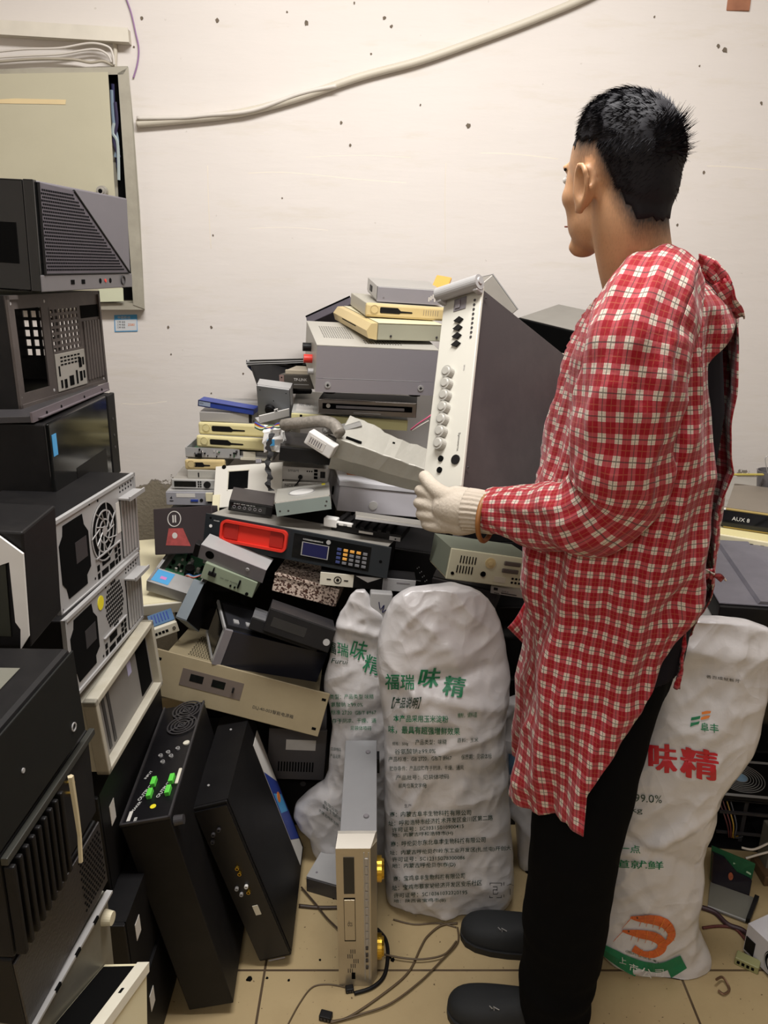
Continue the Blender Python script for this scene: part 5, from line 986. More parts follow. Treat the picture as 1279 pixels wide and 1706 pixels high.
# cases buried in the heap that carry the rest
cnt = 0
for lb, dm, lc, yw in [
    ('black case buried at floor level under the left column of players', (.46,.34,.22), (-.60,2.02,0), 0), ('black case buried in the heap, second from the floor on the left', (.45,.34,.21), (-.60,2.03,.2205), 1),
    ('black case buried in the heap, third from the floor on the left', (.46,.33,.20), (-.61,2.03,.431), 0), ('black case directly under the grey thin client', (.44,.32,.21), (-.60,2.045,.6315), 0),
    ('black case on the floor behind the sacks', (.48,.34,.24), (-.10,2.04,0), 0), ('black case second from the floor behind the sacks', (.47,.33,.21), (-.10,2.05,.2405), -1), ('black case third from the floor behind the sacks', (.48,.33,.21), (-.10,2.05,.451), 0),
    ('black case just under the white metal box', (.46,.10,.20), (-.10,2.24,.6615), 0),
    ('black case on the floor under the beige rack unit', (.42,.22,.20), (-.58,1.76,0), 0), ('black case visible in the gap under the plaid flap, lower one', (.42,.26,.24), (.17,1.76,.0), 0), ('black case visible in the gap under the plaid flap, middle one', (.42,.26,.22), (.17,1.77,.2405), 0), ('black case under the cream control unit', (.40,.24,.20), (.18,1.79,.461), 0)]+[('black case in the tall stack under the grey-topped box, %s' % q, (.46,.28,.238), (.24,2.115,.2385*i), 0) for i, q in enumerate(('lowest', 'second from the floor', 'third from the floor', 'fourth from the floor', 'topmost'))]:
    d = raw('computer_case', lb, 'computer case', dm, lc, yw, group='black cases buried in the heap')
    d.shell(M_BLACKM, M_BLACK, M_BLACK, .003); d.part('drive_bay', M_GLOSS, lambda b: b.fr('F', .08, .42, .55, .82, .0042, base=.0036)); d.part('power_button', M_DGREY, lambda b: b.disc('F', .85, .7, .008, .0048, 16, base=.0036))
# ================================================================ right-hand side: bench with clutter, parts below it
bn = raw('workbench', 'grey-edged bench behind the right white sack, loaded with boxes and a gold amplifier', 'workbench', (1.05, .98, .80), (.66, 1.42, 0), 0)
w, dd, h = bn.w, bn.d, bn.h
bn.part('bench_top', mat('grey_bench_top', '#8a8884', .45, .1, .1, 10), lambda b: b.box(0, w, 0, dd, h-.025, h, .003))
for x in (.03, w-.07):
    for y in (.45, dd-.05): bn.part('leg', M_DGREY, lambda b: b.box(x, x+.04, y, y+.04, 0, h-.025, .002))
d = raw('media_player', 'long dark grey sloped-top unit at the right edge above the right white sack', 'player', (.33,.36,.045), (.685,1.42,.801), -9)
M_SL = mat('slate_grey_lid', '#64626a', .5, .1, .15, 25, .05, '#8a878c', 8, .3)
d.shell(M_BLACKM, None, M_BLACK, .002); d.part('cover', M_SL, lambda b: (b.fr('T', 0, 1, .02, 1, .004, .002), b.poly([(.075,.01,d.h+.0045),(.15,.01,d.h+.0045),(.15,.01,d.h+.011),(.08,.01,d.h+.011)], (0, d.d-.01, 0))))
d = raw('small_device_box', 'small white device box with a red and black picture on its lid', 'box', (.085,.10,.042), (.590,1.445,.745), -12)
d.mb().box(0, d.w, 0, d.d, 0, d.h, .004).build('body', M_OFFW, d.o); d.part('lid_picture', M_INKK, lambda b: b.fr('T', .05, .95, .05, .95, .0012)); d.part('red_print', M_INKR, lambda b: b.poly([b.fmap('T',.15,.15,.0016), b.fmap('T',.6,.1,.0016), b.fmap('T',.75,.5,.0016), b.fmap('T',.3,.6,.0016)], (0,0,.0004))); d.part('white_print', M_WHITE, lambda b: b.fr('T', .72, .78, .3, .8, .0018, base=.0014))
d = raw('plinth_block', 'dark narrow cabinet carrying the small picture-topped box behind the right sack', 'block', (.075,.11,.744), (.578,1.455,0), -6); d.shell(M_BLACKM, M_DGREY, None, .002); d.part('front_face', M_BLACK, lambda b: b.fr('F', 0, 1, 0, 1, .002))
d = Dev('r_blackbox', 'speaker_box', 'small black cube box with a yellow top behind the man on the right', 'speaker'); d.shell(M_BLACKM, M_YELLOW, M_BLACK, .002); d.part('label', M_PAPER, lambda b: b.fr('T', .1, .9, .2, .8, .002))
d = raw('stereo_amplifier', 'gold-trimmed amplifier with dark display at the right edge of the picture', 'amplifier', (.34,.24,.052), (.865,1.84,.862), -28)
d.shell(mat('olive_bronze_steel', '#8b7f66', .4, .4, .1), mat('taupe_lid', '#7f766a', .5, .2, .1), mat('gold_bronze_face', '#b09a5c', .35, .5, .08), .002); d.part('display_window', M_GLOSS, lambda b: b.fr('F', -.02, .40, .1, .92, .0055, base=.0036)); d.text('F', .05, .45, .010, 'AUX 8', M_INKW, n=.0060); d.part('knob', M_GOLD, lambda b: [b.disc('F', .50+.14*i, .42, .013, .022, 24, base=.0036) for i in range(3)])
d = raw('dvd_player', 'pale cream player under the gold amplifier at the right', 'player', (.20,.2,.035), (.825,1.80,.826), -30); d.shell(M_CREAMW, M_CREAM, M_CREAMW, .002); d.part('button', M_DARK, lambda b: [b.fr('F', .3+.12*i, .34+.12*i, .4, .7, .0046, base=.0036) for i in range(5)])
d = raw('yellow_folder', 'flat yellow card folder between the sloped unit and the gold amplifier', 'folder', (.18,.28,.02), (.80,1.62,.803), -35); d.mb().box(0, d.w, 0, d.d, 0, d.h, .002).build('cover', mat('buff_card', '#d8c684', .7), d.o); d.part('sheet', M_PAPER, lambda b: b.box(.01, d.w-.01, -.004, .01, .006, .012))
d = raw('telephone_handset', 'white rounded handset lying at the right edge in front of the gold amplifier', 'handset', (.19,.05,.04), (.885,1.62,.826), -38); d.mb().box(0, d.w, 0, d.d, 0, d.h, .018).build('shell', M_WHITE, d.o, smooth=True); d.part('dot', M_DARK, lambda b: b.disc('F', .12, .6, .005, .0006, 14)); d.part('underside', M_BLACK, lambda b: b.box(.02, d.w-.01, .01, d.d-.008, -.01, -.0005, .003))
d = raw('pen_cup', 'grey wire-mesh pen cup with a paper clip at the right edge', 'pen cup', (.07,.07,.09), (1.04,2.02,.86), 0)
d.part('cup', mat('wire_mesh_grey', '#7d7a7c', .4, .5, .2, 200, .4), lambda b: b.cyl((.035,.035,0), (.035,.035,.09), .026, .036, 28, .002)); d.part('base', M_GREY, lambda b: b.cyl((.035,.035,-.0), (.035,.035,.003), .025, seg=28)); d.part('paper_clip', M_LGREY, lambda b: b.tube(catmull([(.015,.01,.085),(.0,.01,.13),(.012,.01,.135),(.025,.01,.09),(.018,.01,.115)], 6), .0012, 5)); d.part('tape_roll_edge', mat('olive_tape', '#a8994c', .5), lambda b: b.box(-.10, .0, .0, .01, .085, .09, .002))
d = raw('document_tray', 'flat grey tray supporting the pen cup and gold amplifier at the right rear', 'tray', (.30,.30,.058), (.87,2.01,.801), -2); d.shell(M_GREY, M_ALU, None, .002); d.part('front_lip', M_LGREY, lambda b: b.fr('F', 0, 1, .1, .3, .003))
d = raw('phone_holder', 'small dark gadget stuck up on the wall side behind the man', 'gadget', (.035,.02,.05), (.955,2.455,.935), 4); d.mb().box(0, d.w, 0, d.d, 0, d.h, .003).build('body', mat('navy_plastic', '#1f2036', .3), d.o); d.part('stem', M_BLACK, lambda b: b.box(.004, .008, .006, .010, d.h, d.h+.03))

# below the bench
def quad_thing(name, label, cat, q, ext):
    """thin plate through four real points q, thickened by vector ext"""
    o = empty(name, (q[0]+q[1]+q[2]+q[3])/4); tag(o, label, cat); c = o.location.copy()
    def add(nm, m, pts, ex, par=None):
        b = MB(); b.poly([p-c for p in pts], ex); return b.build(nm, m, par or o)
    def at(u, v, off=0.0):
        n = (q[1]-q[0]).cross(q[3]-q[0]).normalized(); n = -n if n.dot(Vector((0,1,0))) > 0 else n
        return q[0].lerp(q[1], u).lerp(q[3].lerp(q[2], u), v)+n*off
    return o, add, at
d = raw('open_computer_chassis', 'dark opened computer chassis with loose wires on the floor by the right sack', 'open chassis', (.36,.17,.16), (.872,1.672,0), -8)
w, dd, h = d.w, d.d, d.h
d.part('shell', M_BLACKM, lambda b: (b.box(0, w, 0, dd, 0, .004), b.box(0, w, dd-.004, dd, .004, h), b.box(0, .004, 0, dd, .004, h), b.box(w-.004, w, 0, dd, .004, h), b.box(0, w, 0, dd, h-.004, h)))
d.part('drive_cage', M_DGREY, lambda b: (b.box(.09, .10, .03, .15, .004, h-.01), b.box(.15, .16, .01, .15, .004, h-.01), b.box(.02, w-.02, .0, .006, .05, .056), b.box(.02, w-.02, .0, .006, h-.045, h-.038)))
for i, c in enumerate(('#5a2a28', '#6a3230', '#b08a30', '#4a4a50')): d.part('wire', mat('chassis_wire_%d' % i, c, .5), lambda b: b.tube(catmull([(.02+.01*i,.02,h-.02),(.04+.008*i,-.008,.09),(.05+.005*i,-.010,.05),(.06+.012*i,.02,.03)], 6), .002, 5))
d = raw('record_player', 'flat black box printed with a silver record, at the right edge under the bench', 'printed box', (.36,.16,.012), (.872,1.673,.1605), -8)
w, dd, h = d.w, d.d, d.h
d.mb().box(0, w, 0, dd, 0, h, .001).build('body', M_BLACK, d.o); d.part('border_line', M_LGREY, lambda b: b.fr('T', .0, 1, .0, .06, .0008)); d.part('border_line', M_LGREY, lambda b: b.fr('T', .0, 1, .93, .99, .0008))
b = d.mb()
for i in range(7): b.disc('T', .24, .50, .062-.007*i, .0010, 40, ring=.0016, base=.0001)
rc = b.build('record_print', M_LGREY, d.o); d.part('record_label', mat('pale_blue_print', '#8fb0cc', .4, 0, .3, 60), lambda b: b.disc('T', .24, .5, .018, .0014, 28, base=.0011), rc); d.part('stylus_line', M_YEL, lambda b: b.tube([b.fmap('T', .02,.38,.0014), b.fmap('T',.20,.48,.0014)], .0007, 5), rc)
d = raw('subwoofer_box', 'upright black box with a gold ring emblem at the right edge under the bench', 'printed box', (.36,.12,.46), (.885,1.85,.0), -6)
w, dd, h = d.w, d.d, d.h; d.shell(M_BLACKM, M_BLACK, M_GLOSS, .002)
em = d.part('ring_emblem', M_GOLD, lambda b: b.disc('F', .245, .57, .024, .0048, 32, ring=.003, base=.0036)); d.part('inner_ring', M_GOLD, lambda b: b.disc('F', .245, .57, .013, .0048, 24, ring=.002, base=.0036), em); d.part('emblem_centre', mat('violet_print', '#6b4a7c', .4), lambda b: b.disc('F', .245, .57, .008, .0049, 20, base=.0036), em); d.part('white_tag', M_WHITE, lambda b: b.fr('F', .10, .14, .88, .92, .0048, base=.0036))
q = [PZ(1183,1467,.012), PZ(1246,1488,.012), PZ(1258,1440,.105), PZ(1186,1410,.105)]
o, add, at_q = quad_thing('graphics_card', 'graphics card with green board and glossy black fan cover, right of the right sack', 'graphics card', q, None)
bk = Vector((0, .004, 0)); add('board', M_PCB, [q[0], q[1], q[2], q[3]], bk)
fc = add('fan_cover', mat('glossy_plum_black', '#191420', .25), [at_q(0,0,.0005), at_q(.98,0,.0005), at_q(.96,.52,.0005), at_q(.62,.58,.0005), at_q(.30,.86,.0005), at_q(0,.88,.0005)], Vector((0,-.010,.0)))
add('cover_art', mat('orange_red_art', '#a85a3c', .4, 0, .6, 120), [at_q(.50+.06*math.cos(a), .42+.12*math.sin(a), .0115) for a in [k*.628 for k in range(10)]], Vector((0,-.001,0)), fc)
add('light_stripe', mat('pale_green_trace', '#bcd6b4', .4), [at_q(.52,.74,.001), at_q(.95,.62,.001), at_q(.95,.67,.001), at_q(.52,.80,.001)], Vector((0,-.001,0)))
q = [PZ(1178,1513,.004), PZ(1241,1537,.004), PZ(1256,1497,.012), PZ(1183,1471,.012)]
o, add, at_q = quad_thing('steel_plate', 'dull galvanised steel plate lying on the tiles below the graphics card', 'steel plate', q, None)
add('sheet', M_GALV, q, Vector((0,0,.003))); add('end_bracket', M_BLACK, [at_q(1.0,0), at_q(1.10,.02), at_q(1.10,.98), at_q(1.0,1)], Vector((0,0,.014))); add('folded_edge', M_LGREY, [at_q(0,0), at_q(1,0), at_q(1,.04), at_q(0,.04)], Vector((0,0,.006)))
c = PZ(1247,1536,.09); ya = math.radians(24); R_ = Matrix.Rotation(ya, 3, 'Z'); oo = c-R_ @ Vector((0,.15,.086))
d = raw('power_supply_unit', 'computer power supply with wire fan grille lying on the floor, bottom right corner', 'power supply', (.15,.15,.084), (oo.x, oo.y, .002), 24)
w, dd, h = d.w, d.d, d.h
d.shell(M_DGREY, mat('pale_psu_top', '#c4c2c6', .3, .0, .03), None, .001); d.part('fan_recess', M_DARK, lambda b: b.disc('L', .60, .5, .038, .0014, 32, base=.0007)); d.part('fan_grille', M_LGREY, lambda b: ([b.disc('L', .60, .5, .008*i+.004, .004, 28, ring=.0012, base=.0016) for i in range(5)]))
d.part('vent_slots', M_DARK, lambda b: [b.fr('F', .1+.07*i, .13+.07*i, .1, .9, .0012) for i in range(12)]); d.part('socket', M_BLACK, lambda b: b.fr('L', .02, .18, .15, .6, .003, base=.0007))
def floor_cable(name, pts, r, m, label, n=8, z=None, group=None, bm_extra=None):
    b = MB(); q = catmull([PZ(x, y, (z or r)+ (zz[0] if zz else 0)) for x, y, *zz in pts], n); b.tube(q, r, 6)
    if bm_extra: bm_extra(b)
    o = b.build(name, m, smooth=True); tag(o, label, 'cable', group); return o
floor_cable('cable', [(1163,1510),(1190,1520),(1212,1540),(1240,1552),(1262,1580)], .006, mat('plum_lead', '#3a2226', .5), 'thick dark lead running from behind the right sack to the power supply')
floor_cable('cable', [(1170,1546),(1200,1543),(1225,1548),(1245,1570)], .0035, mat('maroon_lead', '#5a2a26', .5), 'thinner maroon lead below the thick dark one, right of the right sack')
d = raw('cable_connector', 'olive plastic power connector beside the bottom-right power supply', 'connector', (.05,.025,.02), tuple(PZ(1222,1606,.0)), -35); d.mb().box(0, d.w, 0, d.d, 0, d.h, .002).build('housing', mat('olive_connector', '#8d8c60', .5), d.o); d.part('pin_hole', M_DARK, lambda b: [b.fr('F', .1+.2*i, .22+.2*i, .3, .7, .0006) for i in range(4)]); d.part('lead', M_YEL, lambda b: b.tube(catmull([(.045,.02,.012),(.06,.04,.03),(.055,.07,.05)], 6), .002, 5))
b = MB(); b.tube(catmull([Vector((0,0,0))+PZ(x, y, zz) for x, y, zz in ((1193,1632,.02),(1203,1628,.012),(1212,1640,.006),(1214,1650,.005),(1205,1656,.005),(1196,1650,.006))], 6), .0028, 6); tag(b.build('metal_hook', mat('rusty_steel_wire', '#7a5f4a', .4, .6, .2)), 'small rusty metal hook on the floor at the corner of the right sack', 'hook')
floor_cable('cable', [(1279,1405),(1255,1415),(1235,1412)], .003, M_WHITEC, 'upper short white lead at the right edge above the graphics card', z=.12); floor_cable('cable', [(1285,1418),(1262,1424),(1242,1430)], .003, M_WHITEC, 'lower short white lead at the right edge above the graphics card', z=.10)
d = raw('metal_stand', 'narrow grey metal upright at the right edge beside the graphics card', 'stand', (.02,.05,.14), tuple(PZ(1272,1462,0)), 0); d.mb().box(0, d.w, 0, d.d, 0, d.h, .002).build('post', M_GALV, d.o); d.part('foot', M_WIREB, lambda b: b.box(-.015, d.w+.02, -.03, d.d, 0, .03, .003))

# cables and bits on the tiles in front
M_CB = mat('brown_thin_cable', '#54442f', .5, 0, .2)
c1 = floor_cable('cable', [(480,1706),(500,1670),(520,1645),(545,1640),(575,1645),(583,1652)], .0018, M_CB, 'thin loose wire curling left of the silver receiver foot', 10)
floor_cable('cable', [(545,1702),(580,1695),(640,1655),(680,1620),(700,1580),(712,1560),(735,1542),(762,1538)], .0028, M_CB, 'brown wire running from the small black plug up to the far shoe', 10)
floor_cable('cable', [(550,1704),(600,1690),(650,1672),(700,1635),(735,1600),(762,1570),(762,1545)], .0022, M_CB, 'brown wire looping right of the other towards the shoe', 10, z=.006)
floor_cable('cable', [(640,1590),(670,1596),(705,1598),(740,1590),(760,1568)], .0022, M_CB, 'short wire crossing behind the silver receiver knob', 10, z=.010)
floor_cable('cable', [(655,1532),(690,1540),(730,1538),(760,1545)], .002, M_CB, 'wire along the bottom edge of the middle sack', 10)
floor_cable('cable', [(628,1548),(642,1565),(646,1590),(640,1625),(620,1645),(590,1655)], .0045, M_BLACK, 'thick black power cord curving around the silver receiver', 10)
floor_cable('cable', [(498,1509),(530,1512),(564,1512)], .0045, M_WIRE, 'thick dark cord between the leaning recorder and the silver receiver', 6)
floor_cable('cable', [(502,1478),(525,1505),(545,1530),(566,1550)], .0022, M_WIRE, 'thin dark wire running diagonally left of the silver receiver', 8, z=.008)
for nm, px, py, yw, sz, lb in (('cable_connector', 583, 1657, 10, (.018,.014,.012), 'small black plug at the foot of the silver receiver'), ('cable_connector', 541, 1701, -15, (.026,.018,.014), 'black multi-pin plug at the bottom edge of the picture')):
    p = PZ(px, py, .0); d = raw(nm, lb, 'connector', sz, (p.x-sz[0]/2, p.y, .0), yw); d.mb().box(0, d.w, 0, d.d, 0, d.h, .002).build('housing', M_BLACK, d.o); d.part('pin_hole', M_DGREY, lambda b: [b.fr('F', .15+.3*i, .3+.3*i, .3, .7, .0006) for i in range(3)])
random.seed(4)
for i, (x, y, s_) in enumerate([(416,1632,.009),(445,1630,.004),(481,1634,.004),(654,1600,.006),(650,1596,.004),(533,1600,.004),(548,1490,.004),(556,1497,.004)]):
    p = PZ(x, y, 0); b = MB(); b.poly([p+Vector((math.cos(a)*s_*random.uniform(.5,1), math.sin(a)*s_*random.uniform(.5,1), .0003)) for a in (0, 1.2, 2.3, 3.6, 5)], (0, 0, s_*.5))
    tag(b.build('plastic_chip', M_DARK), 'tiny dark plastic crumb lying on the cream floor tiles', 'crumb', 'dark crumbs on the floor tiles')
# coloured wire bundle and braided sleeve in the heap
def air_cable(name, pts, r, m, label, n=8, seg=7, group=None):
    b = MB(); b.tube(catmull([P(*q) for q in pts], n), r, seg); return tag(b.build(name, m, smooth=True), label, 'cable', group)
M_BRAID = mat('braided_grey_sleeve', '#8b857c', .5, .3, .5, 120, .5)
air_cable('braided_cable', [(472,708,1.93),(485,706,1.915),(510,704,1.90),(535,702,1.885),(555,707,1.87),(566,722,1.85)], .015, M_BRAID, 'fat grey braided cable sleeve leading into the dented metal housing', 8, 12)
for i, (c, nm) in enumerate((('#3b4fa0', 'blue'), ('#b83a34', 'red'), ('#d9cf5a', 'yellow'), ('#e6e2dc', 'white'), ('#3a6b48', 'green'))):
    air_cable('cable', [(425,704+2*i,1.99),(436,710+1.5*i,1.975),(450,714-1.2*i,1.965),(463,706+1.6*i,1.95),(476,706+i,1.935)], .0026, mat('bundle_'+nm, c, .4), nm+' wire of the loose bundle left of the braided sleeve', 6, 6)
air_cable('cable', [(684,716,1.93),(698,705,1.91),(712,696,1.90),(722,688,1.90)], .002, mat('pink_wire', '#c25a78', .4), 'thin pink wire sticking out beside the silver front of the held mixer', 6, 6)
air_cable('cable', [(686,718,1.93),(700,709,1.91),(714,701,1.90)], .0015, M_WHITEC, 'thin white wire beside the pink one near the held mixer', 6, 6)
# black ribbon hanging over the white bezel
b = MB(); pts = [(453,722,1.93),(449,736,1.92),(446,746,1.90),(451,756,1.89),(446,768,1.885),(446,782,1.88),(450,796,1.875),(446,806,1.87),(452,818,1.87)]
q = catmull([P(*p) for p in pts], 5)
for a, c in zip(q, q[1:]): pass
vs = []
for i, p in enumerate(q):
    a = .006*(1+.3*math.sin(i*1.3)); vs.append((b.bm.verts.new(p+Vector((-a, 0, 0))), b.bm.verts.new(p+Vector((a, .003*math.sin(i), 0)))))
for v0, v1 in zip(vs, vs[1:]): b.bm.faces.new((v0[0], v0[1], v1[1], v1[0]))
o = b.build('ribbon_cable', M_BLACK); so = o.modifiers.new('s', 'SOLIDIFY'); so.thickness = .0012; tag(o, 'crinkled black ribbon cable hanging down over the white bezel', 'cable')
d = raw('connector_box', 'small white plug box with printed label under the braided sleeve', 'connector', (.075,.03,.035), tuple(P(505,738,1.86)), -18, 0, 28); d.mb().box(0, d.w, 0, d.d, 0, d.h, .003).build('housing', M_WHITE, d.o); d.part('label', M_PAPER, lambda b: b.fr('F', .1, .7, .2, .8, .0008)); d.part('label_print', M_GREY, lambda b: [b.fr('F', .15+.08*i, .18+.08*i, .3, .7, .0013, base=.0009) for i in range(6)])
b = MB(); q = P(452,738,1.93)
d = raw('plastic_packaging', 'crumpled clear-white plastic packaging right of the cream players', 'packaging', (.045,.04,.055), tuple(P(441,752,1.97)), 0); random.seed(8)
b = d.mb(); b.box(0, d.w, 0, d.d, 0, d.h); bmesh.ops.subdivide_edges(b.bm, edges=b.bm.edges[:], cuts=3, use_grid_fill=True)
for v in b.bm.verts: v.co += Vector((random.uniform(-.006,.006), random.uniform(-.004,.004), random.uniform(-.006,.006)))
b.build('wrapper', M_WHITE, d.o); d.part('printed_patch', M_BLUEL, lambda b: b.fr('F', .2, .6, .3, .6, .008, base=.005))
# ================================================================ woven plastic sacks
def sack_material(name, col):
    m = bpy.data.materials.new(name); m.use_nodes = True; nt = m.node_tree; N = nt.nodes; L = nt.links; b = N['Principled BSDF']
    geo = N.new('ShaderNodeTexCoord'); n = N.new('ShaderNodeTexNoise'); n.inputs['Scale'].default_value = 14; n.inputs['Detail'].default_value = 6; n.inputs['Roughness'].default_value = .6; n.inputs['Distortion'].default_value = 1.2; L.new(geo.outputs['Object'], n.inputs['Vector'])
    x = N.new('ShaderNodeMix'); x.data_type = 'RGBA'; L.new(n.outputs['Fac'], x.inputs[0]); c = lin(col); x.inputs[6].default_value = tuple(v*.86 for v in c[:3])+(1,); x.inputs[7].default_value = tuple(min(1, v*1.1) for v in c[:3])+(1,)
    L.new(x.outputs[2], b.inputs['Base Color']); b.inputs['Roughness'].default_value = .30; b.inputs['Specular IOR Level'].default_value = .5; b.inputs['Coat Weight'].default_value = .25; b.inputs['Coat Roughness'].default_value = .3
    b.inputs['Subsurface Weight'].default_value = .0
    v = N.new('ShaderNodeTexVoronoi'); v.inputs['Scale'].default_value = 16; v.feature = 'F1'; mp = N.new('ShaderNodeMapping'); mp.inputs['Scale'].default_value = (1, 1, .6); mp.inputs['Rotation'].default_value = (0, .5, 0); n3 = N.new('ShaderNodeTexNoise'); n3.inputs['Scale'].default_value = 6
    L.new(geo.outputs['Object'], n3.inputs['Vector']); ad = N.new('ShaderNodeMix'); ad.data_type = 'VECTOR'; ad.inputs[0].default_value = .25; L.new(geo.outputs['Object'], ad.inputs[4]); L.new(n3.outputs['Color'], ad.inputs[5]); L.new(ad.outputs[1], mp.inputs[0]); L.new(mp.outputs[0], v.inputs['Vector'])
    bp = N.new('ShaderNodeBump'); bp.inputs['Strength'].default_value = .45; bp.inputs['Distance'].default_value = .012; L.new(v.outputs['Distance'], bp.inputs['Height'])
    bp2 = N.new('ShaderNodeBump'); bp2.inputs['Strength'].default_value = .25; bp2.inputs['Distance'].default_value = .006; L.new(n.outputs['Fac'], bp2.inputs['Height']); L.new(bp.outputs[0], bp2.inputs['Normal']); L.new(bp2.outputs[0], b.inputs['Normal'])
    return m
M_SACK = sack_material('white_woven_plastic', '#cbc8c8')
def ridge_noise(p, s, seed):
    q = Vector((p.x*s+seed, p.y*s-seed, p.z*s*.7+seed*.3)); return (1-abs(noise.noise(q)))**2-.55
def make_sack(name, label, rows, Yc, thick, seed, amp=.010, nu=150, lean=0.0, folds=(), sub_rows=8):
    """rows: (image row, left, right) of the outline; the sack is a closed loft of real thickness standing at depth Yc"""
    R = []
    for (y0, l0, r0), (y1, l1, r1) in zip(rows, rows[1:]):
        for k in range(sub_rows): t = k/sub_rows; R.append((y0+(y1-y0)*t, l0+(l1-l0)*t, r0+(r1-r0)*t))
    R.append(rows[-1]); n = len(R); bm = bmesh.new(); loops = []; N_ = len(R)
    # light smoothing of outline
    for _ in range(2): R = [R[0]]+[(R[i][0], (R[i-1][1]+2*R[i][1]+R[i+1][1])/4, (R[i-1][2]+2*R[i][2]+R[i+1][2])/4) for i in range(1, N_-1)]+[R[-1]]
    zt = PY(R[0][1], R[0][0], Yc).z; zb = PY(R[-1][1], R[-1][0], Yc-thick*.45).z
    for i_, (py, l, r) in enumerate(R):
        Yr = Yc-thick*.45*(i_/(N_-1)); A = PY(l, py, Yr); B = PY(r, py, Yr); cx = (A.x+B.x)/2; hw = (B.x-A.x)/2; z = (A.z+B.z)/2; u = (zt-z)/(zt-zb)
        th = thick*min(1, .25+2.2*u)*(1 if u < .9 else 1-.15*(u-.9)/.1); ring = []
        for k in range(nu):
            a = 2*math.pi*k/nu; ca, sa = math.cos(a), math.sin(a); e = .72
            x = cx+hw*math.copysign(abs(ca)**e, ca); y = Yc+lean*(u-.5)+th/2*math.copysign(abs(sa)**e, sa); p = Vector((x, y, z))
            d_ = amp*1.5*(ridge_noise(Vector((p.x+.5*p.z, p.y, p.z)), 6, seed)+.5*ridge_noise(Vector((p.x-.6*p.z, p.y, p.z)), 13, seed+5)+.22*ridge_noise(p, 30, seed+9)); inw = Vector((ca*.4, sa, 0)); edge = .35+.65*abs(sa)
            for fz, fa, fw, fs in folds: d_ += fa*math.exp(-((z-fz+(x-cx)*fs)/fw)**2)
            ring.append(bm.verts.new(p+inw*d_*edge))
        loops.append(ring)
    for a, b in zip(loops, loops[1:]):
        for k in range(nu): bm.faces.new((a[k], a[(k+1) % nu], b[(k+1) % nu], b[k]))
    bm.faces.new(loops[0][::-1]); bm.faces.new(loops[-1])
    for v in bm.verts: v.co.z = max(v.co.z, .002)
    bmesh.ops.triangulate(bm, faces=bm.faces[:]); bmesh.ops.recalc_face_normals(bm, faces=bm.faces[:]); bv = BVHTree.FromBMesh(bm)
    me = bpy.data.meshes.new(name); bm.to_mesh(me); bm.free(); o = link(name, me, M_SACK, None, True); tag(o, label, 'sack'); return o, bv
def sack_print(sack, bv, s, px, py, hpx, m, slope=0.0, wpx=None, name='printed_text', bold=0, Y=1.3, italic=0, off=.0022):
    """lettering printed on the sack: laid out in a vertical plane and dropped onto the cloth"""
    me = text_mesh(s, 1.0, bold); bm = bmesh.new(); bm.from_mesh(me); bpy.data.meshes.remove(me)
    bmesh.ops.triangulate(bm, faces=bm.faces[:])
    if hpx > 11:
        for _ in range(4):
            long_ = [e for e in bm.edges if e.calc_length() > 5.0/hpx]
            if long_: bmesh.ops.subdivide_edges(bm, edges=long_, cuts=1); bmesh.ops.triangulate(bm, faces=[f_ for f_ in bm.faces if len(f_.verts) > 3])
    xs = [v.co.x for v in bm.verts]; ys = [v.co.y for v in bm.verts]
    if not xs: return
    k = hpx/(max(ys)-min(ys)); kx = k if wpx is None else wpx/(max(xs)-min(xs)); x0, y0 = min(xs), min(ys)
    place_on(sack, bv, bm, lambda c: (px+(c.x-x0)*kx+italic*(c.y-y0)*k, py-(c.y-y0)*k+slope*(c.x-x0)*kx), m, name, off)
def place_on(sack, bv, bm, f, m, name, off=.0022):
    cam_p = Vector((0, 0, CAM_H)); dead = []
    for v in bm.verts:
        x, y = f(v.co); q = P(x, y, 1.0); d_ = (q-cam_p).normalized(); loc, nor, idx, dist = bv.ray_cast(cam_p, d_)
        if loc is None or (loc-cam_p).dot(Vector((0,1,0))) < .5: dead.append(v); continue
        if nor.dot(d_) > 0: nor = -nor
        v.co = loc+nor*off-d_*.0006
    if dead: bmesh.ops.delete(bm, geom=dead, context='VERTS')
    if not bm.faces: bm.free(); return
    big = [f_ for f_ in bm.faces if max(e.calc_length() for e in f_.edges) > .25]
    if big: bmesh.ops.delete(bm, geom=big, context='FACES')
    me = bpy.data.meshes.new(name); bm.to_mesh(me); bm.free(); link(name, me, m, sack)
def shape_on(sack, bv, pts, m, name, off=.0016, grid=0):
    bm = bmesh.new(); vs = [bm.verts.new((x, y, 0)) for x, y in pts]; bm.faces.new(vs); 
    bmesh.ops.triangulate(bm, faces=bm.faces[:])
    if grid: 
        for _ in range(grid): bmesh.ops.subdivide_edges(bm, edges=bm.edges[:], cuts=1)
    place_on(sack, bv, bm, lambda c: (c.x, c.y), m, name, off)

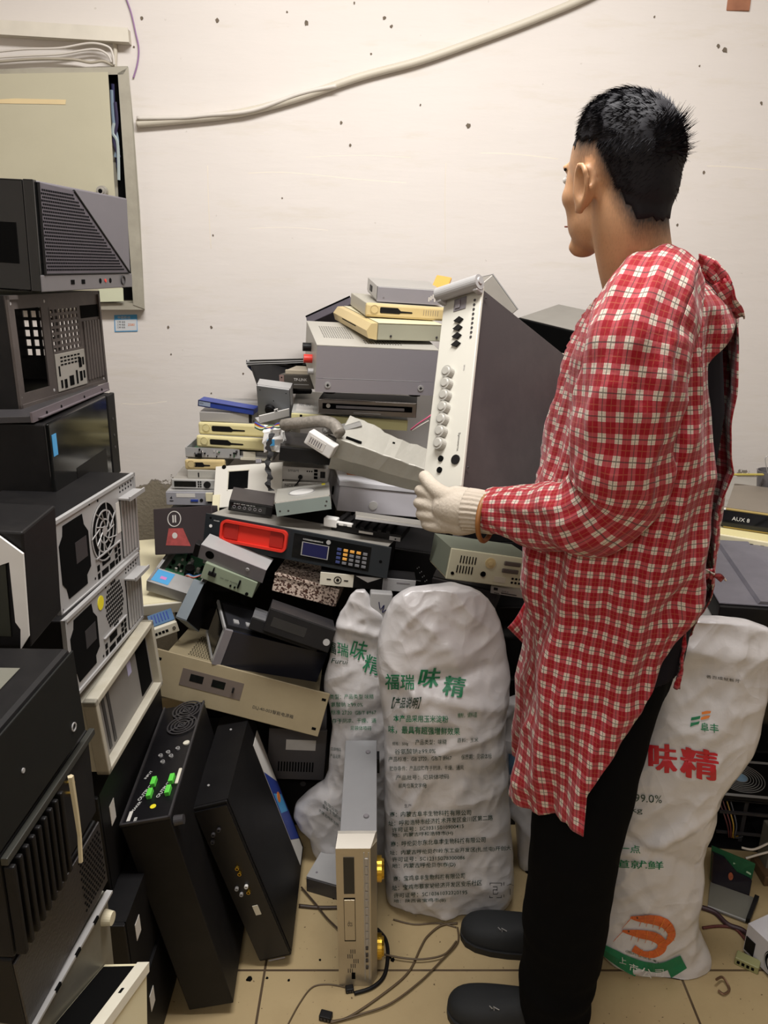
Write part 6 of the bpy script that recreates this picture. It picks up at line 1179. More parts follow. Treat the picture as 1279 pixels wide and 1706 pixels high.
# middle sack
rows = [(978,705,765),(982,682,788),(990,668,802),(1002,655,815),(1020,646,827),(1045,637,836),(1075,630,843),(1105,627,849),(1140,628,853),(1170,632,850),(1200,637,845),(1235,640,844),(1270,641,847),(1310,641,850),(1350,641,852),(1400,641,856),(1450,641,859),(1490,641,862),(1515,642,862),(1530,644,855)]
SB, BV = make_sack('plastic_sack', 'tall white woven plastic sack with green printed text, standing upright in the middle', rows, 1.50, .16, 3.1, .013, folds=[(.62,.010,.018,.25),(.66,-.012,.02,-.2),(.50,.008,.012,-.3),(.44,-.008,.02,.2)])
W = lambda *a, **k: sack_print(SB, BV, *a, **k)
W('福瑞', 642, 1148, 26, M_INKG, .02, 48, bold=.012); 
for dx in (-.8, .8): W('味', 694+dx, 1146, 34, M_INKG, 0, 34, bold=.006, italic=.25); W('精', 736+dx, 1158, 34, M_INKG, .15, 34, bold=.006, italic=.2)
W('【产品说明】', 652, 1180, 19, M_INKD, 0, 46, bold=.01, italic=.2)
W('本产品采用玉米淀粉', 656, 1202, 12, M_INKG, .02, 90, bold=.01); W('精制，调料品', 762, 1196, 9, M_INKG, -.06, 32)
W('味，最具有超强增鲜效果', 648, 1221, 13, M_INKG, .03, 118, bold=.01)
for (s, x, y, h_, wd, sl) in [('规格：500g', 654, 1242, 7, 26, 0),('产品类型：味精', 692, 1240, 9, 52, 0),('原料：玉米', 762, 1237, 8, 34, -.04),('谷氨酸钠≥99.0%', 658, 1256, 9, 68, -.01),('产品标准：GB 2720，GB/T 8967', 648, 1269, 9, 104, -.03),('保质期：见袋体标', 768, 1265, 9, 50, -.03),
    ('贮存条件：产品应贮存于阴凉、干燥、通风', 650, 1284, 8, 122, -.02),('产品批号：见袋体喷码', 660, 1299, 8, 88, -.02),('前两位英文字母', 664, 1312, 8, 46, 0)]: W(s, x, y, h_, M_INKD, sl, wd)
W('生产', 674, 1345, 6, M_INKK, 0, 12)
for (s, x, y, h_, wd, sl) in [('商：内蒙古阜丰生物科技有限公司', 650, 1361, 9, 134, -.03),('址：呼和浩特市经济技术开发区金川区第二路', 648, 1376, 9, 172, -.06),('许可证号：SC10315010900415', 654, 1386, 8, 118, -.06),('地：内蒙古呼和浩特市(H)', 654, 1395, 8, 100, -.04),
    ('商：呼伦贝尔东北阜丰生物科技有限公司', 652, 1410, 9, 156, -.05),('址：内蒙古呼伦贝尔岭东工业开发区(扎兰屯)开创大', 650, 1425, 9, 200, -.04),('许可证号：SC12315078300086', 654, 1435, 8, 120, -.03),('地：内蒙古呼伦贝尔市(D)', 654, 1447, 9, 104, -.03),
    ('商：宝鸡阜丰生物科技有限公司', 656, 1468, 9, 118, -.05),('址：宝鸡市蔡家坡经济开发区安乐社区', 654, 1483, 9, 148, -.06),('许可证号：SC10361032320195', 656, 1495, 8, 122, -.05),('地：陕西省宝鸡市(B)', 656, 1504, 7, 86, -.02)]: W(s, x, y, h_, M_INKD, sl, wd, bold=.008)
def outline_sq(x0, y0, x1, y1, t=1.0):
    for a in ((x0,y0,x1,y0+t),(x0,y1-t,x1,y1),(x0,y0,x0+t,y1),(x1-t,y0,x1,y1)): shape_on(SB, BV, [(a[0],a[1]),(a[2],a[1]),(a[2],a[3]),(a[0],a[3])], M_INKK, 'printed_icon')
outline_sq(815,1470,835,1495); outline_sq(838,1469,858,1494); shape_on(SB, BV, [(840,1480),(843,1475),(849,1472),(855,1475),(857,1480)], M_INKK, 'printed_umbrella_icon'); shape_on(SB, BV, [(848.3,1480),(849.3,1480),(849.3,1490),(848.3,1490)], M_INKK, 'printed_umbrella_icon'); W('己', 820, 1489, 13, M_INKK, 0, 9)
# back-left sack
rows = [(984,592,608),(992,584,614),(1008,576,620),(1022,566,640),(1045,560,650),(1070,553,650),(1100,549,650),(1130,540,650),(1150,539,650),(1180,548,650),(1215,552,650),(1250,548,650),(1290,546,650),(1312,538,650),(1330,510,650),(1348,492,650),(1368,488,650),(1388,498,650),(1404,515,650),(1430,520,650),(1452,535,645)]
SA, BA = make_sack('plastic_sack', 'slumped white sack with green print behind the silver receiver, left of the middle sack', rows, 1.635, .06, 9.4, .012, folds=[(.68,.012,.015,.3),(.45,-.010,.02,-.4)])
A_ = lambda *a, **k: sack_print(SA, BA, *a, **k)
A_('福', 546, 1084, 20, M_INKD, .5, 14, bold=.01); A_('瑞', 562, 1090, 22, M_INKG, .3, 18, bold=.006); A_('味', 580, 1096, 32, M_INKG, .2, 26, bold=.006, italic=.3); A_('精', 602, 1118, 30, M_INKG, .3, 28, bold=.006, italic=.3); A_('Furui', 552, 1104, 8, M_INKD, .1, 26, italic=.3)
for (s, x, y, h_, wd) in [('类型：产品类型 味精', 550, 1164, 8, 72),('氨酸钠 ≥99.0%', 552, 1177, 8, 52),('标准 2720  GB/T 8967', 552, 1190, 8, 74),('存于阴凉、干燥、通', 554, 1204, 8, 72),('见袋体喷码', 584, 1216, 7, 34)]: A_(s, x, y, h_, M_INKG, 0, wd)
for (s, x, y, h_, wd, sl) in [('见袋喷码', 552, 1250, 6, 16, .1),('产品说明', 551, 1262, 7, 16, .1),('阜丰生物科技', 538, 1345, 7, 30, .8),('内蒙古呼和浩特', 532, 1352, 6, 32, .8),('有限公司', 540, 1338, 6, 22, .8)]: A_(s, x, y, h_, M_INKD, sl, wd)
# right sack
rows = [(1031,1150,1205),(1036,1145,1250),(1048,1135,1282),(1070,1125,1290),(1100,1112,1288),(1140,1100,1284),(1180,1090,1276),(1220,1075,1268),(1250,1060,1259),(1280,1045,1240),(1305,1035,1220),(1325,1030,1203),(1345,1026,1197),(1370,1022,1198),(1395,1018,1192),(1415,1014,1184),(1440,1010,1182),(1480,1004,1182),(1515,1000,1177),(1540,996,1171),(1565,992,1173),(1590,992,1183),(1615,1010,1195),(1630,1040,1196),(1637,1085,1150)]
SD, BD = make_sack('plastic_sack', 'tall white sack with big red characters and a shrimp picture, behind the man at right', rows, 1.335, .13, 6.6, .010, folds=[(.34,-.010,.02,.5),(.40,.010,.02,-.6),(.80,.008,.02,.1)])
D_ = lambda *a, **k: sack_print(SD, BD, *a, **k)
D_('善百成就新牙', 1176, 1129, 5.5, M_INKK, .14, 56); D_('阜丰', 1166, 1218, 15, M_INKG, .10, 30, bold=.008)
shape_on(SD, BD, [(1168,1186),(1176,1184),(1184,1184),(1183,1188),(1176,1189),(1168,1190)], M_ORANGE, 'printed_logo'); shape_on(SD, BD, [(1167,1195),(1176,1192),(1183,1192),(1180,1196),(1174,1198),(1166,1199)], M_ORANGE, 'printed_logo')
shape_on(SD, BD, [(1151,1195),(1158,1194),(1166,1192),(1165,1197),(1158,1199),(1150,1200)], M_INKG, 'printed_logo'); shape_on(SD, BD, [(1150,1204),(1158,1203),(1165,1201),(1163,1206),(1156,1208),(1149,1211)], M_INKG, 'printed_logo')

for dx in (-2, 0, 2):
    D_('味', 1082+dx, 1284, 48, M_INKR, .10, 44, bold=.008); D_('精', 1134+dx, 1293+dx*.4, 50, M_INKR, .12, 60, bold=.008)
D_('≥99.0%', 1046, 1334, 13, M_INKD, .06, 56); D_('25kg', 1028, 1354, 12, M_INKD, .06, 42); D_('只需一点', 996, 1417, 13, M_INKG, .06, 70, bold=.01); D_('味道就鲜', 996, 1443, 14, M_INKG, .05, 108, bold=.01)
def stroke_on(sack, bv, path, widths, m, name, off=.0026):
    q = catmull([Vector((x, y, 0)) for x, y in path], 5); n = len(q); bm = bmesh.new(); prev = None
    for i, p in enumerate(q):
        t = (q[min(i+1, n-1)]-q[max(i-1, 0)]).normalized(); nn = Vector((-t.y, t.x, 0)); f = i/(n-1)*(len(widths)-1); k = min(int(f), len(widths)-2); wd = widths[k]+(widths[k+1]-widths[k])*(f-k)
        c = [bm.verts.new(p+nn*wd*.5*s_) for s_ in (-1, 0, 1)]
        if prev:
            for k in range(2): bm.faces.new((prev[k], prev[k+1], c[k+1], c[k]))
        prev = c
    place_on(sack, bv, bm, lambda c: (c.x, c.y), m, name, off)
def shrimp(path):
    stroke_on(SD, BD, path, [3, 9, 14, 16, 16, 15, 13, 9, 12], M_INKO, 'printed_shrimp'); q = catmull([Vector((x, y, 0)) for x, y in path], 5)
    for i in range(8, len(q)-4, 4):
        t = (q[i+1]-q[i-1]).normalized(); nn = Vector((-t.y, t.x, 0)); a, b = q[i]-nn*7, q[i]+nn*7; stroke_on(SD, BD, [(a.x, a.y), (b.x, b.y)], [1.2, 1.2], M_ORANGE, 'printed_shell_line', .0034)
    for k in range(5): p = q[6+3*k]; stroke_on(SD, BD, [(p.x, p.y+5), (p.x-3, p.y+13)], [1.2, .6], M_INKO, 'printed_leg')
    p = q[1]; stroke_on(SD, BD, [(p.x, p.y), (p.x-8, p.y+8), (p.x-16, p.y+18)], [1, .6], M_INKO, 'printed_feeler'); p = q[4]; stroke_on(SD, BD, [(p.x-1.2, p.y-2), (p.x+1.2, p.y-2)], [2.4, 2.4], M_INKK, 'printed_eye', .0036)
shrimp([(1050,1527),(1064,1529),(1082,1530),(1100,1534),(1112,1542),(1118,1554),(1113,1566),(1103,1573)]); shrimp([(1036,1549),(1050,1552),(1068,1555),(1088,1559),(1101,1568),(1101,1580),(1088,1588),(1070,1587),(1054,1578)])
D_('(图片仅供参考)', 1042, 1586, 5, M_INKD, .35, 54)
stroke_on(SD, BD, [(996,1574),(1020,1590),(1050,1607),(1080,1617),(1105,1617),(1138,1601)], [12,20,26,30,30,24], M_INKG, 'printed_banner', .0022); 
D_('上', 1032, 1601, 10, M_INKW, .3, 10, off=.004); D_('市', 1047, 1615, 14, M_INKW, .3, 15, bold=.006, off=.004); D_('公', 1067, 1624, 15, M_INKW, .2, 18, bold=.006, off=.004); D_('司', 1090, 1625, 13, M_INKW, .0, 14, off=.004)
# piece of another sack seen between the middle sack and the man
rows = [(1166,845,905),(1172,825,910),(1200,820,915),(1240,820,915),(1290,822,912),(1340,830,905),(1372,860,900),(1460,866,900),(1500,870,895)]
SE, BE = make_sack('plastic_sack', 'crumpled white sack with a blue patch showing between the middle sack and the man', rows, 1.615, .07, 2.2, .012, folds=[(.50,.01,.02,.2)])
shape_on(SE, BE, [(846,1255),(868,1258),(874,1320),(850,1318)], mat('blue_grey_print', '#54718c', .5), 'printed_patch', grid=2)
d = raw('small_speaker', 'small grey device with a dark squiggle mark in the mouth of the slumped sack', 'device', (.052,.03,.07), tuple(P(613,1035,1.80)), 4, -8, 6); d.mb().box(0, d.w, 0, d.d, 0, d.h, .003).build('body', M_LGREY, d.o); d.part('mark', M_SCREEN, lambda b: b.tube(catmull([b.fmap('F',.4,.7,.001), b.fmap('F',.5,.45,.001), b.fmap('F',.65,.6,.001), b.fmap('F',.6,.35,.001), b.fmap('F',.75,.45,.001)], 5), .0012, 5))
# ================================================================ the man
f2 = Vector((-.91, .42, 0)).normalized(); l2 = Vector((-f2.y, f2.x, 0))       # chest faces f2, his left is l2
UP = Vector((0, 0, 1))
hf = Vector((-.50, .866, 0)).normalized(); hl = Vector((-hf.y, hf.x, 0))
HC = Vector((.333, 1.20, 1.627)); HS = .86
def Hd(x, y, z): return HC + (hf*x + hl*y + UP*z)*HS
def ico(bm, fn, sub=3):
    r = bmesh.ops.create_icosphere(bm, subdivisions=sub, radius=1.0)
    for v in r['verts']: v.co = fn(v.co)
    return r['verts']
def head_ell(bm, c, r, sub=3, rotx=0):
    def fn(q):
        p = Vector((q.x*r[0], q.y*r[1], q.z*r[2]))
        if rotx: p = Matrix.Rotation(rotx, 3, 'Z') @ p
        return Hd(c[0]+p.x, c[1]+p.y, c[2]+p.z)
    return ico(bm, fn, sub)
def chain(bm, pts, rad, seg=16, caps=True, flat=None):
    """tapered limb: tube through pts with ball ends"""
    P_ = catmull(pts, 5); n = len(P_); R = []
    for i in range(n):
        t = i/(n-1)*(len(rad)-1); k = min(int(t), len(rad)-2); R.append(rad[k]+(rad[k+1]-rad[k])*(t-k))
    rings = []; prev = None
    for i, p in enumerate(P_):
        t = (P_[min(i+1, n-1)]-P_[max(i-1, 0)]).normalized()
        x = t.orthogonal().normalized() if prev is None else (prev-t*prev.dot(t)).normalized(); prev = x; y = t.cross(x)
        rings.append([bm.verts.new(p+(x*math.cos(2*math.pi*k/seg)+y*math.sin(2*math.pi*k/seg))*R[i]) for k in range(seg)])
    for a, b in zip(rings, rings[1:]):
        for k in range(seg): bm.faces.new((a[k], a[(k+1) % seg], b[(k+1) % seg], b[k]))
    bm.faces.new(rings[0][::-1]); bm.faces.new(rings[-1])
    if caps:
        for p, r in ((P_[0], R[0]), (P_[-1], R[-1])): ico(bm, lambda q: p+q*r*.99, 2)
# joints
SHL = Vector((.36, 1.05, 1.43)); SHR = Vector((.475, 1.345, 1.43)); ELL = PY(1028, 835, 1.04); WRL = PY(812, 853, 1.20)
HIPL = Vector((.40, 1.155, .90)); HIPR = Vector((.45, 1.29, .90)); KNL = PY(962, 1390, 1.12); ANL = PY(925, 1655, 1.14); KNR = Vector((.395, 1.31, .50)); ANR = Vector((.385, 1.325, .10))
hb = T['held']; qh = Quaternion(hb[3:7]); OH = Vector(hb[:3]); 
def Hb(x, y, z): return OH + qh @ Vector((x, y, z))
corner = Hb(hb[7], hb[8], hb[9])
WRR = corner + Vector((.035, .075, -.045)); ELR = (SHR+WRR)/2 + Vector((.09, .02, -.10))
bm = bmesh.new()
head_ell(bm, (-.012, 0, .032), (.098, .076, .090)); head_ell(bm, (-.045, 0, -.002), (.062, .062, .07)); head_ell(bm, (.040, 0, -.012), (.052, .060, .085)); head_ell(bm, (.030, 0, -.060), (.056, .054, .052)); head_ell(bm, (.064, 0, -.103), (.024, .028, .019))
head_ell(bm, (.048, .040, -.022), (.030, .022, .024)); head_ell(bm, (.048, -.040, -.022), (.030, .022, .024)); head_ell(bm, (.080, 0, .026), (.016, .046, .012)); head_ell(bm, (.096, 0, -.030), (.017, .014, .012)); head_ell(bm, (.090, 0, -.008), (.012, .009, .028))
head_ell(bm, (.084, 0, -.064), (.013, .024, .006)); head_ell(bm, (.082, 0, -.074), (.013, .021, .007))
for s_ in (1, -1):
    head_ell(bm, (-.012, .080*s_, -.014), (.020, .008, .034), 3, .40*s_); head_ell(bm, (-.002, .078*s_, -.044), (.010, .008, .011))
    chain(bm, [Hd(.006, .080*s_, -.032), Hd(.003, .086*s_, .008), Hd(-.012, .093*s_, .021), Hd(-.030, .097*s_, .008), Hd(-.028, .092*s_, -.022), Hd(-.008, .084*s_, -.046)], [.0045, .0048, .005, .005, .0045, .004], 8)
NB = Vector((.394, 1.195, 1.47))
chain(bm, [Hd(-.034, 0, -.02), Hd(-.042, 0, -.075), (Hd(-.046, 0, -.12)+NB)/2, NB, NB-UP*.06], [.054, .053, .053, .057, .066], 20)
def torso_ring(bm, rows, seg=28):
    rings = []
    for (cx, cy, z, a, b) in rows: rings.append([bm.verts.new(Vector((cx, cy, z))+f2*(b*math.cos(t))+l2*(a*math.sin(t))) for t in [2*math.pi*k/seg for k in range(seg)]])
    for A, B in zip(rings, rings[1:]):
        for k in range(seg): bm.faces.new((A[k], A[(k+1) % seg], B[(k+1) % seg], B[k]))
    bm.faces.new(rings[0][::-1]); bm.faces.new(rings[-1])
torso_ring(bm, [(.402,1.19,1.48,.075,.06),(.41,1.19,1.45,.125,.07),(.415,1.20,1.41,.165,.085),(.42,1.20,1.30,.165,.10),(.42,1.205,1.15,.135,.085),(.415,1.205,1.02,.125,.080),(.405,1.205,.90,.125,.080),(.405,1.205,.82,.12,.078)])
chain(bm, [SHL, SHL.lerp(ELL, .5)+Vector((.005,-.005,0)), ELL], [.050, .045, .038]); chain(bm, [ELL, ELL.lerp(WRL, .5), WRL, WRL+(WRL-ELL).normalized()*.02], [.040, .036, .026, .024])
chain(bm, [SHR, SHR.lerp(ELR, .5), ELR], [.050, .045, .038]); chain(bm, [ELR, ELR.lerp(WRR, .5), WRR], [.040, .034, .026])
chain(bm, [HIPL, HIPL.lerp(KNL, .5), KNL, KNL.lerp(ANL, .4), ANL], [.066, .064, .054, .050, .036]); chain(bm, [HIPR, HIPR.lerp(KNR, .5), KNR, KNR.lerp(ANR, .4), ANR], [.066, .064, .054, .050, .036])
me = remesh_object(bm, .0045, 5, .5)
# skin with real hairline stubble (clipped hair colour on the scalp)
m = bpy.data.materials.new('skin'); m.use_nodes = True; nt = m.node_tree; N = nt.nodes; L = nt.links; b_ = N['Principled BSDF']
b_.inputs['Roughness'].default_value = .5; b_.inputs['Subsurface Weight'].default_value = .12; b_.inputs['Subsurface Radius'].default_value = (.02, .008, .004); b_.inputs['Subsurface Scale'].default_value = .3
at = N.new('ShaderNodeAttribute'); at.attribute_name = 'stubble'; nz = N.new('ShaderNodeTexNoise'); nz.inputs['Scale'].default_value = 260; nz.inputs['Detail'].default_value = 2
n0 = N.new('ShaderNodeTexNoise'); n0.inputs['Scale'].default_value = 22; mx0 = N.new('ShaderNodeMix'); mx0.data_type = 'RGBA'; mx0.inputs[6].default_value = lin('#b98a63'); mx0.inputs[7].default_value = lin('#c79a74'); L.new(n0.outputs['Fac'], mx0.inputs[0])
ad = N.new('ShaderNodeMath'); ad.operation = 'MULTIPLY_ADD'; L.new(nz.outputs['Fac'], ad.inputs[0]); ad.inputs[1].default_value = .5; sb = N.new('ShaderNodeMath'); sb.operation = 'SUBTRACT'; L.new(at.outputs['Fac'], sb.inputs[0]); sb.inputs[1].default_value = .25; L.new(sb.outputs[0], ad.inputs[2]); ad.use_clamp = True
mx = N.new('ShaderNodeMix'); mx.data_type = 'RGBA'; L.new(ad.outputs[0], mx.inputs[0]); L.new(mx0.outputs[2], mx.inputs[6]); mx.inputs[7].default_value = lin('#2c2422'); L.new(mx.outputs[2], b_.inputs['Base Color'])
def to_head(p): q = (p-HC)/HS; return q.dot(hf), q.dot(hl), q.z
def hairline(x, y, z):
    """signed amount inside the scalp: >0 hair, 0 edge; x forward, y left, z up (head units)"""
    az = math.atan2(abs(y), x)          # 0 front, pi back
    if az < .9: e = .046-.01*az
    elif az < 1.4: e = .037-(az-.9)/.5*.022
    elif az < 1.85: e = .015
    else: e = .015-min(1, (az-1.85)/.9)*.120
    return z-e
for v in me.vertices:
    x, y, z = to_head(v.co); e_ = ((x+.013)/.013)**2+((z+.008)/.022)**2
    if abs(y) > .074 and e_ < 1: v.co -= hl*(1 if y > 0 else -1)*.0065*(1-e_)**.5
me.attributes.new('stubble', 'FLOAT', 'POINT'); at_ = me.attributes['stubble'].data
for i, v in enumerate(me.vertices):
    x, y, z = to_head(v.co); s_ = 0
    if z > -.12 and abs(y) < .083 and not (abs(y) > .0745 and -.04 < x < .02 and z < .035): s_ = max(0, min(1, hairline(x, y, z)/.044))
    at_[i].value = s_
man = bpy.data.objects.new('person', me); COL.objects.link(man); me.materials.clear(); me.materials.append(m)
tag(man, 'man in red and white plaid smock and black trousers, seen half from behind', 'person')
for p in me.polygons: p.use_smooth = True
bvh_body = BVHTree.FromObject(man, bpy.context.evaluated_depsgraph_get())
# eyes
for s_ in (1, -1):
    bm = bmesh.new(); head_ell(bm, (.080, .030*s_, .006), (.010, .012, .008), 2); me_ = bpy.data.meshes.new('eye'); bm.to_mesh(me_); bm.free(); e_ = link('eye', me_, M_WHITE, man, True)
    bm = bmesh.new(); head_ell(bm, (.0885, .030*s_, .006), (.003, .005, .005), 2); me_ = bpy.data.meshes.new('iris'); bm.to_mesh(me_); bm.free(); link('iris', me_, M_DARK, e_, True)
    b = MB(); b.tube([Hd(.092, .014*s_, .022), Hd(.090, .03*s_, .026), Hd(.074, .046*s_, .022)], .0022, 6); b.build('eyebrow', M_BLACK, man)
b = MB(); b.tube([Hd(.0955, -.018, -.069), Hd(.0975, 0, -.069), Hd(.0955, .018, -.069)], .0012, 6); b.build('mouth', mat('lip_shade', '#8a4e42', .5), man)
# hair: scalp cap grown from the skull, then individual locks
M_HAIR = mat('black_hair', '#141319', .62, 0, .35, 90, .25, spec=.25)
bm = bmesh.new(); vs = ico(bm, lambda q: q, 5); dead = []
for v in vs:
    q = v.co.normalized(); az = math.atan2(abs(q.y), q.x)
    org = Hd(-.012, 0, .02); d_ = (hf*q.x+hl*q.y+UP*q.z).normalized(); hit = bvh_body.ray_cast(org+d_*.30, -d_)
    p = hit[0] if hit[0] is not None else org+d_*.08
    x, y, z = to_head(p); hl_ = hairline(x, y, z)
    if hl_ < (.016 if az < 1.0 else .040) or (abs(y) > .0765 and z < .045): dead.append(v)
    k = min(1, max(0, (hl_-.030)/.05)); top = max(0, q.z)
    th = (.0006+.007*k+.009*top*k*(1+.35*q.x*(q.z > .3)))*HS
    v.co = p+d_*th*(1+.20*noise.noise(Vector((q.x*9, q.y*9, q.z*4))))
bmesh.ops.delete(bm, geom=dead, context='VERTS'); me_ = bpy.data.meshes.new('hair'); bm.to_mesh(me_); bm.free()
hair = link('hair', me_, M_HAIR, man, True); so = hair.modifiers.new('s', 'SOLIDIFY'); so.thickness = .003; so.offset = -1
bvh_hair = BVHTree.FromObject(hair, bpy.context.evaluated_depsgraph_get())
bm = bmesh.new(); random.seed(21)
def lock(p, d0, ln, w_, bend):
    side = d0.cross(UP if abs(d0.z) < .9 else hf).normalized(); pts = []; q = p.copy(); d_ = d0.copy()
    for k in range(5): pts.append(q.copy()); d_ = (d_+bend*.25).normalized(); q = q+d_*ln/4
    prev = None
    for k, c in enumerate(pts):
        ww = w_*(1-k/4.3); t = [bm.verts.new(c+side*ww), bm.verts.new(c+d_.cross(side)*ww), bm.verts.new(c-side*ww)]
        if prev:
            for j in range(3): bm.faces.new((prev[j], prev[(j+1) % 3], t[(j+1) % 3], t[j]))
        prev = t
for i in range(9000):
    q = Vector((random.gauss(0, 1), random.gauss(0, 1), random.gauss(.35, 1))).normalized(); d_ = (hf*q.x+hl*q.y+UP*q.z).normalized(); hit = bvh_hair.ray_cast(Hd(-.012, 0, .02)+d_*.3, -d_)
    if hit[0] is None: continue
    x, y, z = to_head(hit[0]); hl_ = hairline(x, y, z)
    if hl_ < .034: continue
    tang = (hf*(.9 if z > .06 else .1)+UP*(-.35 if z < .07 else .05)+hl*(.4*(1 if y > 0 else -1))); tang = (tang-d_*tang.dot(d_)).normalized()
    rnd = Vector((random.uniform(-1, 1), random.uniform(-1, 1), random.uniform(-1, 1)))*.25
    ln = (.007+.017*max(0, q.z))*min(1, hl_/.08)
    lock(hit[0]-d_*.002, (tang+d_*.16+rnd).normalized(), ln, .0008, (-d_)*.2)
# cowlick at the crown
for i in range(260):
    a = random.uniform(-1.05, 1.0); q = Vector((-.85-.1*random.random(), .05+.30*random.uniform(-1, 1), .38+.26*a)).normalized(); d_ = (hf*q.x+hl*q.y+UP*q.z).normalized(); hit = bvh_hair.ray_cast(Hd(-.012, 0, .02)+d_*.3, -d_)
    if hit[0] is None: continue
    up_ = (-hf*.9+UP*(.35+.5*a)+Vector((random.uniform(-.3,.3), random.uniform(-.3,.3), random.uniform(-.25,.25)))).normalized(); lock(hit[0]-d_*.003, up_, random.uniform(.014, .030), .0010, UP*.15)
me_ = bpy.data.meshes.new('hair_locks'); bm.to_mesh(me_); bm.free(); link('hair_locks', me_, M_HAIR, hair)

# plaid cloth
def plaid():
    m = bpy.data.materials.new('red_white_plaid_cotton'); m.use_nodes = True; nt = m.node_tree; N = nt.nodes; L = nt.links; b = N['Principled BSDF']
    uv = N.new('ShaderNodeUVMap'); sp = N.new('ShaderNodeSeparateXYZ'); L.new(uv.outputs[0], sp.inputs[0])
    def M(op, a, c=0.0, d=None):
        x = N.new('ShaderNodeMath'); x.operation = op
        for i, q in enumerate((a, c, d)):
            if q is None: continue
            if isinstance(q, (int, float)): x.inputs[i].default_value = q
            else: L.new(q, x.inputs[i])
        return x.outputs[0]
    def bands(src, per):
        s = M('FRACT', M('DIVIDE', src, per)); 
        red = M('LESS_THAN', s, .54); 
        k1 = M('LESS_THAN', M('ABSOLUTE', M('SUBTRACT', s, .77)), .028)
        pale = M('LESS_THAN', M('ABSOLUTE', M('SUBTRACT', s, .27)), .022)
        e1 = M('LESS_THAN', M('ABSOLUTE', M('SUBTRACT', s, .62)), .022); e2 = M('LESS_THAN', M('ABSOLUTE', M('SUBTRACT', s, .92)), .022)
        return red, k1, pale, M('MAXIMUM', e1, e2)
    ru, ku, pu, eu = bands(sp.outputs['X'], .0196); rv, kv, pv, ev = bands(sp.outputs['Y'], .0252)
    def mix(f, a, c):
        x = N.new('ShaderNodeMix'); x.data_type = 'RGBA'; L.new(f, x.inputs[0])
        for i, q in ((6, a), (7, c)):
            if isinstance(q, tuple): x.inputs[i].default_value = q
            else: L.new(q, x.inputs[i])
        return x.outputs[2]
    tot = M('MULTIPLY', M('ADD', ru, rv), .5); both = M('MULTIPLY', ru, rv)
    c = mix(tot, lin('#c8beb0'), lin('#a02a36')); half = M('GREATER_THAN', tot, .25)
    c = mix(half, lin('#c8bdae'), lin('#a24349')); c = mix(both, c, lin('#8c1420'))
    c = mix(M('MULTIPLY', M('MAXIMUM', pu, pv), .14), c, lin('#c89a6a')); c = mix(M('MULTIPLY', M('MAXIMUM', eu, ev), .25), c, lin('#b04850')); c = mix(M('MULTIPLY', M('MAXIMUM', ku, kv), .72), c, lin('#34302f'))
    L.new(c, b.inputs['Base Color']); b.inputs['Roughness'].default_value = .85; b.inputs['Specular IOR Level'].default_value = .15; b.inputs['Sheen Weight'].default_value = .15
    n = N.new('ShaderNodeTexNoise'); n.inputs['Scale'].default_value = 9; n.inputs['Detail'].default_value = 5; tc = N.new('ShaderNodeTexCoord'); L.new(tc.outputs['Object'], n.inputs['Vector'])
    bp = N.new('ShaderNodeBump'); bp.inputs['Strength'].default_value = .8; bp.inputs['Distance'].default_value = .018; L.new(n.outputs['Fac'], bp.inputs['Height'])
    wv = N.new('ShaderNodeTexNoise'); wv.inputs['Scale'].default_value = 700; b2 = N.new('ShaderNodeBump'); b2.inputs['Strength'].default_value = .15; b2.inputs['Distance'].default_value = .001; L.new(tc.outputs['Object'], wv.inputs['Vector']); L.new(wv.outputs['Fac'], b2.inputs['Height']); L.new(bp.outputs[0], b2.inputs['Normal']); L.new(b2.outputs[0], b.inputs['Normal'])
    return m
M_PLAID = plaid()
def grid_mesh(name, G, UV, m, parent, thick=.0018, smooth=True, close=False):
    me = bpy.data.meshes.new(name); nr, nc = len(G), len(G[0]); vs = [p for r in G for p in r]; fs = []; 
    for i in range(nr-1):
        for j in range(nc-1 if not close else nc): k = (j+1) % nc; fs.append((i*nc+j, i*nc+k, (i+1)*nc+k, (i+1)*nc+j))
    me.from_pydata(vs, [], fs); uvl = me.uv_layers.new(name='UVMap'); li = 0
    for i in range(nr-1):
        for j in range(nc-1 if not close else nc):
            k = j+1
            for (a, c) in ((i, j), (i, k), (i+1, k), (i+1, j)):
                u = UV[a][c] if c < len(UV[a]) else (UV[a][0][0]+UV[a][-1][0]*1.0+(UV[a][1][0]-UV[a][0][0]), UV[a][0][1])
                uvl.data[li].uv = u; li += 1
    me.validate(); bmx = bmesh.new(); bmx.from_mesh(me); bmesh.ops.recalc_face_normals(bmx, faces=bmx.faces[:]); bmx.to_mesh(me); bmx.free()
    o = link(name, me, m, parent, smooth)
    if thick: so = o.modifiers.new('s', 'SOLIDIFY'); so.thickness = thick; so.offset = 0
    return o
# smock body: outline rows (image row, left, right), cut open down the back
rows = [(447,1052,1130,.075),(458,1035,1160,.115),(474,1022,1184,.150),(500,1002,1206,.182),(535,984,1213,.192),(580,966,1216,.195),(650,948,1220,.190),(720,925,1218,.186),(800,905,1208,.184),(880,892,1192,.184),(925,888,1186,.180),(965,886,1180,.180),(1010,880,1172,.188),(1060,878,1162,.196),(1120,876,1150,.204),(1180,873,1142,.210),(1240,870,1136,.214),(1300,868,1132,.218),(1362,866,1130,.220)]
def row_at(z):
    R = []
    for (py, l, r, a) in rows:
        A = PY(l, py, 1.205); B = PY(r, py, 1.205); R.append(((A.z+B.z)/2, (A.x+B.x)/2, (B.x-A.x)/2, a))
    for (z0, c0, b0, a0), (z1, c1, b1, a1) in zip(R, R[1:]):
        if z <= z0 and z >= z1: t = (z0-z)/(z0-z1); return c0+(c1-c0)*t, b0+(b1-b0)*t, a0+(a1-a0)*t
    return (R[0][1:] if z > R[0][0] else R[-1][1:])
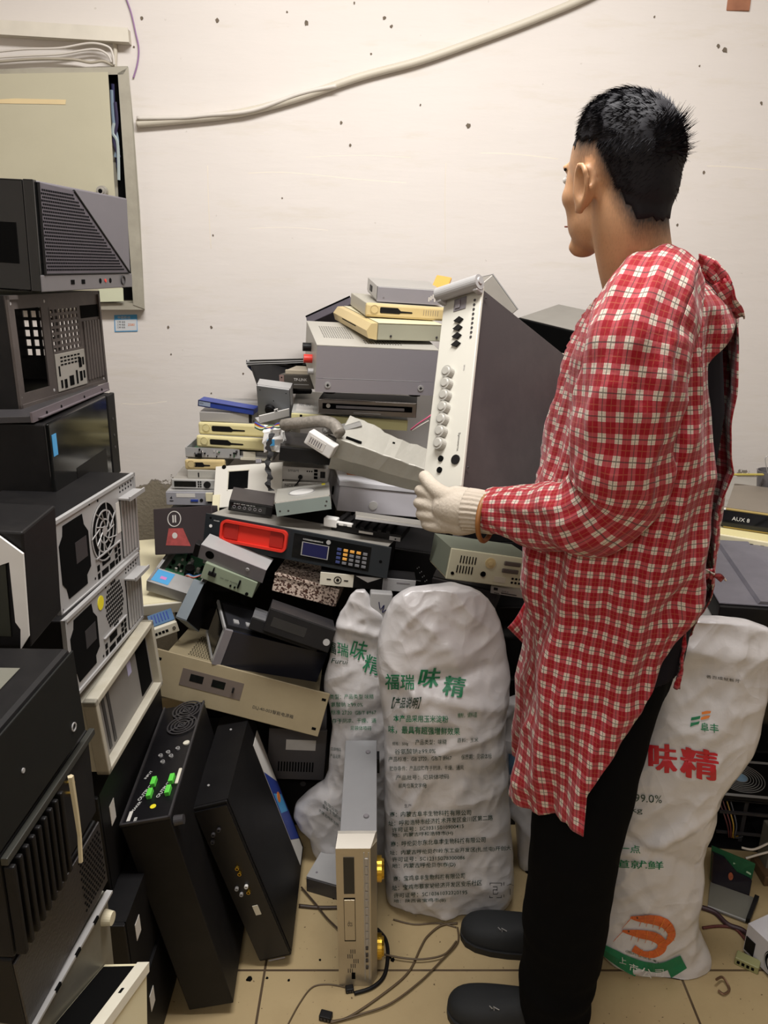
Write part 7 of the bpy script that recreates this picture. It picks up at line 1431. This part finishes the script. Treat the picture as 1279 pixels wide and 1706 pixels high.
ZT = PY(1090, 447, 1.205).z; 
def hem(phi):      # phi 0 = back centre, pi/2 = his left (towards the camera), pi = front
    d_ = abs(phi); return .605+.050*math.exp(-((d_-1.5)/.7)**2)
def edge_phi(z, side):
    if z > 1.05: return (.58-.40*max(0, min(1, (z-1.38)/.08)) if side > 0 else .10)
    k = min(1, (1.05-z)/.38); return (.58 if side > 0 else .10)+(.92 if side > 0 else 1.25)*k**1.25
def smock_pt(phi, z):
    cx, b, a = row_at(z); b = b*1.0
    p = Vector((cx, 1.205, z))-f2*(b*math.cos(phi))+l2*(a*math.sin(phi))
    out = (-f2*math.cos(phi)+l2*math.sin(phi)).normalized()
    low = max(0, min(1, (1.0-z)/.35)); s_ = Vector((phi*1.6, z*2.0, 3.3))
    rn = lambda q: (1-abs(noise.noise(q)))**2-.5
    d_ = .018*noise.noise(Vector((phi*2.3, z*5.0, 1.7)))+.012*low*math.sin(phi*7+z*6)+.009*noise.noise(Vector((phi*6, z*3.5, 8.1)))+.015*rn(Vector((phi*2+z*6, z*5-phi*1.5, 4.4)))+.004*noise.noise(Vector((phi*12, z*16, 2.1)))
    # waist gather creases
    d_ += -.012*math.exp(-((z-(1.005-.05*(phi-1.5)))/.028)**2)*(.5+.5*math.sin(phi*9))
    if z > 1.44: d_ *= max(0, (1.50-z)/.06)
    return p+out*d_
nz_, nc_ = 150, 130; G = []; UV = []
for i in range(nz_+1):
    t = i/nz_; r_ = []; u_ = []
    zr = ZT+(.60-ZT)*t; e0 = edge_phi(zr, 1); e1 = edge_phi(zr, -1)
    for j in range(nc_+1):
        s_ = j/nc_; phi = e0+(2*math.pi-e0-e1)*s_; ph = phi if phi <= math.pi else 2*math.pi-phi
        z = ZT+(hem(ph)-ZT)*t
        # neckline scoops down at the front
        if t < .08: z -= .045*(1-t/.08)*max(0, -math.cos(phi))
        r_.append(smock_pt(phi, z)); tilt = .055*max(0, (1.05-z))*math.cos(phi-1.0)
        u_.append((phi*.185+.012*math.sin(z*5), z*1.0+tilt*1.2-.05*math.sin(phi-.4)*max(0, 1.1-z)))
    G.append(r_); UV.append(u_)
smock = grid_mesh('smock', G, UV, M_PLAID, man); 
# sleeves
def sleeve(path, rad, name, seed, seg=72, squash=1.0):
    P_ = catmull(path, 16); n = len(P_); G = []; UV = []; L_ = 0; prev = None
    for i, p in enumerate(P_):
        t = i/(n-1)*(len(rad)-1); k = min(int(t), len(rad)-2); rr = rad[k]+(rad[k+1]-rad[k])*(t-k)
        tg = (P_[min(i+1, n-1)]-P_[max(i-1, 0)]).normalized(); x = (Vector((0,-1,0))-tg*tg.dot(Vector((0,-1,0)))).normalized() if prev is None else (prev-tg*prev.dot(tg)).normalized(); prev = x; y = tg.cross(x)
        if i: L_ += (p-P_[i-1]).length
        r_ = []; u_ = []
        for j in range(seg+1):
            a = 2*math.pi*(j % seg)/seg; rn = (1-abs(noise.noise(Vector((math.cos(a)*1.3+L_*4, math.sin(a)*1.3, L_*13+seed)))))**2-.5; elb = math.exp(-((L_-.40)/.10)**2); fold = 1+.10*noise.noise(Vector((math.cos(a)*1.5, math.sin(a)*1.5, L_*16+seed)))+.12*rn+.030*math.sin(L_*62+2.2*math.sin(a+seed))*(.2+1.6*elb)+.05*noise.noise(Vector((math.cos(a)*4, math.sin(a)*4, L_*30+seed)))
            if i > n-4: fold *= (.93, .90, .86)[i-(n-3)] if i-(n-3) >= 0 else 1
            r_.append(p+(x*math.cos(a)+y*math.sin(a))*rr*fold); u_.append((2*math.pi*j/seg*.062, L_*1.0+.004))
        G.append(r_); UV.append(u_)
    return grid_mesh(name, G, UV, M_PLAID, man, .0018)
sl = sleeve([PY(1108,470,1.13), PY(1085,505,1.085), PY(1062,570,1.055), PY(1048,650,1.04), PY(1040,740,1.035), PY(1026,815,1.045), PY(988,850,1.06), PY(945,858,1.095), PY(900,858,1.13), PY(855,855,1.165), PY(808,852,1.20)], [.050,.064,.070,.0685,.069,.066,.062,.054,.048,.043,.034], 'sleeve', 1.3)
sleeve([SHR+Vector((-.02,-.08,.0)), SHR, SHR.lerp(ELR, .5), ELR, ELR.lerp(WRR, .5), WRR.lerp(ELR, .15)], [.055, .062, .066, .062, .052, .038], 'sleeve', 4.1)
# ties: bow at neck, waist bow, hanging string, front flap
def strip(name, pts, wd, m=M_PLAID, wv=Vector((0,0,1)), n=6, uvo=0, tw=0.0):
    q = catmull(pts, n); G = []; UV = []; L_ = 0
    for i, p in enumerate(q):
        if i: L_ += (p-q[i-1]).length
        a = tw*i; tg = (q[min(i+1,len(q)-1)]-q[max(i-1,0)]).normalized(); s_ = (wv-tg*wv.dot(tg)).normalized(); s_ = Matrix.Rotation(a, 3, tg) @ s_
        ww = wd if not isinstance(wd, (list, tuple)) else wd[0]+(wd[1]-wd[0])*i/(len(q)-1)
        r_ = [p+s_*ww*(k/4-.5)+tg.cross(s_)*.003*math.sin(k*1.7+i*.8) for k in range(5)]; G.append(r_); UV.append([(ww*(k/4)+uvo, L_) for k in range(5)])
    return grid_mesh(name, G, UV, m, man, .002)
strip('neck_tie', [PY(1178,446,1.15), PY(1196,462,1.13), PY(1206,480,1.12), PY(1216,500,1.12), PY(1232,529,1.13)], [.026,.018], wv=Vector((.6,0,.5)), tw=.05)
strip('neck_tie', [PY(1160,436,1.16), PY(1182,444,1.14), PY(1198,460,1.125), PY(1208,478,1.12)], [.022,.020], wv=Vector((.3,-.2,.9)), uvo=.01)
strip('neck_tie', [PY(1196,470,1.12), PY(1210,495,1.115), PY(1217,520,1.125)], [.020,.014], wv=Vector((.9,0,.3)), uvo=.013)
b = MB(); b.tube(catmull([PY(1180,446,1.16), PY(1188,452,1.15), PY(1196,462,1.14)], 5), .007, 8); b.build('tie_knot', mat('dark_red_knot', '#6a2228', .85), man, True)
strip('waist_tie', [PY(1163,960,1.135), PY(1178,957,1.125), PY(1192,960,1.12), PY(1206,966,1.12)], [.018,.014], wv=Vector((.1,0,1)), tw=.06); strip('waist_tie', [PY(1163,962,1.135), PY(1176,953,1.13), PY(1190,950,1.125)], [.012,.010], wv=Vector((.1,0,1)), tw=.1, uvo=.013)
strip('hanging_string', [PY(1164,968,1.13), PY(1150,1000,1.115), PY(1137,1035,1.11), PY(1137,1075,1.11), PY(1134,1110,1.11), PY(1127,1148,1.11)], .010, wv=Vector((1,0,0)), tw=.22)
# flap sticking out in front at the hip
G = []; UV = []
A0, B0, C0, D0 = PY(896,975,1.29), PY(845,1045,1.27), PY(884,1088,1.26), PY(905,1040,1.275)
for i in range(13):
    t = i/12; r_ = []; u_ = []
    for j in range(13):
        s_ = j/12; p = A0.lerp(B0, s_).lerp(D0.lerp(C0, s_), t); p = p+Vector((0, .006*math.sin(s_*6+t*3), 0)); r_.append(p); u_.append((s_*.085, t*.075))
    G.append(r_); UV.append(u_)
grid_mesh('smock_flap', G, UV, M_PLAID, man)
# dark shirt seen through the open back
bm = bmesh.new(); torso_ring(bm, [(.402,1.19,1.485,.072,.062),(.41,1.19,1.455,.120,.080),(.42,1.20,1.41,.155,.090),(.425,1.20,1.30,.160,.104),(.42,1.205,1.15,.150,.108),(.42,1.205,1.02,.150,.110),(.42,1.205,.93,.150,.108),(.42,1.205,.86,.145,.104)]); me_ = remesh_object(bm, .008, 3)
link('shirt', me_, mat('near_black_shirt', '#17151c', .9, 0, .2, 30, .05, spec=.1), man, True)
b = MB(); q = [NB+(f2*math.cos(a)*.066+l2*math.sin(a)*.064)+UP*(.004-.022*math.cos(a)) for a in [2*math.pi*k/28 for k in range(29)]]; b.tube(q, .005, 6); b.build('shirt_collar', M_BLACK, man, True)
# trousers
bm = bmesh.new(); torso_ring(bm, [(.41,1.205,1.0,.140,.098),(.405,1.205,.90,.155,.104),(.405,1.205,.82,.150,.104)])
HL2, HR2 = HIPL+Vector((0,.0,-.03)), HIPR+Vector((0,0,-.03))
chain(bm, [HL2, HL2.lerp(KNL, .5)+Vector((-.004,0,0)), KNL+Vector((-.003,0,0)), KNL.lerp(ANL, .5), ANL+UP*.03, ANL-UP*.045], [.084, .083, .083, .079, .072, .070], 24); chain(bm, [HR2, HR2.lerp(KNR, .5), KNR, KNR.lerp(ANR, .5), ANR+UP*.02, ANR-UP*.045], [.100, .092, .080, .074, .070, .068], 24)
me_ = remesh_object(bm, .007, 6)
for v in me_.vertices:
    n_ = v.normal; v.co += n_*(.006*noise.noise(v.co*9)+.005*noise.noise(Vector((v.co.x*6, v.co.y*6, v.co.z*22)))*(1.3 if v.co.z < .35 else .6))
    v.co.z = max(v.co.z, .028)
link('trousers', me_, mat('black_cotton_trousers', '#0b0b0c', .95, 0, .15, 40, .05, spec=.06), man, True)
# shoes
M_SHOE = mat('black_suede_shoe', '#17191b', .75, 0, .2, 60, .1); M_SOLE = mat('black_rubber_sole', '#0e0e0f', .6, 0, .1, 40, .05)
def shoe(toe, heel, lab):
    d_ = (toe-heel); d_.z = 0; ln = d_.length; d_.normalize(); s_ = Vector((-d_.y, d_.x, 0)); G = []; 
    prof = [(0,.030,.062),(.06,.036,.078),(.18,.037,.086),(.32,.036,.088),(.45,.040,.080),(.58,.046,.070),(.72,.049,.060),(.85,.046,.052),(.94,.036,.044),(.985,.020,.034),(1.0,.006,.026)]
    bm = bmesh.new(); rings = []
    for (t, w_, h_) in prof:
        c = heel+d_*ln*t; c.z = 0; r_ = []
        for k in range(20):
            a = 2*math.pi*k/20; ca, sa = math.cos(a), math.sin(a); x = w_*math.copysign(abs(ca)**.7, ca); z = .014 if sa < 0 else .014+(h_-.014)*abs(sa)**.8
            r_.append(bm.verts.new(c+s_*x+UP*z))
        rings.append(r_)
    for a, b in zip(rings, rings[1:]):
        for k in range(20): bm.faces.new((a[k], a[(k+1) % 20], b[(k+1) % 20], b[k]))
    bm.faces.new(rings[0][::-1]); bm.faces.new(rings[-1]); bmesh.ops.recalc_face_normals(bm, faces=bm.faces[:])
    me_ = bpy.data.meshes.new('shoe'); bm.to_mesh(me_); bm.free(); o = link('shoe', me_, M_SHOE, man, True); sb = o.modifiers.new('s', 'SUBSURF'); sb.levels = 1; sb.render_levels = 1
    b = MB(); pr = [(heel+d_*ln*t, w_+.004) for (t, w_, h_) in prof]; L1 = [c+s_*w_ for c, w_ in pr]; L2 = [c-s_*w_ for c, w_ in pr[::-1]]
    b.poly([Vector((p.x, p.y, .0005)) for p in L1+L2], (0, 0, .0155)); b.build('sole', M_SOLE, o)
    c = heel+d_*ln*.62-s_*.0+UP*.075; sd = s_ if s_.y < 0 else -s_
    c = heel+d_*ln*.60+sd*.030+UP*.062; b = MB(); b.tube([c, c+d_*.012+UP*.006, c+d_*.010-UP*.004], .0011, 5); b.tube([c+d_*.014, c+d_*.020+UP*.006], .0011, 5); b.build('shoe_mark', M_LGREY, o)
    return o
shoe(Vector((.135,1.205,0)), Vector((.402,1.150,0)), 'near'); shoe(Vector((.182,1.40,0)), Vector((.445,1.335,0)), 'far')
# gloves
M_GLOVE = mat('white_cotton_glove', '#b8aea0', .9, 0, .08, 220, .5, '#9a8e7a', 14, .35, spec=.1)
def finish(bm, name, vox, m=M_GLOVE):
    me_ = remesh_object(bm, vox, 3, .4); return link(name, me_, m, man, True)
bm = bmesh.new()
chain(bm, [P(806,853,1.262), P(785,851,1.272), P(765,848,1.285), P(745,846,1.30)], [.030, .033, .034, .028], 20)
chain(bm, [P(790,868,1.268), P(765,872,1.285), P(742,868,1.30)], [.020, .021, .018]); chain(bm, [P(785,832,1.272), P(760,828,1.288), P(742,832,1.302)], [.018, .019, .017])
chain(bm, [P(768,832,1.278), P(742,826,1.292), P(722,812,1.315), P(707,794,1.345)], [.018, .0155, .0130, .0115])
for q in ([(738,838,1.30),(714,823,1.325),(699,817,1.355),(703,818,1.40)], [(738,850,1.298),(712,842,1.322),(697,838,1.352),(702,836,1.398)], [(740,864,1.296),(716,860,1.318),(701,857,1.348),(706,852,1.39)], [(745,878,1.294),(724,877,1.312),(710,873,1.335),(713,867,1.37)]):
    chain(bm, [P(*a) for a in q], [.0115, .0105, .0098, .0088], 12)
gl = finish(bm, 'glove', .0026)
# ribbed cuff
b = MB(); ax = [P(797,852,1.266), P(806,853,1.262), P(815,855,1.258), P(826,856,1.252)]; 
G = []; 
def cuffgrid(ax, r0, r1, ribs=26, nseg=104):
    bm = bmesh.new(); rings = []; n = len(ax); tg = (ax[-1]-ax[0]).normalized(); x = tg.orthogonal().normalized(); y = tg.cross(x)
    for i, p in enumerate(ax):
        r = r0+(r1-r0)*i/(n-1); rings.append([bm.verts.new(p+(x*math.cos(2*math.pi*k/nseg)+y*math.sin(2*math.pi*k/nseg))*(r+.0011*math.sin(2*math.pi*k*ribs/nseg))) for k in range(nseg)])
    for a, c in zip(rings, rings[1:]):
        for k in range(nseg): bm.faces.new((a[k], a[(k+1) % nseg], c[(k+1) % nseg], c[k]))
    me_ = bpy.data.meshes.new('glove_cuff'); bm.to_mesh(me_); bm.free(); return me_
ax = catmull([P(778,850,1.274), P(792,851,1.268), P(806,853,1.262), P(824,856,1.252)], 4)
o = link('glove_cuff', cuffgrid(ax, .0365, .0335), M_GLOVE, gl, True); so = o.modifiers.new('s', 'SOLIDIFY'); so.thickness = .003
b = MB(); c = P(806,862,1.262); tg = (ax[-1]-ax[0]).normalized(); x = tg.orthogonal().normalized(); y = tg.cross(x)
b.tube([c-UP*.0+(x*math.cos(a)+y*math.sin(a))*.0385+tg*.004 for a in [2*math.pi*k/32 for k in range(33)]], .0042, 8); b.build('wrist_strap', M_BROWN, man, True)
# far hand on the top rear corner of the unit
bm = bmesh.new(); out_n = (qh @ Vector((0, 0, 1))); back = (qh @ Vector((0, 1, 0))); side = (qh @ Vector((1, 0, 0)))
chain(bm, [WRR, corner+back*.030-out_n*.03-side*.03, corner+back*.018-out_n*.01-side*.045], [.028, .030, .022], 16)
for k in range(4):
    a = corner+back*.016-side*(.012+.021*k); chain(bm, [a-out_n*.01, a+out_n*.010, a+out_n*.014-back*.022, a+out_n*.010-back*.042], [.0105, .0105, .0098, .0090], 12)
chain(bm, [WRR+back*-.01, corner+side*.012-out_n*.03+back*.01, corner+side*.012-out_n*.035-back*.03], [.016, .0125, .011], 12)
g2 = finish(bm, 'glove', .003)
ax = catmull([WRR.lerp(ELR, a) for a in (-.02, .08, .18, .26)], 3); o = link('glove_cuff', cuffgrid(ax, .032, .034), M_GLOVE, g2, True)
# parented at the origin, so the parts keep their places
